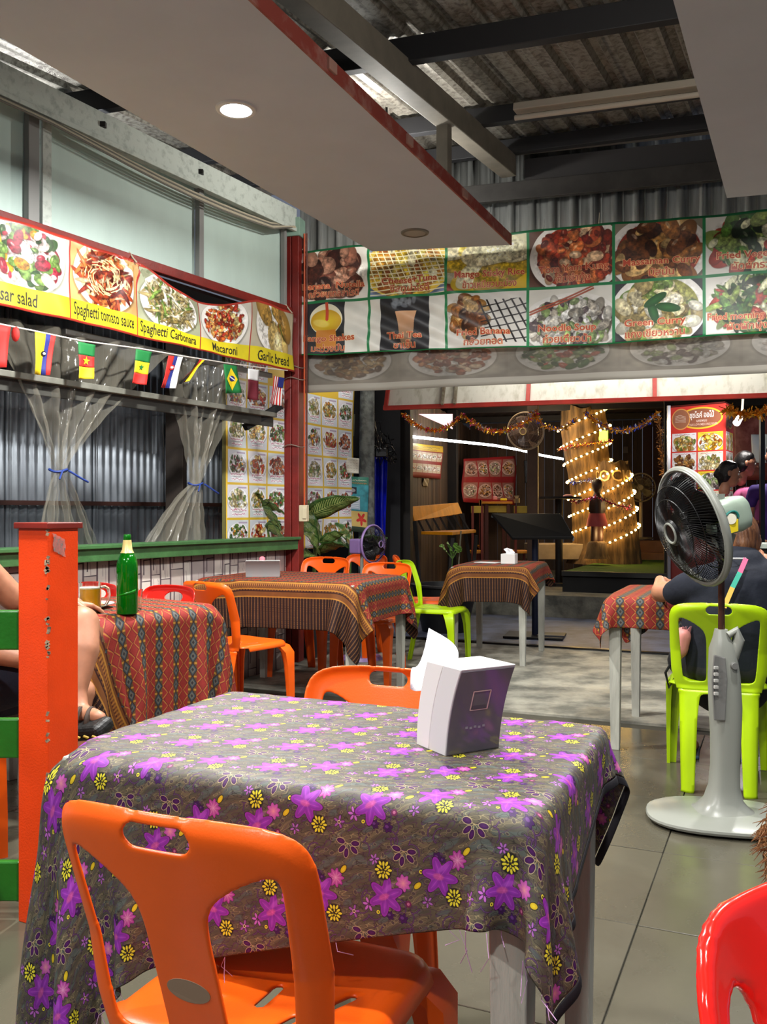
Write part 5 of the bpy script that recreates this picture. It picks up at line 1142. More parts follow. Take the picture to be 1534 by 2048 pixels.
# ================================================================== CLOTHS (position based drape worked out here)
def drape(cx, cy, rz, hx_, hy, top, u0, u1, v0, v1, sp, crot=0, boxes=(), steps=230, seed=0, wr=.0, its=10):
    nu, nv = int(round((u1 - u0) / sp)) + 1, int(round((v1 - v0) / sp)) + 1; U_, V_ = np.meshgrid(np.linspace(u0, u1, nu), np.linspace(v0, v1, nv)); r = np.random.RandomState(seed)
    c, s = math.cos(crot), math.sin(crot); p = np.stack([U_ * c - V_ * s, U_ * s + V_ * c, np.full(U_.shape, top + .004)], -1); p[..., 2] += r.rand(*U_.shape) * .002
    q = p.copy(); du = (u1 - u0) / (nu - 1); dv = (v1 - v0) / (nv - 1); dd = math.hypot(du, dv); dt = 1 / 60
    cons = []
    for st in (0, 1):
        cons += [((slice(None), slice(st, nu - 1, 2)), (slice(None), slice(st + 1, nu, 2)), du, 1.), ((slice(st, nv - 1, 2), slice(None)), (slice(st + 1, nv, 2), slice(None)), dv, 1.)]
        cons += [((slice(st, nv - 1, 2), slice(0, nu - 1)), (slice(st + 1, nv, 2), slice(1, nu)), dd, .25), ((slice(st, nv - 1, 2), slice(1, nu)), (slice(st + 1, nv, 2), slice(0, nu - 1)), dd, .25)]
    for st in (0, 1, 2, 3):
        cons += [((slice(None), slice(st, nu - 2, 4)), (slice(None), slice(st + 2, nu, 4)), 2 * du, .12), ((slice(st, nv - 2, 4), slice(None)), (slice(st + 2, nv, 4), slice(None)), 2 * dv, .12)]
    cv = math.cos(rz), math.sin(rz)
    pin = (np.abs(p[..., 0]) < hx_ - .03) & (np.abs(p[..., 1]) < hy - .03); p[..., 2][pin] = top + .004; pp = p[pin].copy()
    bx = [(0, 0, hx_, hy, -1, top)] + list(boxes)       # local boxes: cx, cy, hx, hy, z0, z1
    for it in range(steps):
        damp = .985 if it < steps * .7 else .93
        n_ = p + (p - q) * damp; n_[..., 2] -= 9.8 * dt * dt; q = p; p = n_
        for _ in range(its):
            for A, B, L, k in cons:
                if p[A].shape != p[B].shape:
                    h0 = min(p[A].shape[0], p[B].shape[0]); h1 = min(p[A].shape[1], p[B].shape[1]); a = p[A][:h0, :h1]; b = p[B][:h0, :h1]
                else: a = p[A]; b = p[B]
                d = b - a; l = np.sqrt((d * d).sum(-1, keepdims=True)) + 1e-9; f_ = d * (k * .5 * (l - L) / l); a += f_; b -= f_
            for k, (bxx, byy, ex, ey, z0, z1) in enumerate(bx):
                m_ = .004; X = p[..., 0] - bxx; Y = p[..., 1] - byy; ins = (np.abs(X) < ex + m_) & (np.abs(Y) < ey + m_) & (p[..., 2] < z1 + m_) & (p[..., 2] > z0)
                px_ = ex + m_ - np.abs(X); py_ = ey + m_ - np.abs(Y); pz = z1 + m_ - p[..., 2]
                zz = ins & (pz <= px_) & (pz <= py_); xx = ins & ~zz & (px_ <= py_); yy = ins & ~zz & ~xx
                p[..., 2][zz] = z1 + m_; p[..., 0][xx] = bxx + np.sign(X[xx]) * (ex + m_); p[..., 1][yy] = byy + np.sign(Y[yy]) * (ey + m_)
                if k == 0: q[..., 0][zz] += (p[..., 0][zz] - q[..., 0][zz]) * .6; q[..., 1][zz] += (p[..., 1][zz] - q[..., 1][zz]) * .6
        p[pin] = pp; p[..., 2] = np.maximum(p[..., 2], .01)
    if wr: p[..., 2] += wr * (vnoise(nv, nu, 9, seed + 3, 2) - .5) * (p[..., 2] > top - .01)
    W = p.copy(); W[..., 0] = cx + p[..., 0] * cv[0] - p[..., 1] * cv[1]; W[..., 1] = cy + p[..., 0] * cv[1] + p[..., 1] * cv[0]
    return W, U_ - u0, V_ - v0
def cloth_obj(name, label, m, W, U_, V_, hems=(), swap=False, group=None, hemw=1):
    nv, nu = U_.shape; b = MB(); h = MB(); vs = W.reshape(-1, 3)
    F, HF, UVs, HU = [], [], [], []
    for j in range(nv - 1):
        for i in range(nu - 1):
            q = [j * nu + i, j * nu + i + 1, (j + 1) * nu + i + 1, (j + 1) * nu + i]; u = [(float(U_.flat[k]), float(V_.flat[k])) for k in q]
            if swap: u = [(y, x) for x, y in u]
            hem = ('l' in hems and i < hemw) or ('r' in hems and i >= nu - 1 - hemw) or ('f' in hems and j < hemw) or ('b' in hems and j >= nv - 1 - hemw)
            (HF if hem else F).append(q); (HU if hem else UVs).append(u)
    t = thing(name, label, 'tablecloth', tuple(vs.mean(0)), 0, group)
    b.add(vs, F, UVs); b.build('fabric', m, t, smooth=True, solid=.0022, ang=180, subs=1)
    if HF: h.add(vs, HF, HU); h.build('hem', HEM, t, smooth=True, solid=.0034, ang=180, subs=1)
    return t
def table(label, cx, cy, rz, hx_, hy, top=.750, m=PAINTW, inset=.045, group='white painted wooden tables'):
    t = thing('dining_table', label, 'table', (cx, cy, 0), rz, group, world=False)
    MB().box((0, 0, top - .0125), (2 * hx_ - .04, 2 * hy - .04, .025)).build('tabletop', m, t, bevel=.006)
    for sx in (-1, 1):
        for sy in (-1, 1):
            x, y = sx * (hx_ - inset), sy * (hy - inset); b = MB(); w0, w1 = .030, .021
            b.add([(x + a * w_, y + b_ * w_, z) for z, w_ in ((0, w1), (top - .026, w0)) for a, b_ in ((-1, -1), (1, -1), (1, 1), (-1, 1))], [(3, 2, 1, 0), (4, 5, 6, 7), (0, 1, 5, 4), (1, 2, 6, 5), (2, 3, 7, 6), (3, 0, 4, 7)]); b.build('leg', m, t, bevel=.003)
    for sy in (-1, 1): MB().box((0, sy * (hy - inset), top - .065), (2 * (hx_ - inset) - .06, .02, .075)).build('apron', m, t)
    for sx in (-1, 1): MB().box((sx * (hx_ - inset), 0, top - .065), (.02, 2 * (hy - inset) - .06, .075)).build('apron', m, t)
    return t
RT = R(-23)
# purple table
table('white wooden table under the purple flowered cloth', -.078, 1.674, RT, .437, .293)
def loc(p, c, rz): d = Vector(p) - Vector(c); return (d.x * math.cos(rz) + d.y * math.sin(rz), -d.x * math.sin(rz) + d.y * math.cos(rz))
sc_ = loc((-.153, 1.374), (-.078, 1.674), RT)
W, U_, V_ = drape(-.078, 1.674, RT, .442, .298, .757, -.80, .575, -.515, .40, .0168, R(14), boxes=[(sc_[0], sc_[1] + .10, .20, .19, .3, .452)], steps=260, seed=2, wr=.003, its=14)
ptc = cloth_obj('tablecloth', 'purple flowered tablecloth with a black hem on the nearest table', M_PT, W, U_, V_, hems='lr')
# loose threads at the cut edge
b = MB(); r = random.Random(9)
for k in range(22):
    i = r.randint(12, U_.shape[1] - 6); p = Vector(W[0, i]); l = r.uniform(.015, .06); b.tube([p, p + Vector((r.gauss(0, .006), r.gauss(0, .006), -l * .5)), p + Vector((r.gauss(0, .01), r.gauss(0, .01), -l))], .0006, 4)
o = b.build('loose_thread', mat('lilac_thread', (.7, .55, .7), .8), ptc); o['kind'] = 'stuff'
RG = 'red woven-pattern tablecloths'
# middle red table
def midc(nr, wx, wy, rz): x = Vector((math.cos(rz), math.sin(rz))); y = Vector((-x.y, x.x)); return Vector(nr) - x * wx / 2 + y * wy / 2
c2_ = midc((-.165, 5.22), 1.15, .88, RT)
table('white wooden table under the middle red patterned cloth', c2_.x, c2_.y, RT, .57, .435)
W, U_, V_ = drape(c2_.x, c2_.y, RT, .575, .44, .757, -.80, .80, -.70, .66, .03, R(1), steps=180, seed=5, its=8)
cloth_obj('tablecloth', 'red patterned cloth with a dark striped border on the middle table by the low wall', M_IK, W, U_, V_, group=RG)
# beer table (dir 35 deg)
RB = R(-35)
c3_ = midc((-1.13, 3.535), .75, .72, R(55 - 90)) if 0 else None
xd = Vector((.574, .819)); yd = Vector((-.819, .574)); c3 = Vector((-1.125, 3.53)) + xd * .36 + yd * .375
R3 = math.atan2(xd.y, xd.x)
table('white wooden table under the red cloth with the beer bottle', c3.x, c3.y, R3, .34, .352)
W, U_, V_ = drape(c3.x, c3.y, R3, .36, .375, .757, -.74, .70, -.86, .60, .026, R(-2), steps=220, seed=8, its=10)
cloth_obj('tablecloth', 'long hanging red patterned cloth with orange border bands under the beer bottle', M_IK3, W, U_, V_, group=RG)
# far red table
R4 = R(-20); c4 = (.95, 7.36)
table('white wooden table under the short red cloth in front of the black lectern', c4[0], c4[1], R4, .315, .45)
W, U_, V_ = drape(c4[0], c4[1], R4, .32, .455, .757, -.56, .46, -.70, .56, .03, R(2), steps=160, seed=11, its=8)
cloth_obj('tablecloth', 'short red patterned cloth with a dark striped edge on the table before the black lectern', M_IK, W, U_, V_, group=RG)
# right red table
c5 = Vector((1.083, 4.45)) + Vector((.92, -.39)) * .6 + Vector((.39, .92)) * .44
table('white wooden table under the red cloth where the woman in navy leans', c5.x, c5.y, RT, .59, .43)
W, U_, V_ = drape(c5.x, c5.y, RT, .6, .44, .757, -.74, .72, -.58, .66, .03, R(-1), steps=160, seed=14, its=8)
cloth_obj('tablecloth', 'bright red diamond patterned cloth on the table where the woman in navy leans', M_IK2, W, U_, V_, group=RG)

# ================================================================== TABLE THINGS
# big tissue box on the purple table, leaning curved dispenser
def tissue_box(c, rz, s, label, tissue=True, mirror=False, name='tissue_box', curve=.035, glossy=None):
    t = thing(name, label, 'tissue box', (c[0], c[1], c[2]), rz, world=False); n_ = 14; h = .155 * s; w_ = .115 * s
    def cl(v): return curve * s * (v ** 2) * 1.0
    def slab_(x0f, x1f, name_, m, wd=w_, z0=0, z1=1):
        b = MB(); vs = []
        for j in range(n_ + 1):
            v = z0 + (z1 - z0) * j / n_; 
            for y in (-wd / 2, wd / 2):
                for xf in (x0f, x1f): vs.append((xf(v), y, v * h))
        fs = []
        for j in range(n_):
            a = j * 4; fs += [(a, a + 4, a + 5, a + 1), (a + 2, a + 3, a + 7, a + 6), (a, a + 2, a + 6, a + 4), (a + 1, a + 5, a + 7, a + 3)]
        fs += [(0, 1, 3, 2), (n_ * 4, n_ * 4 + 2, n_ * 4 + 3, n_ * 4 + 1)]; b.add(vs, fs); return b.build(name_, m, t, bevel=.0015, smooth=True, ang=50)
    slab_(lambda v: -.052 * s + cl(v) , lambda v: -.012 * s + cl(v) + .012 * s * v, 'shell', WHITEP)
    slab_(lambda v: -.0119 * s + cl(v) + .012 * s * v, lambda v: .040 * s + cl(v) + .013 * s * v, 'cartridge', mat('pale_plastic', (.80, .80, .80), .35) if glossy is None else glossy)
    if glossy is None:
        slab_(lambda v: .0401 * s + cl(v) + .013 * s * v, lambda v: .0415 * s + cl(v) + .013 * s * v, 'glossy_front', mat('glossy_grey_window', (.42, .40, .43), .12), wd=w_ * .97, z0=.01, z1=.97)
        fr = lambda y, v: (.0421 * s + cl(v) + .013 * s * v, y, v * h)
        for (y0, v0), (y1, v1) in (((-.018, .50), (.018, .50)), ((.018, .50), (.018, .72)), ((.018, .72), (-.018, .72)), ((-.018, .72), (-.018, .50))):
            MB().bar(fr(y0, v0), fr(y1, v1), .0015, .0015).build('label_frame', mat('pink_line', (.85, .72, .70), .4), t)
        for k in range(5): MB().bar(fr(-.022 + .009 * k, .3 - .01 * (k % 2)), fr(-.017 + .009 * k, .3 - .01 * (k % 2)), .0012, .004).build('print_mark', mat('pale_mark', (.62, .6, .63), .4), t)
        MB().bar(fr(-.014, .53), fr(.014, .53), .0012, .006).build('print_mark', mat('dark_mark', (.35, .32, .35), .4), t)
    if tissue:
        b = MB()
        def ftis(u, v):
            return Vector((-.050 * s - .085 * s * v + .01 * math.sin(u * 6 + v * 3), (u - .5) * (.055 + .03 * math.sin(v * 3.1)) * s * (1.25 - .55 * v) , (.62 + .34 * u) * h + .055 * s * v * (u - .25) + .012 * math.sin(u * 9) * v))
        b.grid(ftis, 14, 14); b.build('tissue', mat('tissue_paper', (.93, .93, .95), .8, bump=.2, bscale=150), t, smooth=True, solid=.0008, ang=180)
    return t
tb = G(930, 1490, .76); tissue_box((.135, 1.60, .7625), R(-60), 1.0, 'white curved tissue dispenser with a tissue sticking out on the purple cloth')
g_ = G(520, 1158, .76); tissue_box((-.78, 5.83, .762), R(-85), 1.0, 'white and grey napkin dispenser on the middle red table', tissue=False, glossy=mat('grey_side', (.55, .55, .55), .4)).scale = (1, 1.9, .68)
tag(MB().ell((-.79, 5.86, .872), (.02, .02, .02)).build('napkin', mat('pink_napkin', (.85, .45, .5), .8)), 'pink napkin tip poking out of the dispenser on the middle table', 'napkin')
tt = thing('tissue_box', 'small square white tissue box on the far red table near the lectern', 'tissue box', (1.02, 7.30, .762), R(-20), world=False)
MB().box((0, 0, .04), (.115, .115, .08)).build('carton', WHITEP, tt, bevel=.003)
b = MB(); b.grid(lambda u, v: Vector(((u - .5) * .07 + .01 * math.sin(v * 5), .01 * math.sin(u * 8), .078 + .05 * v * (1 - .5 * abs(u - .4)))), 10, 8); b.build('tissue', mat('tissue_paper', 0), tt, smooth=True, solid=.001)
tag(MB().box((.86, 7.40, .7655), (.20, .12, .004), Matrix.Rotation(R(-35), 3, 'Z')).build('paper_sheet', mat('white_paper', (.88, .88, .88), .7)), 'white paper sheet lying on the far red table', 'paper')
# beer bottle
def on3(a, b_): p = Vector((-1.125, 3.53)) + xd * a + yd * b_; return (p.x, p.y, .7625)
bo = on3(.185, .045); bt_ = thing('beer_bottle', 'large green beer bottle with a gold foil neck standing on the red cloth', 'bottle', bo, world=False)
GG = mat('green_glass', (.02, .42, .04), .05, spec=.7, trans=.45, ior=1.3, coat=.3)
k = .0035
prof = [(.0405, 0), (.043, .006), (.043, .17), (.0425, .20), (.038, .225), (.026, .250), (.0185, .262), (.016, .29), (.0145, .305), (.0150, .307), (.0150, .322), (.0125, .325)]
MB().lathe([(r_ * 1.0, z) for r_, z in prof], 40).build('glass', GG, bt_, smooth=True, ang=60)
MB().lathe([(.0001, .004), (.039, .006), (.039, .062), (.0001, .062)], 32).build('beer', mat('dark_beer', (.03, .05, .01), .1), bt_, smooth=True)
MB().lathe([(.0275, .2495), (.0205, .263), (.0178, .29), (.0165, .302)], 32).build('foil', mat('gold_foil', (.88, .80, .52), .3, .3), bt_, smooth=True, solid=.0005)
b = MB(); b.grid(lambda u, v: Vector((.0436 * math.cos(-2.6 + u * 2.2), .0436 * math.sin(-2.6 + u * 2.2), .07 + .018 * u + (.004 + .010 * u) * v)), 24, 2); b.build('label_band', mat('green_highlight', (.05, .42, .05), .2), bt_, smooth=True, solid=.0004)  # tilted green strip stands for the highlight along the beer level
# mug
mo = on3(.13, .20); mg = thing('beer_mug', 'glass handled mug full of pale beer beside the green bottle', 'mug', (mo[0] - .01, mo[1], mo[2]), world=False)
GLS = mat('clear_glass', (.95, .97, .95), .03, trans=1, ior=1.45)
n_ = 40
MB().lathe([(.0001, .001), (.044, .001), (.046, .010), (.0455, .125), (.0425, .125), (.0415, .018), (.0001, .016)], n_).build('glass', GLS, mg, smooth=True, ang=50)
MB().lathe([(.0001, .0175), (.0405, .019), (.0414, .098), (.0001, .098)], n_).build('beer', mat('amber_beer', (.93, .66, .08), .1, trans=.25, ior=1.33, emit=None), mg, smooth=True, ang=50)
MB().lathe([(.0001, .0985), (.0412, .0985), (.0412, .104), (.0001, .105)], n_).build('foam', mat('foam', (.93, .90, .8), .8), mg, smooth=True)
MB().tube([(.045, 0, .104), (.062, 0, .108), (.078, 0, .098), (.081, 0, .075), (.078, 0, .050), (.066, 0, .030), (.046, 0, .026)], .0065, 10).build('handle', GLS, mg, smooth=True)
# plate with food
po = on3(.22, .36); pl = thing('plate', 'white plate of rice and greens behind the beer mug', 'plate', po, world=False)
MB().lathe([(.0001, .004), (.07, .004), (.115, .020), (.118, .021), (.117, .017), (.07, .001), (.0001, .001)], 40).build('dish', WHITEP, pl, smooth=True)
pt_ = thing('meal', 'heap of fried noodles with green leaves on the white plate', 'food', (po[0], po[1], po[2] + .005), world=False); r = random.Random(4); b = MB(); b2 = MB()
for k in range(60):
    a, q = r.random() * 6.28, .06 * math.sqrt(r.random()); p_ = Vector((q * math.cos(a), q * math.sin(a), .012 + .035 * (1 - q / .06) * r.random())); d = Vector((r.gauss(0, 1), r.gauss(0, 1), r.gauss(0, .3))).normalized() * .018
    (b if k % 4 else b2).tube([p_ - d, p_ + Vector((0, 0, .004)), p_ + d], .004, 6)
b.ell((0, 0, .012), (.065, .065, .03)); o = b.build('noodles', mat('noodle', (.85, .74, .45), .5), pt_, smooth=True); o['kind'] = 'stuff'; o = b2.build('greens', mat('leafy', (.35, .5, .12), .5), pt_, smooth=True); o['kind'] = 'stuff'
# small glass between mug and bottle
sg = on3(.26, .12); s_g = thing('glass', 'small clear drinking glass half hidden between the mug and the bottle', 'glass', (sg[0] + .02, sg[1], sg[2]), world=False)
MB().lathe([(.0001, .001), (.028, .001), (.034, .09), (.032, .09), (.026, .01), (.0001, .009)], 28).build('tumbler', GLS, s_g, smooth=True)
# white things at the far left
lx = G(0, 1178, .76)
wt = thing('napkin_box', 'white napkin dispenser at the far left end of the beer table', 'napkin box', (-1.77, 4.05, .762), R(20), world=False)
MB().box((0, 0, .055), (.16, .10, .11)).build('casing', WHITEP, wt, bevel=.008)
tag(MB().lathe([(.0001, 0), (.05, 0), (.085, .035), (.083, .037), (.048, .004), (.0001, .004)], 28, Matrix.Translation((-1.56, 3.80, .762))).build('bowl', mat('pinkish_china', (.85, .76, .76), .3), smooth=True), 'shallow pinkish white bowl at the edge of the beer table', 'bowl')

# ================================================================== STANDING FAN
FX, FY = (1445 - 767) / FPX * 3.42, 3.42
FG = mat('fan_grey_plastic', (.52, .53, .50), .32); FGD = mat('fan_panel_grey', (.42, .42, .41), .4); FDK = mat('smoked_blade', (.07, .065, .07), .18, trans=.25, ior=1.3); FW = mat('black_wire', (.04, .04, .045), .35, .3)
fan = thing('standing_fan', 'tall grey standing fan with black wire guard in front of the lime green chair', 'fan', (FX, FY, 0))
b = MB(); q = []; 
for k in range(40):
    a = k * 2 * math.pi / 40; e = .28; rr_ = e / (abs(math.cos(a)) ** 2.6 + abs(math.sin(a)) ** 2.6) ** (1 / 2.6); q.append((rr_ * math.cos(a), rr_ * math.sin(a) * .72))
Rb = Matrix.Rotation(R(-14), 3, 'Z')
rings = [(.97, .012), (1.0, .022), (.99, .030), (.90, .040), (.5, .050), (.3, .056)]
vs = []; 
for s_, z in rings: vs += [Vector((FX, FY, z)) + Rb @ Vector((x * s_, y * s_, 0)) for x, y in q]
b.add(vs, [(i * 40 + k, i * 40 + (k + 1) % 40, (i + 1) * 40 + (k + 1) % 40, (i + 1) * 40 + k) for i in range(5) for k in range(40)] + [tuple(range(40))[::-1], tuple(range(200, 240))]); b.build('base', FG, fan, smooth=True, ang=40)
for sx, sy in ((-.15, -.12), (.15, -.12), (-.15, .12), (.15, .12)):
    p_ = Vector((FX, FY, 0)) + Rb @ Vector((sx, sy, 0)); MB().cyl(p_, p_ + Z3 * .013, .014).build('foot', BLACK, fan)
b = MB(); K = [(.045, .125, .10), (.06, .095, .08), (.09, .068, .062), (.14, .054, .052), (.22, .050, .05), (.34, .053, .052), (.44, .057, .055), (.56, .055, .055), (.66, .045, .05), (.70, .030, .036), (.735, .022, .024)]
vs = []; NN = 28
for z, a_, c_ in K:
    for k in range(NN):
        an = k * 2 * math.pi / NN; rr_ = 1 / (abs(math.cos(an)) ** 3 + abs(math.sin(an)) ** 3) ** (1 / 3); ox = .012 * math.sin((z - .05) / .6 * math.pi); vs.append((FX + ox + a_ * rr_ * math.cos(an), FY + c_ * rr_ * math.sin(an), z))
b.add(vs, [(i * NN + k, i * NN + (k + 1) % NN, (i + 1) * NN + (k + 1) % NN, (i + 1) * NN + k) for i in range(len(K) - 1) for k in range(NN)] + [tuple(range((len(K) - 1) * NN, len(K) * NN))]); b.build('column', FG, fan, smooth=True, ang=60)
MB().plate([Vector((FX - .052 + .0 * z, FY - .054, z)) for z in (.40,)] + [Vector((FX - .012, FY - .062, .40)), Vector((FX - .004, FY - .062, .55)), Vector((FX - .010, FY - .058, .635)), Vector((FX - .050, FY - .048, .645)), Vector((FX - .060, FY - .052, .55))], -.012).build('control_panel', FGD, fan, bevel=.004)
for k in range(5): MB().box((FX - .050, FY - .070, .60 - k * .024), (.016, .012, .012)).build('speed_button', mat('light_button', (.68, .68, .66), .4), fan, bevel=.002)
MB().cyl((FX + .022, FY - .05, .605), (FX + .022, FY - .068, .605), .014, .012).build('timer_knob', FGD, fan, smooth=True)
MB().tube([(FX + .030, FY - .02, .62), (FX + .050, FY - .035, .70), (FX + .040, FY - .03, .735), (FX + .01, FY - .03, .715)], [.02, .02, .016, .014], 12).build('collar', FG, fan, smooth=True)
MB().cyl((FX - .004, FY, .70), (FX - .004, FY, 1.03), .0125, .0115, 16).build('pole', mat('brown_chromed_pole', (.32, .22, .18), .25, .6), fan, smooth=True)
hc = P(1386, 1053, 3.38); AX = Vector((-.93, -.16, -.27)).normalized()
fan_head(fan, hc, AX, .222, FG, FW, FDK, BLACK, FG, FG, n=110, depth=.085, rr=.013, spiral=True)
mc = hc - AX * .17; b = MB()
Mm = Matrix.Translation(hc) @ (-AX).to_track_quat('Z', 'Y').to_matrix().to_4x4()
vs = []; secs = [(.065, .045), (.075, .060), (.10, .067), (.17, .068), (.205, .062), (.222, .042)]
for z, rr0 in secs:
    for k in range(32):
        an = k * 2 * math.pi / 32; rr_ = rr0 / (abs(math.cos(an)) ** 4 + abs(math.sin(an)) ** 4) ** .25; vs.append(Mm @ Vector((rr_ * math.cos(an) * .95, rr_ * math.sin(an), z)))
b.add(vs, [(i * 32 + k, i * 32 + (k + 1) % 32, (i + 1) * 32 + (k + 1) % 32, (i + 1) * 32 + k) for i in range(5) for k in range(32)] + [tuple(range(32))[::-1], tuple(range(160, 192))]); b.build('motor_housing', mat('fan_green_grey', (.56, .62, .56), .35), fan, smooth=True, ang=50)
MB().tube([hc - AX * .13 + Z3 * -.06, hc - AX * .12 + Z3 * -.12, Vector((FX - .004, FY, 1.00))], [.045, .035, .018], 14).build('neck', FG, fan, smooth=True)
MB().cyl(hc - AX * .12 + Z3 * .06, hc - AX * .12 + Z3 * .09, .010, .014).build('swing_knob', FG, fan, smooth=True)
lbp = hc - AX * .13 + Vector((-.0, -.0695, -.015)); t_ = -AX; up_ = Vector((0, 0, 1))
MB().plate([lbp - t_ * .025 - up_ * .045, lbp + t_ * .03 - up_ * .045, lbp + t_ * .03 + up_ * .0, lbp - t_ * .025 + up_ * .0], .002).build('energy_label', mat('yellow_label', (.88, .78, .12), .5), fan)
MB().tube([lbp + t_ * .002 + t_ * .03 * math.cos(a) + up_ * (.005 + .03 * math.sin(a)) for a in [k * math.pi / 10 for k in range(11)]], .0045, 6).build('energy_dial', mat('teal_label', (.1, .45, .42), .5), fan)
MB().lathe([(.0001, 0), (.02, 0), (.02, .002), (.0001, .002)], 20, Matrix.Translation(lbp + up_ * .008 + Vector((0, -.002, 0))) @ Matrix.Rotation(R(90), 4, 'X')).build('label_disc', mat('white_label', (.9, .88, .8), .5), fan)
# small purple fan
pf_ = thing('standing_fan', 'small purple rimmed fan with a box motor behind the orange chairs', 'fan', P(745, 1092, 7.1))
PU = mat('lilac_plastic', (.50, .40, .60), .35); pc = P(746, 1088, 7.15)
fan_head(pf_, pc, (.80, -.60, 0), .148, PU, FW, mat('black_blade', (.04, .04, .05), .2), BLACK, PU, PU, n=60, depth=.07, rr=.009)
MB().box(pc + Vector((-.115, .06, -.02)), (.11, .12, .12), Matrix.Rotation(R(-37), 3, 'Z')).build('motor_housing', PU, pf_, bevel=.015, bseg=3)
MB().cyl(pc + Vector((-.09, .06, -.08)), Vector((pc.x - .09, pc.y + .06, .03)), .014).build('pole', FG, pf_, smooth=True); MB().cyl(Vector((pc.x - .09, pc.y + .06, .03)), Vector((pc.x - .09, pc.y + .06, 0)), .15, .17, 28).build('base', PU, pf_, smooth=True)

# ================================================================== ORANGE POST AND GREEN PLANKS
PX, PY = -.975, 2.62
op = thing('newel_post', 'square glossy orange-red wooden post with a red cap left of the purple table', 'post', (PX, PY, 0))
OR_ = mat('chipped_orange_paint', (.90, .26, .05), .32, var=.25, vscale=3, bump=.15, bscale=200)
Mr = Matrix.Rotation(R(64), 3, 'Z')
MB().box((PX, PY, .567), (.116, .116, 1.134), Mr).build('shaft', OR_, op, bevel=.003)
MB().box((PX, PY, 1.141), (.135, .135, .018), Mr).build('cap', mat('red_brown_paint', (.50, .14, .10), .4, var=.3), op, bevel=.003)
CHIP = mat('chipped_filler', (.72, .62, .5), .8, col2=(.15, .1, .08), vscale=40); r = random.Random(3); b = MB(); ce_ = Vector((PX, PY, 0)) + Mr @ Vector((-.056, -.056, 0))
for k in range(34):
    z = .2 + r.random() * .95; h = .004 + r.random() * .012; p_ = ce_ + Vector((r.gauss(0, .0015), -.0005, z)); b.box(p_ + Vector((0, .001, 0)), (.006 + r.random() * .004, .004, h), Matrix.Rotation(r.random(), 3, 'Y'))
o = b.build('paint_chips', CHIP, op); o['kind'] = 'stuff'
b = MB(); 
for z_, w_ in ((1.12, .045),): b.grid(lambda u, v: ce_ + Mr @ Vector((.014 + u * w_, -.0025 - .006 * abs(math.sin(u * 9 + v * 5)), 0)) + Z3 * (z_ - v * .05 - .02 * u), 8, 6)
b.build('clear_tape', mat('clear_tape', (.85, .75, .72), .15, trans=.75, ior=1.2), op, smooth=True)
for k, (z, l_) in enumerate(((.837, 'top green plank fixed left of the orange-red post'), (.523, 'middle green plank fixed left of the orange-red post'), (.108, 'lowest green plank fixed left of the orange-red post'))):
    o = MB().box((PX - .72, PY + .0, z), (1.28, .025, .115)).build('fence_plank', mat('plank_green', (.13, .42, .10), .35, var=.3, vscale=5, bump=.1), bevel=.005); tag(o, l_, 'plank', 'green fence planks')

# ================================================================== CURTAINS, FLAGS, PLANTS
PLA = mat('clear_plastic_film', (.62, .60, .54), .10, trans=.0, spec=.8, alpha=.20, bump=.25, bscale=18, coat=.5)
def curtain(label, tl_, tr_, zt, tt_, zk, bl, br, zb, seed):
    t = thing('plastic_curtain', label, 'curtain', LWp(tt_, zb, .0), 0, 'clear plastic curtains'); r = random.Random(seed); ph = [r.random() * 6 for _ in range(6)]
    b = MB()
    def fn(u, v):
        z = zb + (zt - zb) * v
        if z > zk: w_ = ((z - zk) / (zt - zk)) ** 1.15; lo = tt_ - .035 + (tl_ - tt_) * w_; hi = tt_ + .035 + (tr_ - tt_) * w_
        else: w_ = ((zk - z) / (zk - zb)) ** .8; lo = tt_ - .035 + (bl - tt_) * w_; hi = tt_ + .035 + (br - tt_) * w_
        a = .012 + .035 * (1 - abs(z - zk) / max(zt - zk, .01)) * .3 + .02 * w_
        return LWp(lo + (hi - lo) * u, z, -.03 + a * math.sin(u * 38 + ph[0] + .6 * v) + .6 * a * math.sin(u * 17 + ph[1] + v * 3) + .004 * math.sin(v * 60 + u * 30))
    b.grid(fn, 140, 60); b.build('film', PLA, t, smooth=True, ang=180)
    b = MB(); b.tube([LWp(tt_ + .05 * math.cos(a), zk + .008 * math.sin(2 * a), -.03 + .045 * math.sin(a)) for a in [k * .45 for k in range(14)]], .007, 6, closed=True); b.tube([LWp(tt_ + .02, zk, .03), LWp(tt_ + .09, zk - .04, .05), LWp(tt_ + .15, zk - .06, .04)], .006, 6); b.tube([LWp(tt_ - .02, zk, .03), LWp(tt_ - .05, zk - .05, .04)], .005, 6)
    b.build('blue_tie', mat('blue_twine', (.12, .22, .5), .6), t, smooth=True)
curtain('clear plastic curtain gathered with blue twine behind the orange-red post', -2.15, -.85, 2.2, -1.675, 1.41, -1.80, -1.45, .99, 1)
curtain('clear plastic curtain gathered with blue twine beside the picture menu sheet', -.86, .02, 2.2, -.55, 1.365, -1.02, -.50, .99, 4)
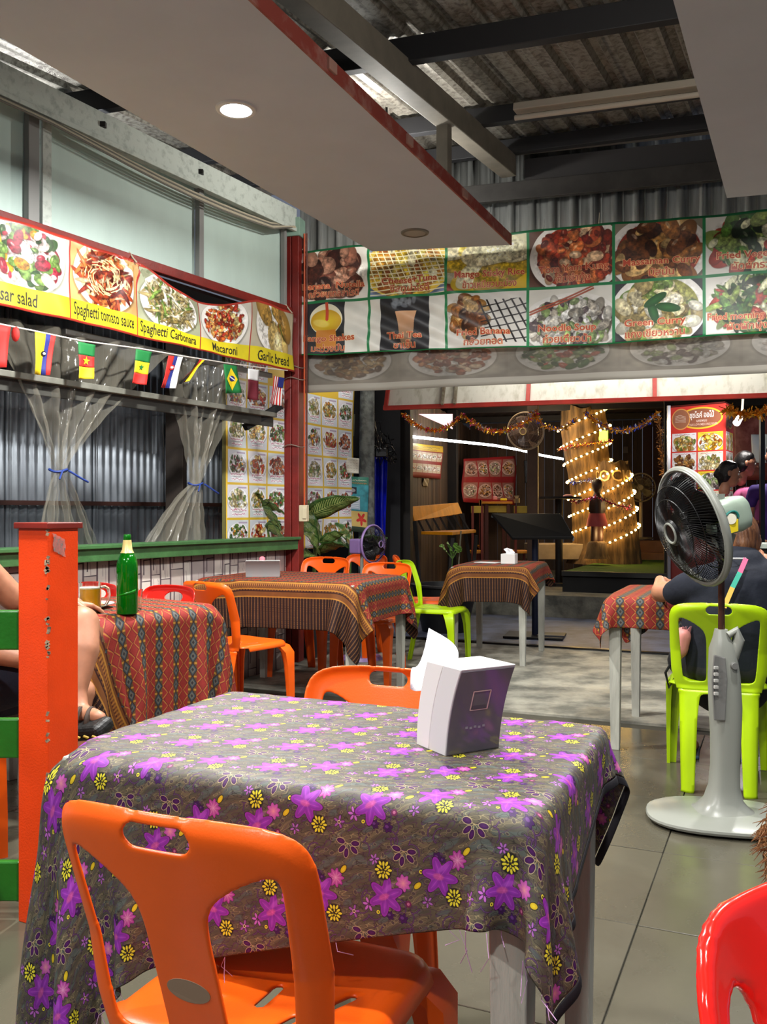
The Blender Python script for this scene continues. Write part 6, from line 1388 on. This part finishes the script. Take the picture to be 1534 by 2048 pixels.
# bunting
def bline(px): # x along the string from pixel
    return px
def bp(px, py, o=.16):
    k = (px - 767) / FPX; P0 = A0 + NW * o; t = (k * P0.y - P0.x) / (U.x - k * U.y); q = P0 + U * t; return Vector((q.x, q.y, HC - (py - 1024) / FPX * q.y))
tag(MB().tube([bp(x, y) for x, y in ((-40, 640), (0, 648), (70, 662), (160, 681), (280, 697), (365, 712), (460, 727), (520, 735), (575, 741))], .004, 6).build('bunting_cord', mat('white_ribbon', (.8, .78, .75), .5)), 'white cord carrying the little flags under the pasta banner', 'cord')
FLC = {k: mat('flag_' + k, c, .7) for k, c in (('red', (.72, .14, .12)), ('yellow', (.85, .75, .10)), ('green', (.08, .42, .20)), ('blue', (.12, .16, .45)), ('white', (.82, .82, .82)), ('maroon', (.35, .06, .12)), ('black', (.05, .05, .05)), ('orange', (.85, .65, .15)))}
def flag(label, c4, bands, vert=False, extra=None, fold=.012):
    a, b_, c_, d4 = [bp(*p) for p in c4]; t = thing('flag', label, 'flag', tuple((a + b_) / 2), 0, 'small flags on the string')
    def S(u, v): p = (a * (1 - u) + b_ * u) * (1 - v) + (d4 * (1 - u) + c_ * u) * v; return p + NW * fold * math.sin(u * 5 + v * 3) * v
    n_ = len(bands); acc = 0; tot = sum(w_ for _, w_ in bands)
    for cn, w_ in bands:
        s0, s1 = acc / tot, (acc + w_) / tot; acc += w_; b = MB(); b.grid((lambda u, v: S(s0 + (s1 - s0) * u, v)) if vert else (lambda u, v: S(u, s0 + (s1 - s0) * v)), 6, 6); b.build(cn + '_band', FLC[cn], t, smooth=True, solid=.0012)
    def spot(name, m, pts, o):
        b = MB(); q = [S(u, v) + NW * o for u, v in pts]; b.add(q, [tuple(range(len(q)))]); b.build(name, m, t, solid=.0008)
    if extra: extra(spot)
    return t
def star(cx, cy, r_, asp=.6): return [(cx + r_ * (1 if k % 2 == 0 else .4) * math.sin(k * math.pi / 5), cy - r_ * asp * (1 if k % 2 == 0 else .4) * math.cos(k * math.pi / 5)) for k in range(10)]
def circ(cx, cy, r_, asp=.6): return [(cx + r_ * math.cos(k * .524), cy + r_ * asp * math.sin(k * .524)) for k in range(12)]
flag('plain red flag leaning at the left end of the string', ((-20, 645), (22, 653), (10, 735), (-20, 735)), [('red', 1)])
tag(MB().ell(bp(31, 668), (.022, .015, .04), None, 10).build('ribbon_bow', FLC['red'], smooth=True), 'crumpled red ribbon bow beside the plain red flag', 'ribbon')
flag('yellow, blue and red vertical striped flag with a dark crest', ((70, 664), (112, 672), (97, 751), (69, 748)), [('yellow', 52), ('blue', 24), ('red', 26)], True, lambda s: (s('crest', FLC['black'], circ(.5, .48, .17, .35), .004), s('crest_fill', FLC['white'], circ(.52, .48, .10, .3), .006)))
flag('green, red and yellow flag with a yellow star', ((156, 683), (191, 690), (185, 758), (157, 757)), [('green', 28), ('red', 26), ('yellow', 26)], False, lambda s: s('star', FLC['yellow'], star(.5, .50, .26, .5), .004))
flag('green, yellow and red flag with a small green star', ((272, 698), (304, 704), (290, 770), (264, 766)), [('green', 26), ('yellow', 27), ('red', 24)], False, lambda s: s('star', FLC['green'], star(.5, .5, .2, .5), .004))
flag('red, blue and white flag with a round crest', ((337, 711), (366, 714), (349, 777), (322, 775)), [('red', 40), ('blue', 24), ('white', 36)], True, lambda s: (s('crest', FLC['red'], circ(.38, .36, .22, .38), .004), s('crest_fill', FLC['white'], circ(.38, .36, .13, .3), .006)))
flag('black, red and yellow flag twisted edge-on', ((395, 717), (410, 720), (372, 762), (362, 768)), [('black', 1), ('red', 1), ('yellow', 1)], True, None, .03)
flag('green flag with a yellow diamond and a blue disc', ((447, 728), (474, 732), (481, 786), (451, 787)), [('green', 1)], False, lambda s: (s('diamond', FLC['yellow'], [(.5, .1), (.9, .5), (.5, .9), (.1, .5)], .004), s('disc', FLC['blue'], circ(.5, .48, .22, .45), .007), s('disc_band', FLC['white'], [(.3, .40), (.7, .52), (.7, .57), (.3, .45)], .009)))
flag('white and maroon flag hanging beside the green flag', ((496, 737), (519, 740), (514, 801), (494, 797)), [('white', 36), ('maroon', 64)])
flag('red and white striped flag with a blue corner nearest the red column', ((548, 752), (568, 756), (560, 812), (540, 806)), [('red', 1), ('white', 1)] * 5, True, lambda s: s('blue_corner', FLC['blue'], [(.45, 0), (1, 0), (1, .36), (.45, .36)], .004))
# black bracket
MBk = MB().bar(bp(490, 855, -.1), bp(560, 812, .02), .06, .05); tag(MBk.build('bracket_arm', mat('black_bracket', (.06, .06, .06), .6), bevel=.003), 'short black slanted bracket arm beside the red column', 'bracket')
# plants
def leaf_mat(name, base, mid, kind):
    m = bpy.data.materials.new(name); m.use_nodes = True; nt = m.node_tree; b = nt.nodes['Principled BSDF']; b.inputs['Roughness'].default_value = .35
    c = Cv(256, 512, base)
    if kind:
        for k in range(22):
            y = 500 - k * 22
            for s_ in (-1, 1):
                L_ = 92 * math.sin(min(1, (k + 2) / 22) * math.pi) ** .5; c.line([(128, y), (128 + s_ * L_ * .5, y - 22), (128 + s_ * L_, y - 52)], 7, mid, .75)
        n_ = vnoise(512, 256, 14, 3); c.a = c.a * (1 - .25 * (n_ > .56)[..., None]) + hx(mid) * .25 * (n_ > .56)[..., None]
    c.line([(128, 512), (128, 10)], 5, mid)
    im = c.img(name); t = nt.nodes.new('ShaderNodeTexImage'); t.image = im; tc = nt.nodes.new('ShaderNodeTexCoord'); nt.links.new(tc.outputs['UV'], t.inputs[0]); nt.links.new(t.outputs[0], b.inputs['Base Color']); return m
LF1 = leaf_mat('dumbcane_leaf', '2c4a1e', 'a8b26a', 1); LF2 = leaf_mat('plain_leaf', '35602c', '7c9a5a', 0); LF3 = leaf_mat('young_leaf', '6c9440', 'a0b868', 0)
STM = mat('plant_stem', (.30, .42, .18), .5)
def leaf(t, base, tip, wd, m, droop=.15, up=Z3, cup=.15, roll=0):
    base, tip = Vector(base), Vector(tip); d = tip - base; L_ = d.length; s_ = d.cross(up).normalized(); n_ = s_.cross(d).normalized(); s_ = s_ * math.cos(roll) + n_ * math.sin(roll)
    n_ = s_.cross(d).normalized(); b = MB()
    def fn(u, v):
        w_ = wd * (math.sin(math.pi * min(1, v ** .75 * .97 + .03)) ** .75) * (1 - .25 * v); x = (u - .5) * 2
        return base + d * v + s_ * x * w_ * .5 + n_ * (droop * L_ * math.sin(v * math.pi * .9) * 1 + cup * abs(x) * w_ * .5 + .006 * math.sin(v * 20 + x * 2))
    b.grid(fn, 8, 16); b.build('leaf', m, t, smooth=True, solid=.0015, ang=180)
def stemtube(t, pts, r_=.008): MB().tube(pts, r_, 8).build('stem', STM, t, smooth=True)
def pot(t, c, r_=.13, h=.25, m=None): MB().lathe([(.0001, .01), (r_ * .7, 0), (r_, h), (r_ * 1.08, h), (r_ * 1.08, h + .02), (r_ * .9, h + .02), (r_ * .88, h - .03), (.0001, h - .03)], 28, Matrix.Translation(c)).build('pot', m or mat('dark_pot', (.09, .09, .10), .5), t, smooth=True, ang=50)
Y_ = 7.35; L_ = lambda px, py, Y=Y_: P(px, py, Y)
d1 = thing('potted_plant', 'big variegated leafy plant standing just right of the red column', 'plant', L_(622, 1130).xy.to_3d()); pc_ = L_(625, 1130).xy.to_3d(); pot(d1, pc_, .15, .45)
st = L_(630, 1080); stemtube(d1, [pc_ + Z3 * .4, st - Z3 * .1, st], .016)
for (bx_, by_), (tx_, ty_), wd, Yt, roll in (((605, 1037), (720, 999), .20, 7.1, .9), ((622, 1065), (603, 1000), .15, 7.3, 1.3), ((636, 1082), (592, 1040), .15, 7.2, 1.0), ((640, 1108), (600, 1062), .17, 7.05, 1.2), ((645, 1085), (640, 1022), .10, 7.4, 1.4), ((640, 1085), (690, 1067), .10, 7.1, .9), ((628, 1110), (600, 1118), .14, 7.0, .6), ((640, 1105), (690, 1095), .14, 7.0, .4)):
    base = L_(bx_, by_, 7.3); stemtube(d1, [st, (st + base) / 2 + Z3 * .02, base], .006); leaf(d1, base, L_(tx_, ty_, Yt), wd, LF1, .10, roll=roll)
d2 = thing('potted_plant', 'variegated leafy plant left of the red column above the green sill', 'plant', P(525, 1100, 7.5).xy.to_3d() ); pc_ = P(545, 1100, 7.4).xy.to_3d(); pot(d2, pc_ + Vector((-.05, .1, 0)), .15, .45)
st = P(540, 1085, 7.35); stemtube(d2, [pc_ + Vector((-.05, .1, .4)), st, P(520, 1010, 7.3)], .014)
for (bx_, by_), (tx_, ty_), wd, roll in (((520, 1012), (458, 1012), .13, .9), ((518, 1010), (568, 1030), .12, .8), ((520, 1015), (560, 1062), .13, 1.1), ((519, 1010), (512, 985), .07, .6), ((521, 1012), (538, 1000), .05, .9), ((535, 1060), (560, 1045), .12, .9), ((530, 1050), (565, 1080), .11, 1.2)):
    leaf(d2, P(bx_, by_, 7.3), P(tx_, ty_, 7.15), wd, LF1, .10, roll=roll)
d3 = thing('potted_plant', 'plain green broad-leafed plant behind the small purple fan', 'plant', P(690, 1100, 7.9).xy.to_3d()); pc_ = P(700, 1100, 7.9).xy.to_3d(); pot(d3, pc_, .14, .4)
st = P(700, 1085, 7.9); stemtube(d3, [pc_ + Z3 * .38, st], .012)
for (bx_, by_), (tx_, ty_), wd, roll in (((698, 1092), (668, 1046), .20, 1.2), ((700, 1095), (650, 1082), .16, .6), ((710, 1090), (775, 1078), .13, .5), ((705, 1092), (690, 1072), .15, 1.3)):
    leaf(d3, P(bx_, by_, 7.8), P(tx_, ty_, 7.6), wd, LF2, .08, roll=roll)
d4 = thing('potted_plant', 'small pale green plant in a dark pot behind the far red table', 'plant', P(905, 1185, 8.9).xy.to_3d()); pc_ = P(890, 1185, 8.9).xy.to_3d(); pot(d4, pc_, .32, .45, mat('black_trough', (.05, .05, .055), .5))
st = P(905, 1118, 8.7)
for tx_, ty_, wd in ((878, 1092, .10), (893, 1086, .10), (914, 1088, .10), (900, 1100, .08), (922, 1095, .07)):
    b_ = P((tx_ + 905) / 2, (ty_ + 1112) / 2, 8.7); stemtube(d4, [pc_ + Z3 * .42 + Vector((.05, 0, 0)), st, b_], .005); leaf(d4, b_, P(tx_, ty_, 8.6), wd, LF3, .1, roll=.9)
MB().bar(pc_ + Z3 * .44 + Vector((.12, 0, 0)), P(922, 1062, 8.7), .012, .012).build('cane', mat('grey_cane', (.45, .43, .36), .7), d4)

# ================================================================== PEOPLE
NAVY = mat('navy_cloth', (.045, .07, .13), .85, var=.2, vscale=6, bump=.3, bscale=25); PINK = mat('pink_cotton', (.85, .42, .62), .8, bump=.2, bscale=30); PURP = mat('purple_cotton', (.22, .12, .42), .8); SHORT = mat('dark_blue_denim', (.10, .12, .19), .85, bump=.2)
def head(t, c, r_, fwd, skin, hair, hairstyle='short', tilt=0):
    f = Vector(fwd).normalized(); rgt = f.cross(Z3).normalized(); up = rgt.cross(f); c = Vector(c)
    q = lambda x, y, z: c + rgt * x * r_ + f * y * r_ + up * z * r_
    blob('face', skin, [(q(0, -.1, .25), .82 * r_, q(0, .05, .2), .80 * r_), (q(0, .25, -.35), .62 * r_, q(0, .38, -.75), .40 * r_), (q(0, .80, .0), .10 * r_, q(0, 1.0, -.22), .13 * r_), (q(.82, -.05, -.1), .14 * r_, q(.86, -.08, .12), .12 * r_), (q(-.82, -.05, -.1), .14 * r_, q(-.86, -.08, .12), .12 * r_), (q(0, -.25, -.7), .46 * r_, q(0, -.3, -1.6), .50 * r_), (q(.2, .78, -.52), .09 * r_, q(-.2, .78, -.52), .09 * r_)], .08 * r_ if r_ > .05 else .01, t, 2)
    for s_ in (-1, 1):
        MB().ell(q(s_ * .30, .74, .05), (.11 * r_,) * 3, None, 10).build('eye', mat('eye_white', (.85, .83, .8), .3), t, smooth=True); MB().ell(q(s_ * .31, .82, .05), (.055 * r_,) * 3, None, 8).build('pupil', BLACK, t, smooth=True)
        MB().tube([q(s_ * .16, .84, .24), q(s_ * .32, .84, .28), q(s_ * .5, .74, .22)], .03 * r_, 6).build('eyebrow', hair, t, smooth=True)
    MB().tube([q(-.2, .80, -.50), q(0, .86, -.52), q(.2, .80, -.50)], .04 * r_, 6).build('lips', mat('lip', (.6, .28, .25), .5), t, smooth=True)
    caps = [(q(0, -.18, .42), .86 * r_, q(0, -.28, .15), .86 * r_), (q(0, -.4, .1), .74 * r_, q(0, -.45, -.35), .62 * r_), (q(.35, .2, .70), .42 * r_, q(-.35, .2, .70), .42 * r_), (q(.55, -.3, -.2), .38 * r_, q(.5, -.35, -.5), .3 * r_), (q(-.55, -.3, -.2), .38 * r_, q(-.5, -.35, -.5), .3 * r_)]
    if hairstyle == 'long': caps += [(q(0, -.6, 0), .6 * r_, q(0, -.75, -1.3), .42 * r_), (q(.1, -.8, -1.2), .4 * r_, q(.1, -.8, -2.0), .22 * r_)]
    if hairstyle == 'bun': caps += [(q(0, -.85, .1), .45 * r_, q(0, -1.0, -.1), .40 * r_), (q(0, -.6, -.6), .4 * r_, q(0, -.6, -1.2), .2 * r_)]
    blob('hair', hair, caps, .09 * r_ if r_ > .05 else .01, t, 3)
def hand(t, wrist, dirv, palm_n, skin, s_=1.0, curl=.5, side=1):
    d = Vector(dirv).normalized(); n_ = Vector(palm_n); n_ = (n_ - d * n_.dot(d)).normalized(); x = d.cross(n_) * side; w_ = Vector(wrist); caps = [(w_, .024 * s_, w_ + d * .03 * s_, .026 * s_)]
    for k, (ox, ln) in enumerate(((-.028, .066), (-.009, .076), (.010, .070), (.028, .055))):
        a = w_ + d * .085 * s_ + x * ox * s_; caps.append((w_ + d * .03 * s_ + x * ox * .5 * s_, .014 * s_, a, .0125 * s_)); p_ = a; dd = d.copy()
        for j in range(3):
            dd = (dd * math.cos(curl) + n_ * math.sin(curl)).normalized(); p2 = p_ + dd * ln * s_ * (.45, .32, .23)[j]; caps.append((p_, (.0098 - .0008 * j) * s_, p2, (.009 - .001 * j) * s_)); p_ = p2
    a = w_ + d * .025 * s_ - x * .024 * s_; b_ = a + (d * .7 - x * .6 + n_ * .4).normalized() * .038 * s_; caps += [(a, .014 * s_, b_, .0115 * s_), (b_, .011 * s_, b_ + (d * .9 - x * .1 + n_ * .4).normalized() * .032 * s_, .0085 * s_)]
    return blob('hand', skin, caps, .0045 * s_, t, 2)
# woman in navy, seated, back to us
wm = thing('person', 'woman with short brown hair in a navy shirt sitting in the lime green chair', 'person', (1.47, 4.0, .44))
WY = 4.02; w = lambda px, py, Y=WY: P(px, py, Y)
blob('shirt', NAVY, [(w(1440, 1330), .165, w(1440, 1240), .165), (w(1470, 1330), .165, w(1475, 1240), .165), (w(1435, 1240), .15, w(1440, 1180), .13), (w(1490, 1240), .16, w(1490, 1180), .14), (w(1465, 1200), .15, w(1480, 1140, 4.06), .12),
    (w(1410, 1170), .095, w(1372, 1178, 4.08), .075), (w(1372, 1178, 4.08), .075, w(1352, 1185, 4.12), .062), (w(1520, 1165), .11, w(1575, 1175, 4.1), .085), (w(1480, 1135, 4.08), .10, w(1470, 1110, 4.12), .07)], .012, wm, 6)
blob('skirt', mat('black_cloth', (.03, .03, .04), .8), [(w(1440, 1340), .17, w(1440, 1360), .15), (w(1475, 1340), .17, w(1475, 1360), .15), ((1.38, 4.1, .50), .085, (1.52, 4.45, .49), .07), ((1.56, 4.06, .50), .085, (1.70, 4.4, .49), .07)], .014, wm)
blob('arms', SKIN, [((w(1358, 1182, 4.12)), .050, w(1322, 1182, 4.20), .044), (w(1322, 1182, 4.22), .046, w(1322, 1186, 4.24), .046), (w(1322, 1184, 4.24), .043, Vector((1.42, 4.62, .83)), .027), (w(1560, 1165, 4.12), .05, w(1560, 1150, 4.0), .045), (w(1560, 1150, 4.0), .04, w(1528, 1118, 4.05), .028)], .010, wm)
hand(wm, w(1530, 1120, 4.05), (-.9, .1, .35), (0, .9, -.3), SKIN, 1.0, .25, 1)
hand(wm, Vector((1.42, 4.62, .825)), (.8, .6, -.1), (0, 0, -1), SKIN, 1.0, .3, -1)
head(wm, w(1478, 1078, 4.12), .098, (.1, 1, -.32), SKIN, HAIRB, 'short')
MB().tube([w(1452, 1112, 4.0), w(1465, 1117, 3.93), w(1492, 1117, 3.93)], .004, 6).build('collar_piping', mat('white_piping', (.85, .85, .85), .6), wm, smooth=True)
b = MB(); sp_ = [w(1492, 1117, 3.90), w(1480, 1145, 3.86), w(1465, 1175, 3.85), w(1448, 1215, 3.83)]
for k, cl_ in enumerate(('pink_strap', 'teal_strap', 'yellow_strap')):
    MB().bar(sp_[k], sp_[k + 1], .020, .003, NB).build('bag_strap', mat(cl_, ((.85, .35, .5), (.3, .75, .65), (.95, .75, .35))[k], .6), wm)
for sx in (0, 1):
    k0 = Vector((1.52 + .18 * sx, 4.45 - .05 * sx, .48)); blob('lower_leg', SKIN, [(k0, .055, k0 + Vector((-.05, -.12, -.38)), .035), (k0 + Vector((-.05, -.12, -.42)), .035, k0 + Vector((.02, .02, -.455)), .028)], .012, wm)
    MB().box((k0.x - .02, k0.y - .05, .008), (.085, .22, .014), Matrix.Rotation(R(-20), 3, 'Z')).build('sandal', mat('blue_sandal', (.12, .2, .3), .6), wm, bevel=.004)
# bag hanging in the opening
bg = thing('shoulder_bag', 'pink bag with a small unicorn-like frill beside the woman in navy', 'bag', w(1362, 1320, 4.0)); bg['label'] = 'small pink shoulder bag with frills hanging at the side of the woman in navy'
blob('pouch', mat('pink_leather', (.80, .52, .50), .45), [(w(1360, 1300, 3.97), .035, w(1364, 1272, 3.97), .04), (w(1360, 1300, 3.97), .03, w(1352, 1318, 3.97), .02)], .008, bg)
r = random.Random(2); b = MB()
for k in range(7): p_ = w(1362 + k * 2.5, 1268, 3.96); b.tube([p_, p_ + Vector((r.uniform(-.01, .02), -.01, .035))], [.008, .001], 6)
b.build('frill', mat('mauve_frill', (.6, .38, .42), .5), bg)
MB().tube([w(1340, 1330, 3.96), w(1331, 1345, 3.95), w(1338, 1375, 3.95), w(1352, 1352, 3.96)], .006, 6).build('strap', BLACK, bg, smooth=True)
# two women in pink at the far right, one person in purple
def stander(label, px, py, Y, r_, fwd, shirt, hairstyle, arm=None):
    hd = P(px, py, Y); t = thing('person', label, 'person', (hd.x, hd.y, .0)); x = Vector(fwd).cross(Z3).normalized(); f = Vector(fwd).normalized(); head(t, hd, r_, fwd, SKIND, HAIRK, hairstyle)
    s_ = hd - Z3 * (r_ * 2.35); sh = 1.75 * r_
    blob('shirt', shirt, [(s_ + x * sh * .75 - Z3 * .05, .065, s_ - x * sh * .75 - Z3 * .05, .065), (s_ - Z3 * .10, .13, s_ - Z3 * .42, .125), (s_ + x * .05 - Z3 * .42, .12, s_ - x * .05 - Z3 * .55, .13), (s_ + x * sh - Z3 * .05, .06, s_ + x * sh * 1.2 - Z3 * .17, .055), (s_ - x * sh - Z3 * .05, .06, s_ - x * sh * 1.2 - Z3 * .17, .055)], .014, t)
    for sg_ in (-1, 1):
        e0_ = s_ + x * sh * 1.2 * sg_ - Z3 * .17; e1_ = e0_ - Z3 * .14 - f * .01; e2_ = e1_ + f * .22 - Z3 * .02 - x * sg_ * .05
        blob('arm', SKIND, [(e0_, .042, e1_, .036), (e1_, .036, e2_, .024)], .011, t); hand(t, e2_, f, -Z3, SKIND, .95, .35, sg_)
    lg = s_ - Z3 * .55; hz = lg.z
    blob('trousers', mat('dark_trousers', (.06, .06, .09), .8), [(lg + x * .05, .12, lg - x * .05, .12)] + [(lg + x * .08 * q, .09, Vector((lg.x, lg.y, .12)) + x * .09 * q, .05) for q in (-1, 1)], .018, t)
    for q in (-1, 1): MB().box(Vector((lg.x, lg.y, .04)) + x * .09 * q + f * .05, (.09, .24, .08), Matrix.Rotation(math.atan2(-f.x, f.y), 3, 'Z')).build('shoe', BLACK, t, bevel=.02, bseg=3)
stander('woman in a pink shirt with black hair tied back, facing right, nearer of the pair', 1459, 948, 8.0, .098, (.93, -.3, -.1), PINK, 'bun')
stander('taller woman in a pink shirt with long black hair behind the first pink-shirted woman', 1492, 928, 8.7, .104, (.95, -.25, -.1), PINK, 'long')
stander('person in a purple shirt cut off by the right edge', 1552, 915, 8.3, .108, (-.6, -.8, -.1), PURP, 'short')
# man behind the orange post
mn = thing('person', 'man with bare crossed leg and strapped sandal sitting behind the orange-red post', 'person', (-1.35, 3.3, .44))
m_ = lambda px, py, Y=3.3: P(px, py, Y)
blob('torso', mat('dark_shirt', (.10, .05, .06), .85), [(Vector((-1.66, 3.05, .62)), .17, Vector((-1.70, 3.08, 1.0)), .17), (Vector((-1.55, 3.15, 1.12)), .09, Vector((-1.82, 3.0, 1.12)), .09)], .014, mn)
head(mn, (-1.66, 3.12, 1.40), .105, (.5, .85, -.1), SKIND, HAIRB, 'short')
blob('shorts', SHORT, [(Vector((-1.62, 3.05, .54)), .13, Vector((-1.22, 3.1, .62)), .095), (Vector((-1.6, 3.2, .52)), .12, Vector((-1.30, 3.42, .52)), .09)], .014, mn)
blob('leg', SKIND, [(Vector((-1.30, 3.12, .64)), .085, m_(160, 1250, 3.28), .072), (m_(160, 1250, 3.28), .070, m_(164, 1300, 3.22), .062), (m_(164, 1300, 3.22), .062, m_(152, 1385, 3.15), .038), (m_(152, 1385, 3.15), .038, m_(158, 1425, 3.12), .034), (m_(158, 1425, 3.12), .036, m_(198, 1436, 3.05), .026)], .011, mn)
blob('leg', SKIND, [(Vector((-1.30, 3.42, .50)), .07, Vector((-1.18, 3.5, .48)), .06), (Vector((-1.18, 3.5, .48)), .055, Vector((-1.2, 3.4, .08)), .035), (Vector((-1.2, 3.4, .06)), .035, Vector((-1.05, 3.5, .04)), .028)], .012, mn)
SOLE = mat('dark_rubber', (.07, .07, .07), .5, bump=.4, bscale=60)
f0, f1 = m_(140, 1462, 3.08), m_(212, 1455, 3.0)
b = MB(); b.bar(f0, f1, .095, .05, (0, -.35, .93)); b.build('sandal_sole', SOLE, mn, bevel=.02, bseg=3)
for k in range(3): MB().bar(m_(150 + k * 17, 1472, 2.94), m_(160 + k * 17, 1476, 2.94), .012, .004).build('tread_mark', mat('ochre_tread', (.55, .45, .12), .6), mn)
for px_ in (160, 182): MB().tube([m_(px_, 1450, 3.08) + Vector((0, .05 * math.cos(a), .045 * math.sin(a) + .01)) for a in [k * .5 for k in range(8)]], .010, 6).build('strap', mat('brown_strap', (.22, .16, .12), .7), mn, smooth=True)
blob('arm', SKIND, [(Vector((-1.52, 3.2, 1.08)), .055, m_(25, 1195, 3.35), .050), (m_(25, 1195, 3.35), .048, m_(140, 1205, 3.65), .030)], .011, mn); hand(mn, m_(138, 1206, 3.66), (.75, .5, -.15), (0, 0, -1), SKIND, 1.0, .3, 1)
blob('arm', SKIND, [(Vector((-1.80, 3.0, 1.05)), .055, m_(-30, 1300, 3.0), .048), (m_(-30, 1300, 3.0), .045, m_(45, 1318, 3.0), .034)], .011, mn); hand(mn, m_(45, 1318, 3.0), (.9, .2, -.2), (0, 0, -1), SKIND, 1.0, .4, -1)
mchair = copy_tree(och2, label='orange plastic chair under the man behind the orange-red post'); place(mchair, (-1.64, 3.12), (.85, .52))
# child at the lower right, seated in the red chair, mostly outside the frame
kd = thing('person', 'child with tousled light brown hair at the right edge by the glossy red chair', 'person', (.62, 1.06, .44))
KB = mat('light_brown_hair', (.42, .27, .17), .45, col2=(.62, .46, .3), vscale=60, bump=.5, bscale=120)
kc = Vector((.628, 1.22, .70)); head(kd, kc, .085, (.8, -.5, -.1), SKIN, KB, 'short')
blob('shirt', mat('child_shirt', (.3, .45, .6), .8), [(kc + Vector((0, -.02, -.20)), .075, kc + Vector((0, -.03, -.36)), .09), (kc + Vector((.07, .07, -.19)), .04, kc + Vector((-.04, -.10, -.19)), .04)], .010, kd)
blob('arms', SKIN, [(kc + Vector((-.05, -.11, -.2)), .03, kc + Vector((-.01, -.14, -.33)), .026), (kc + Vector((-.01, -.14, -.33)), .025, kc + Vector((.12, -.10, -.36)), .018)], .008, kd)
blob('legs', SHORT, [(kc + Vector((.02, -.03, -.33)), .07, kc + Vector((.18, -.14, -.31)), .05), (kc + Vector((.18, -.14, -.31)), .045, kc + Vector((.2, -.15, -.6)), .03)], .010, kd)
b = MB(); r = random.Random(6)
for k in range(900):
    d = Vector((r.gauss(0, 1), r.gauss(0, 1), r.gauss(.1, .9))).normalized()
    if d.dot(Vector((.8, -.5, 0))) > .35: continue
    p_ = kc + Vector((-.012, .01, .02)) + d * .086; t1 = (d * .35 + Vector((r.gauss(0, .5), r.gauss(0, .5), -.6))).normalized(); b.tube([p_, p_ + (d + t1).normalized() * .008, p_ + d * .002 + t1 * .024], [.0016, .0012, .0003], 3)
o = b.build('hair_strands', KB, kd); o['kind'] = 'stuff'
# bare bulb above the ceiling panel, and an added one that lightens the roof
for k, (x, y, z, l_) in enumerate(((.02, 5.75, 3.40, 'bare white bulb hanging above the far end of the cream ceiling panel'), (1.15, 2.6, 3.24, 'added unseen bulb between the two ceiling panels that lightens the metal roof'))):
    bb = thing('light_bulb', l_, 'lamp', (x, y, z)); MB().ell((x, y, z + .05), (.025, .025, .035)).build('globe', mat('bulb_glass', (1, 1, 1), .3, emit=(1, .97, .9), estr=20), bb, smooth=True); MB().cyl((x, y, z + .08), (x, y, ROOF((x, y)) - .0), .008).build('cord', BLACK, bb)
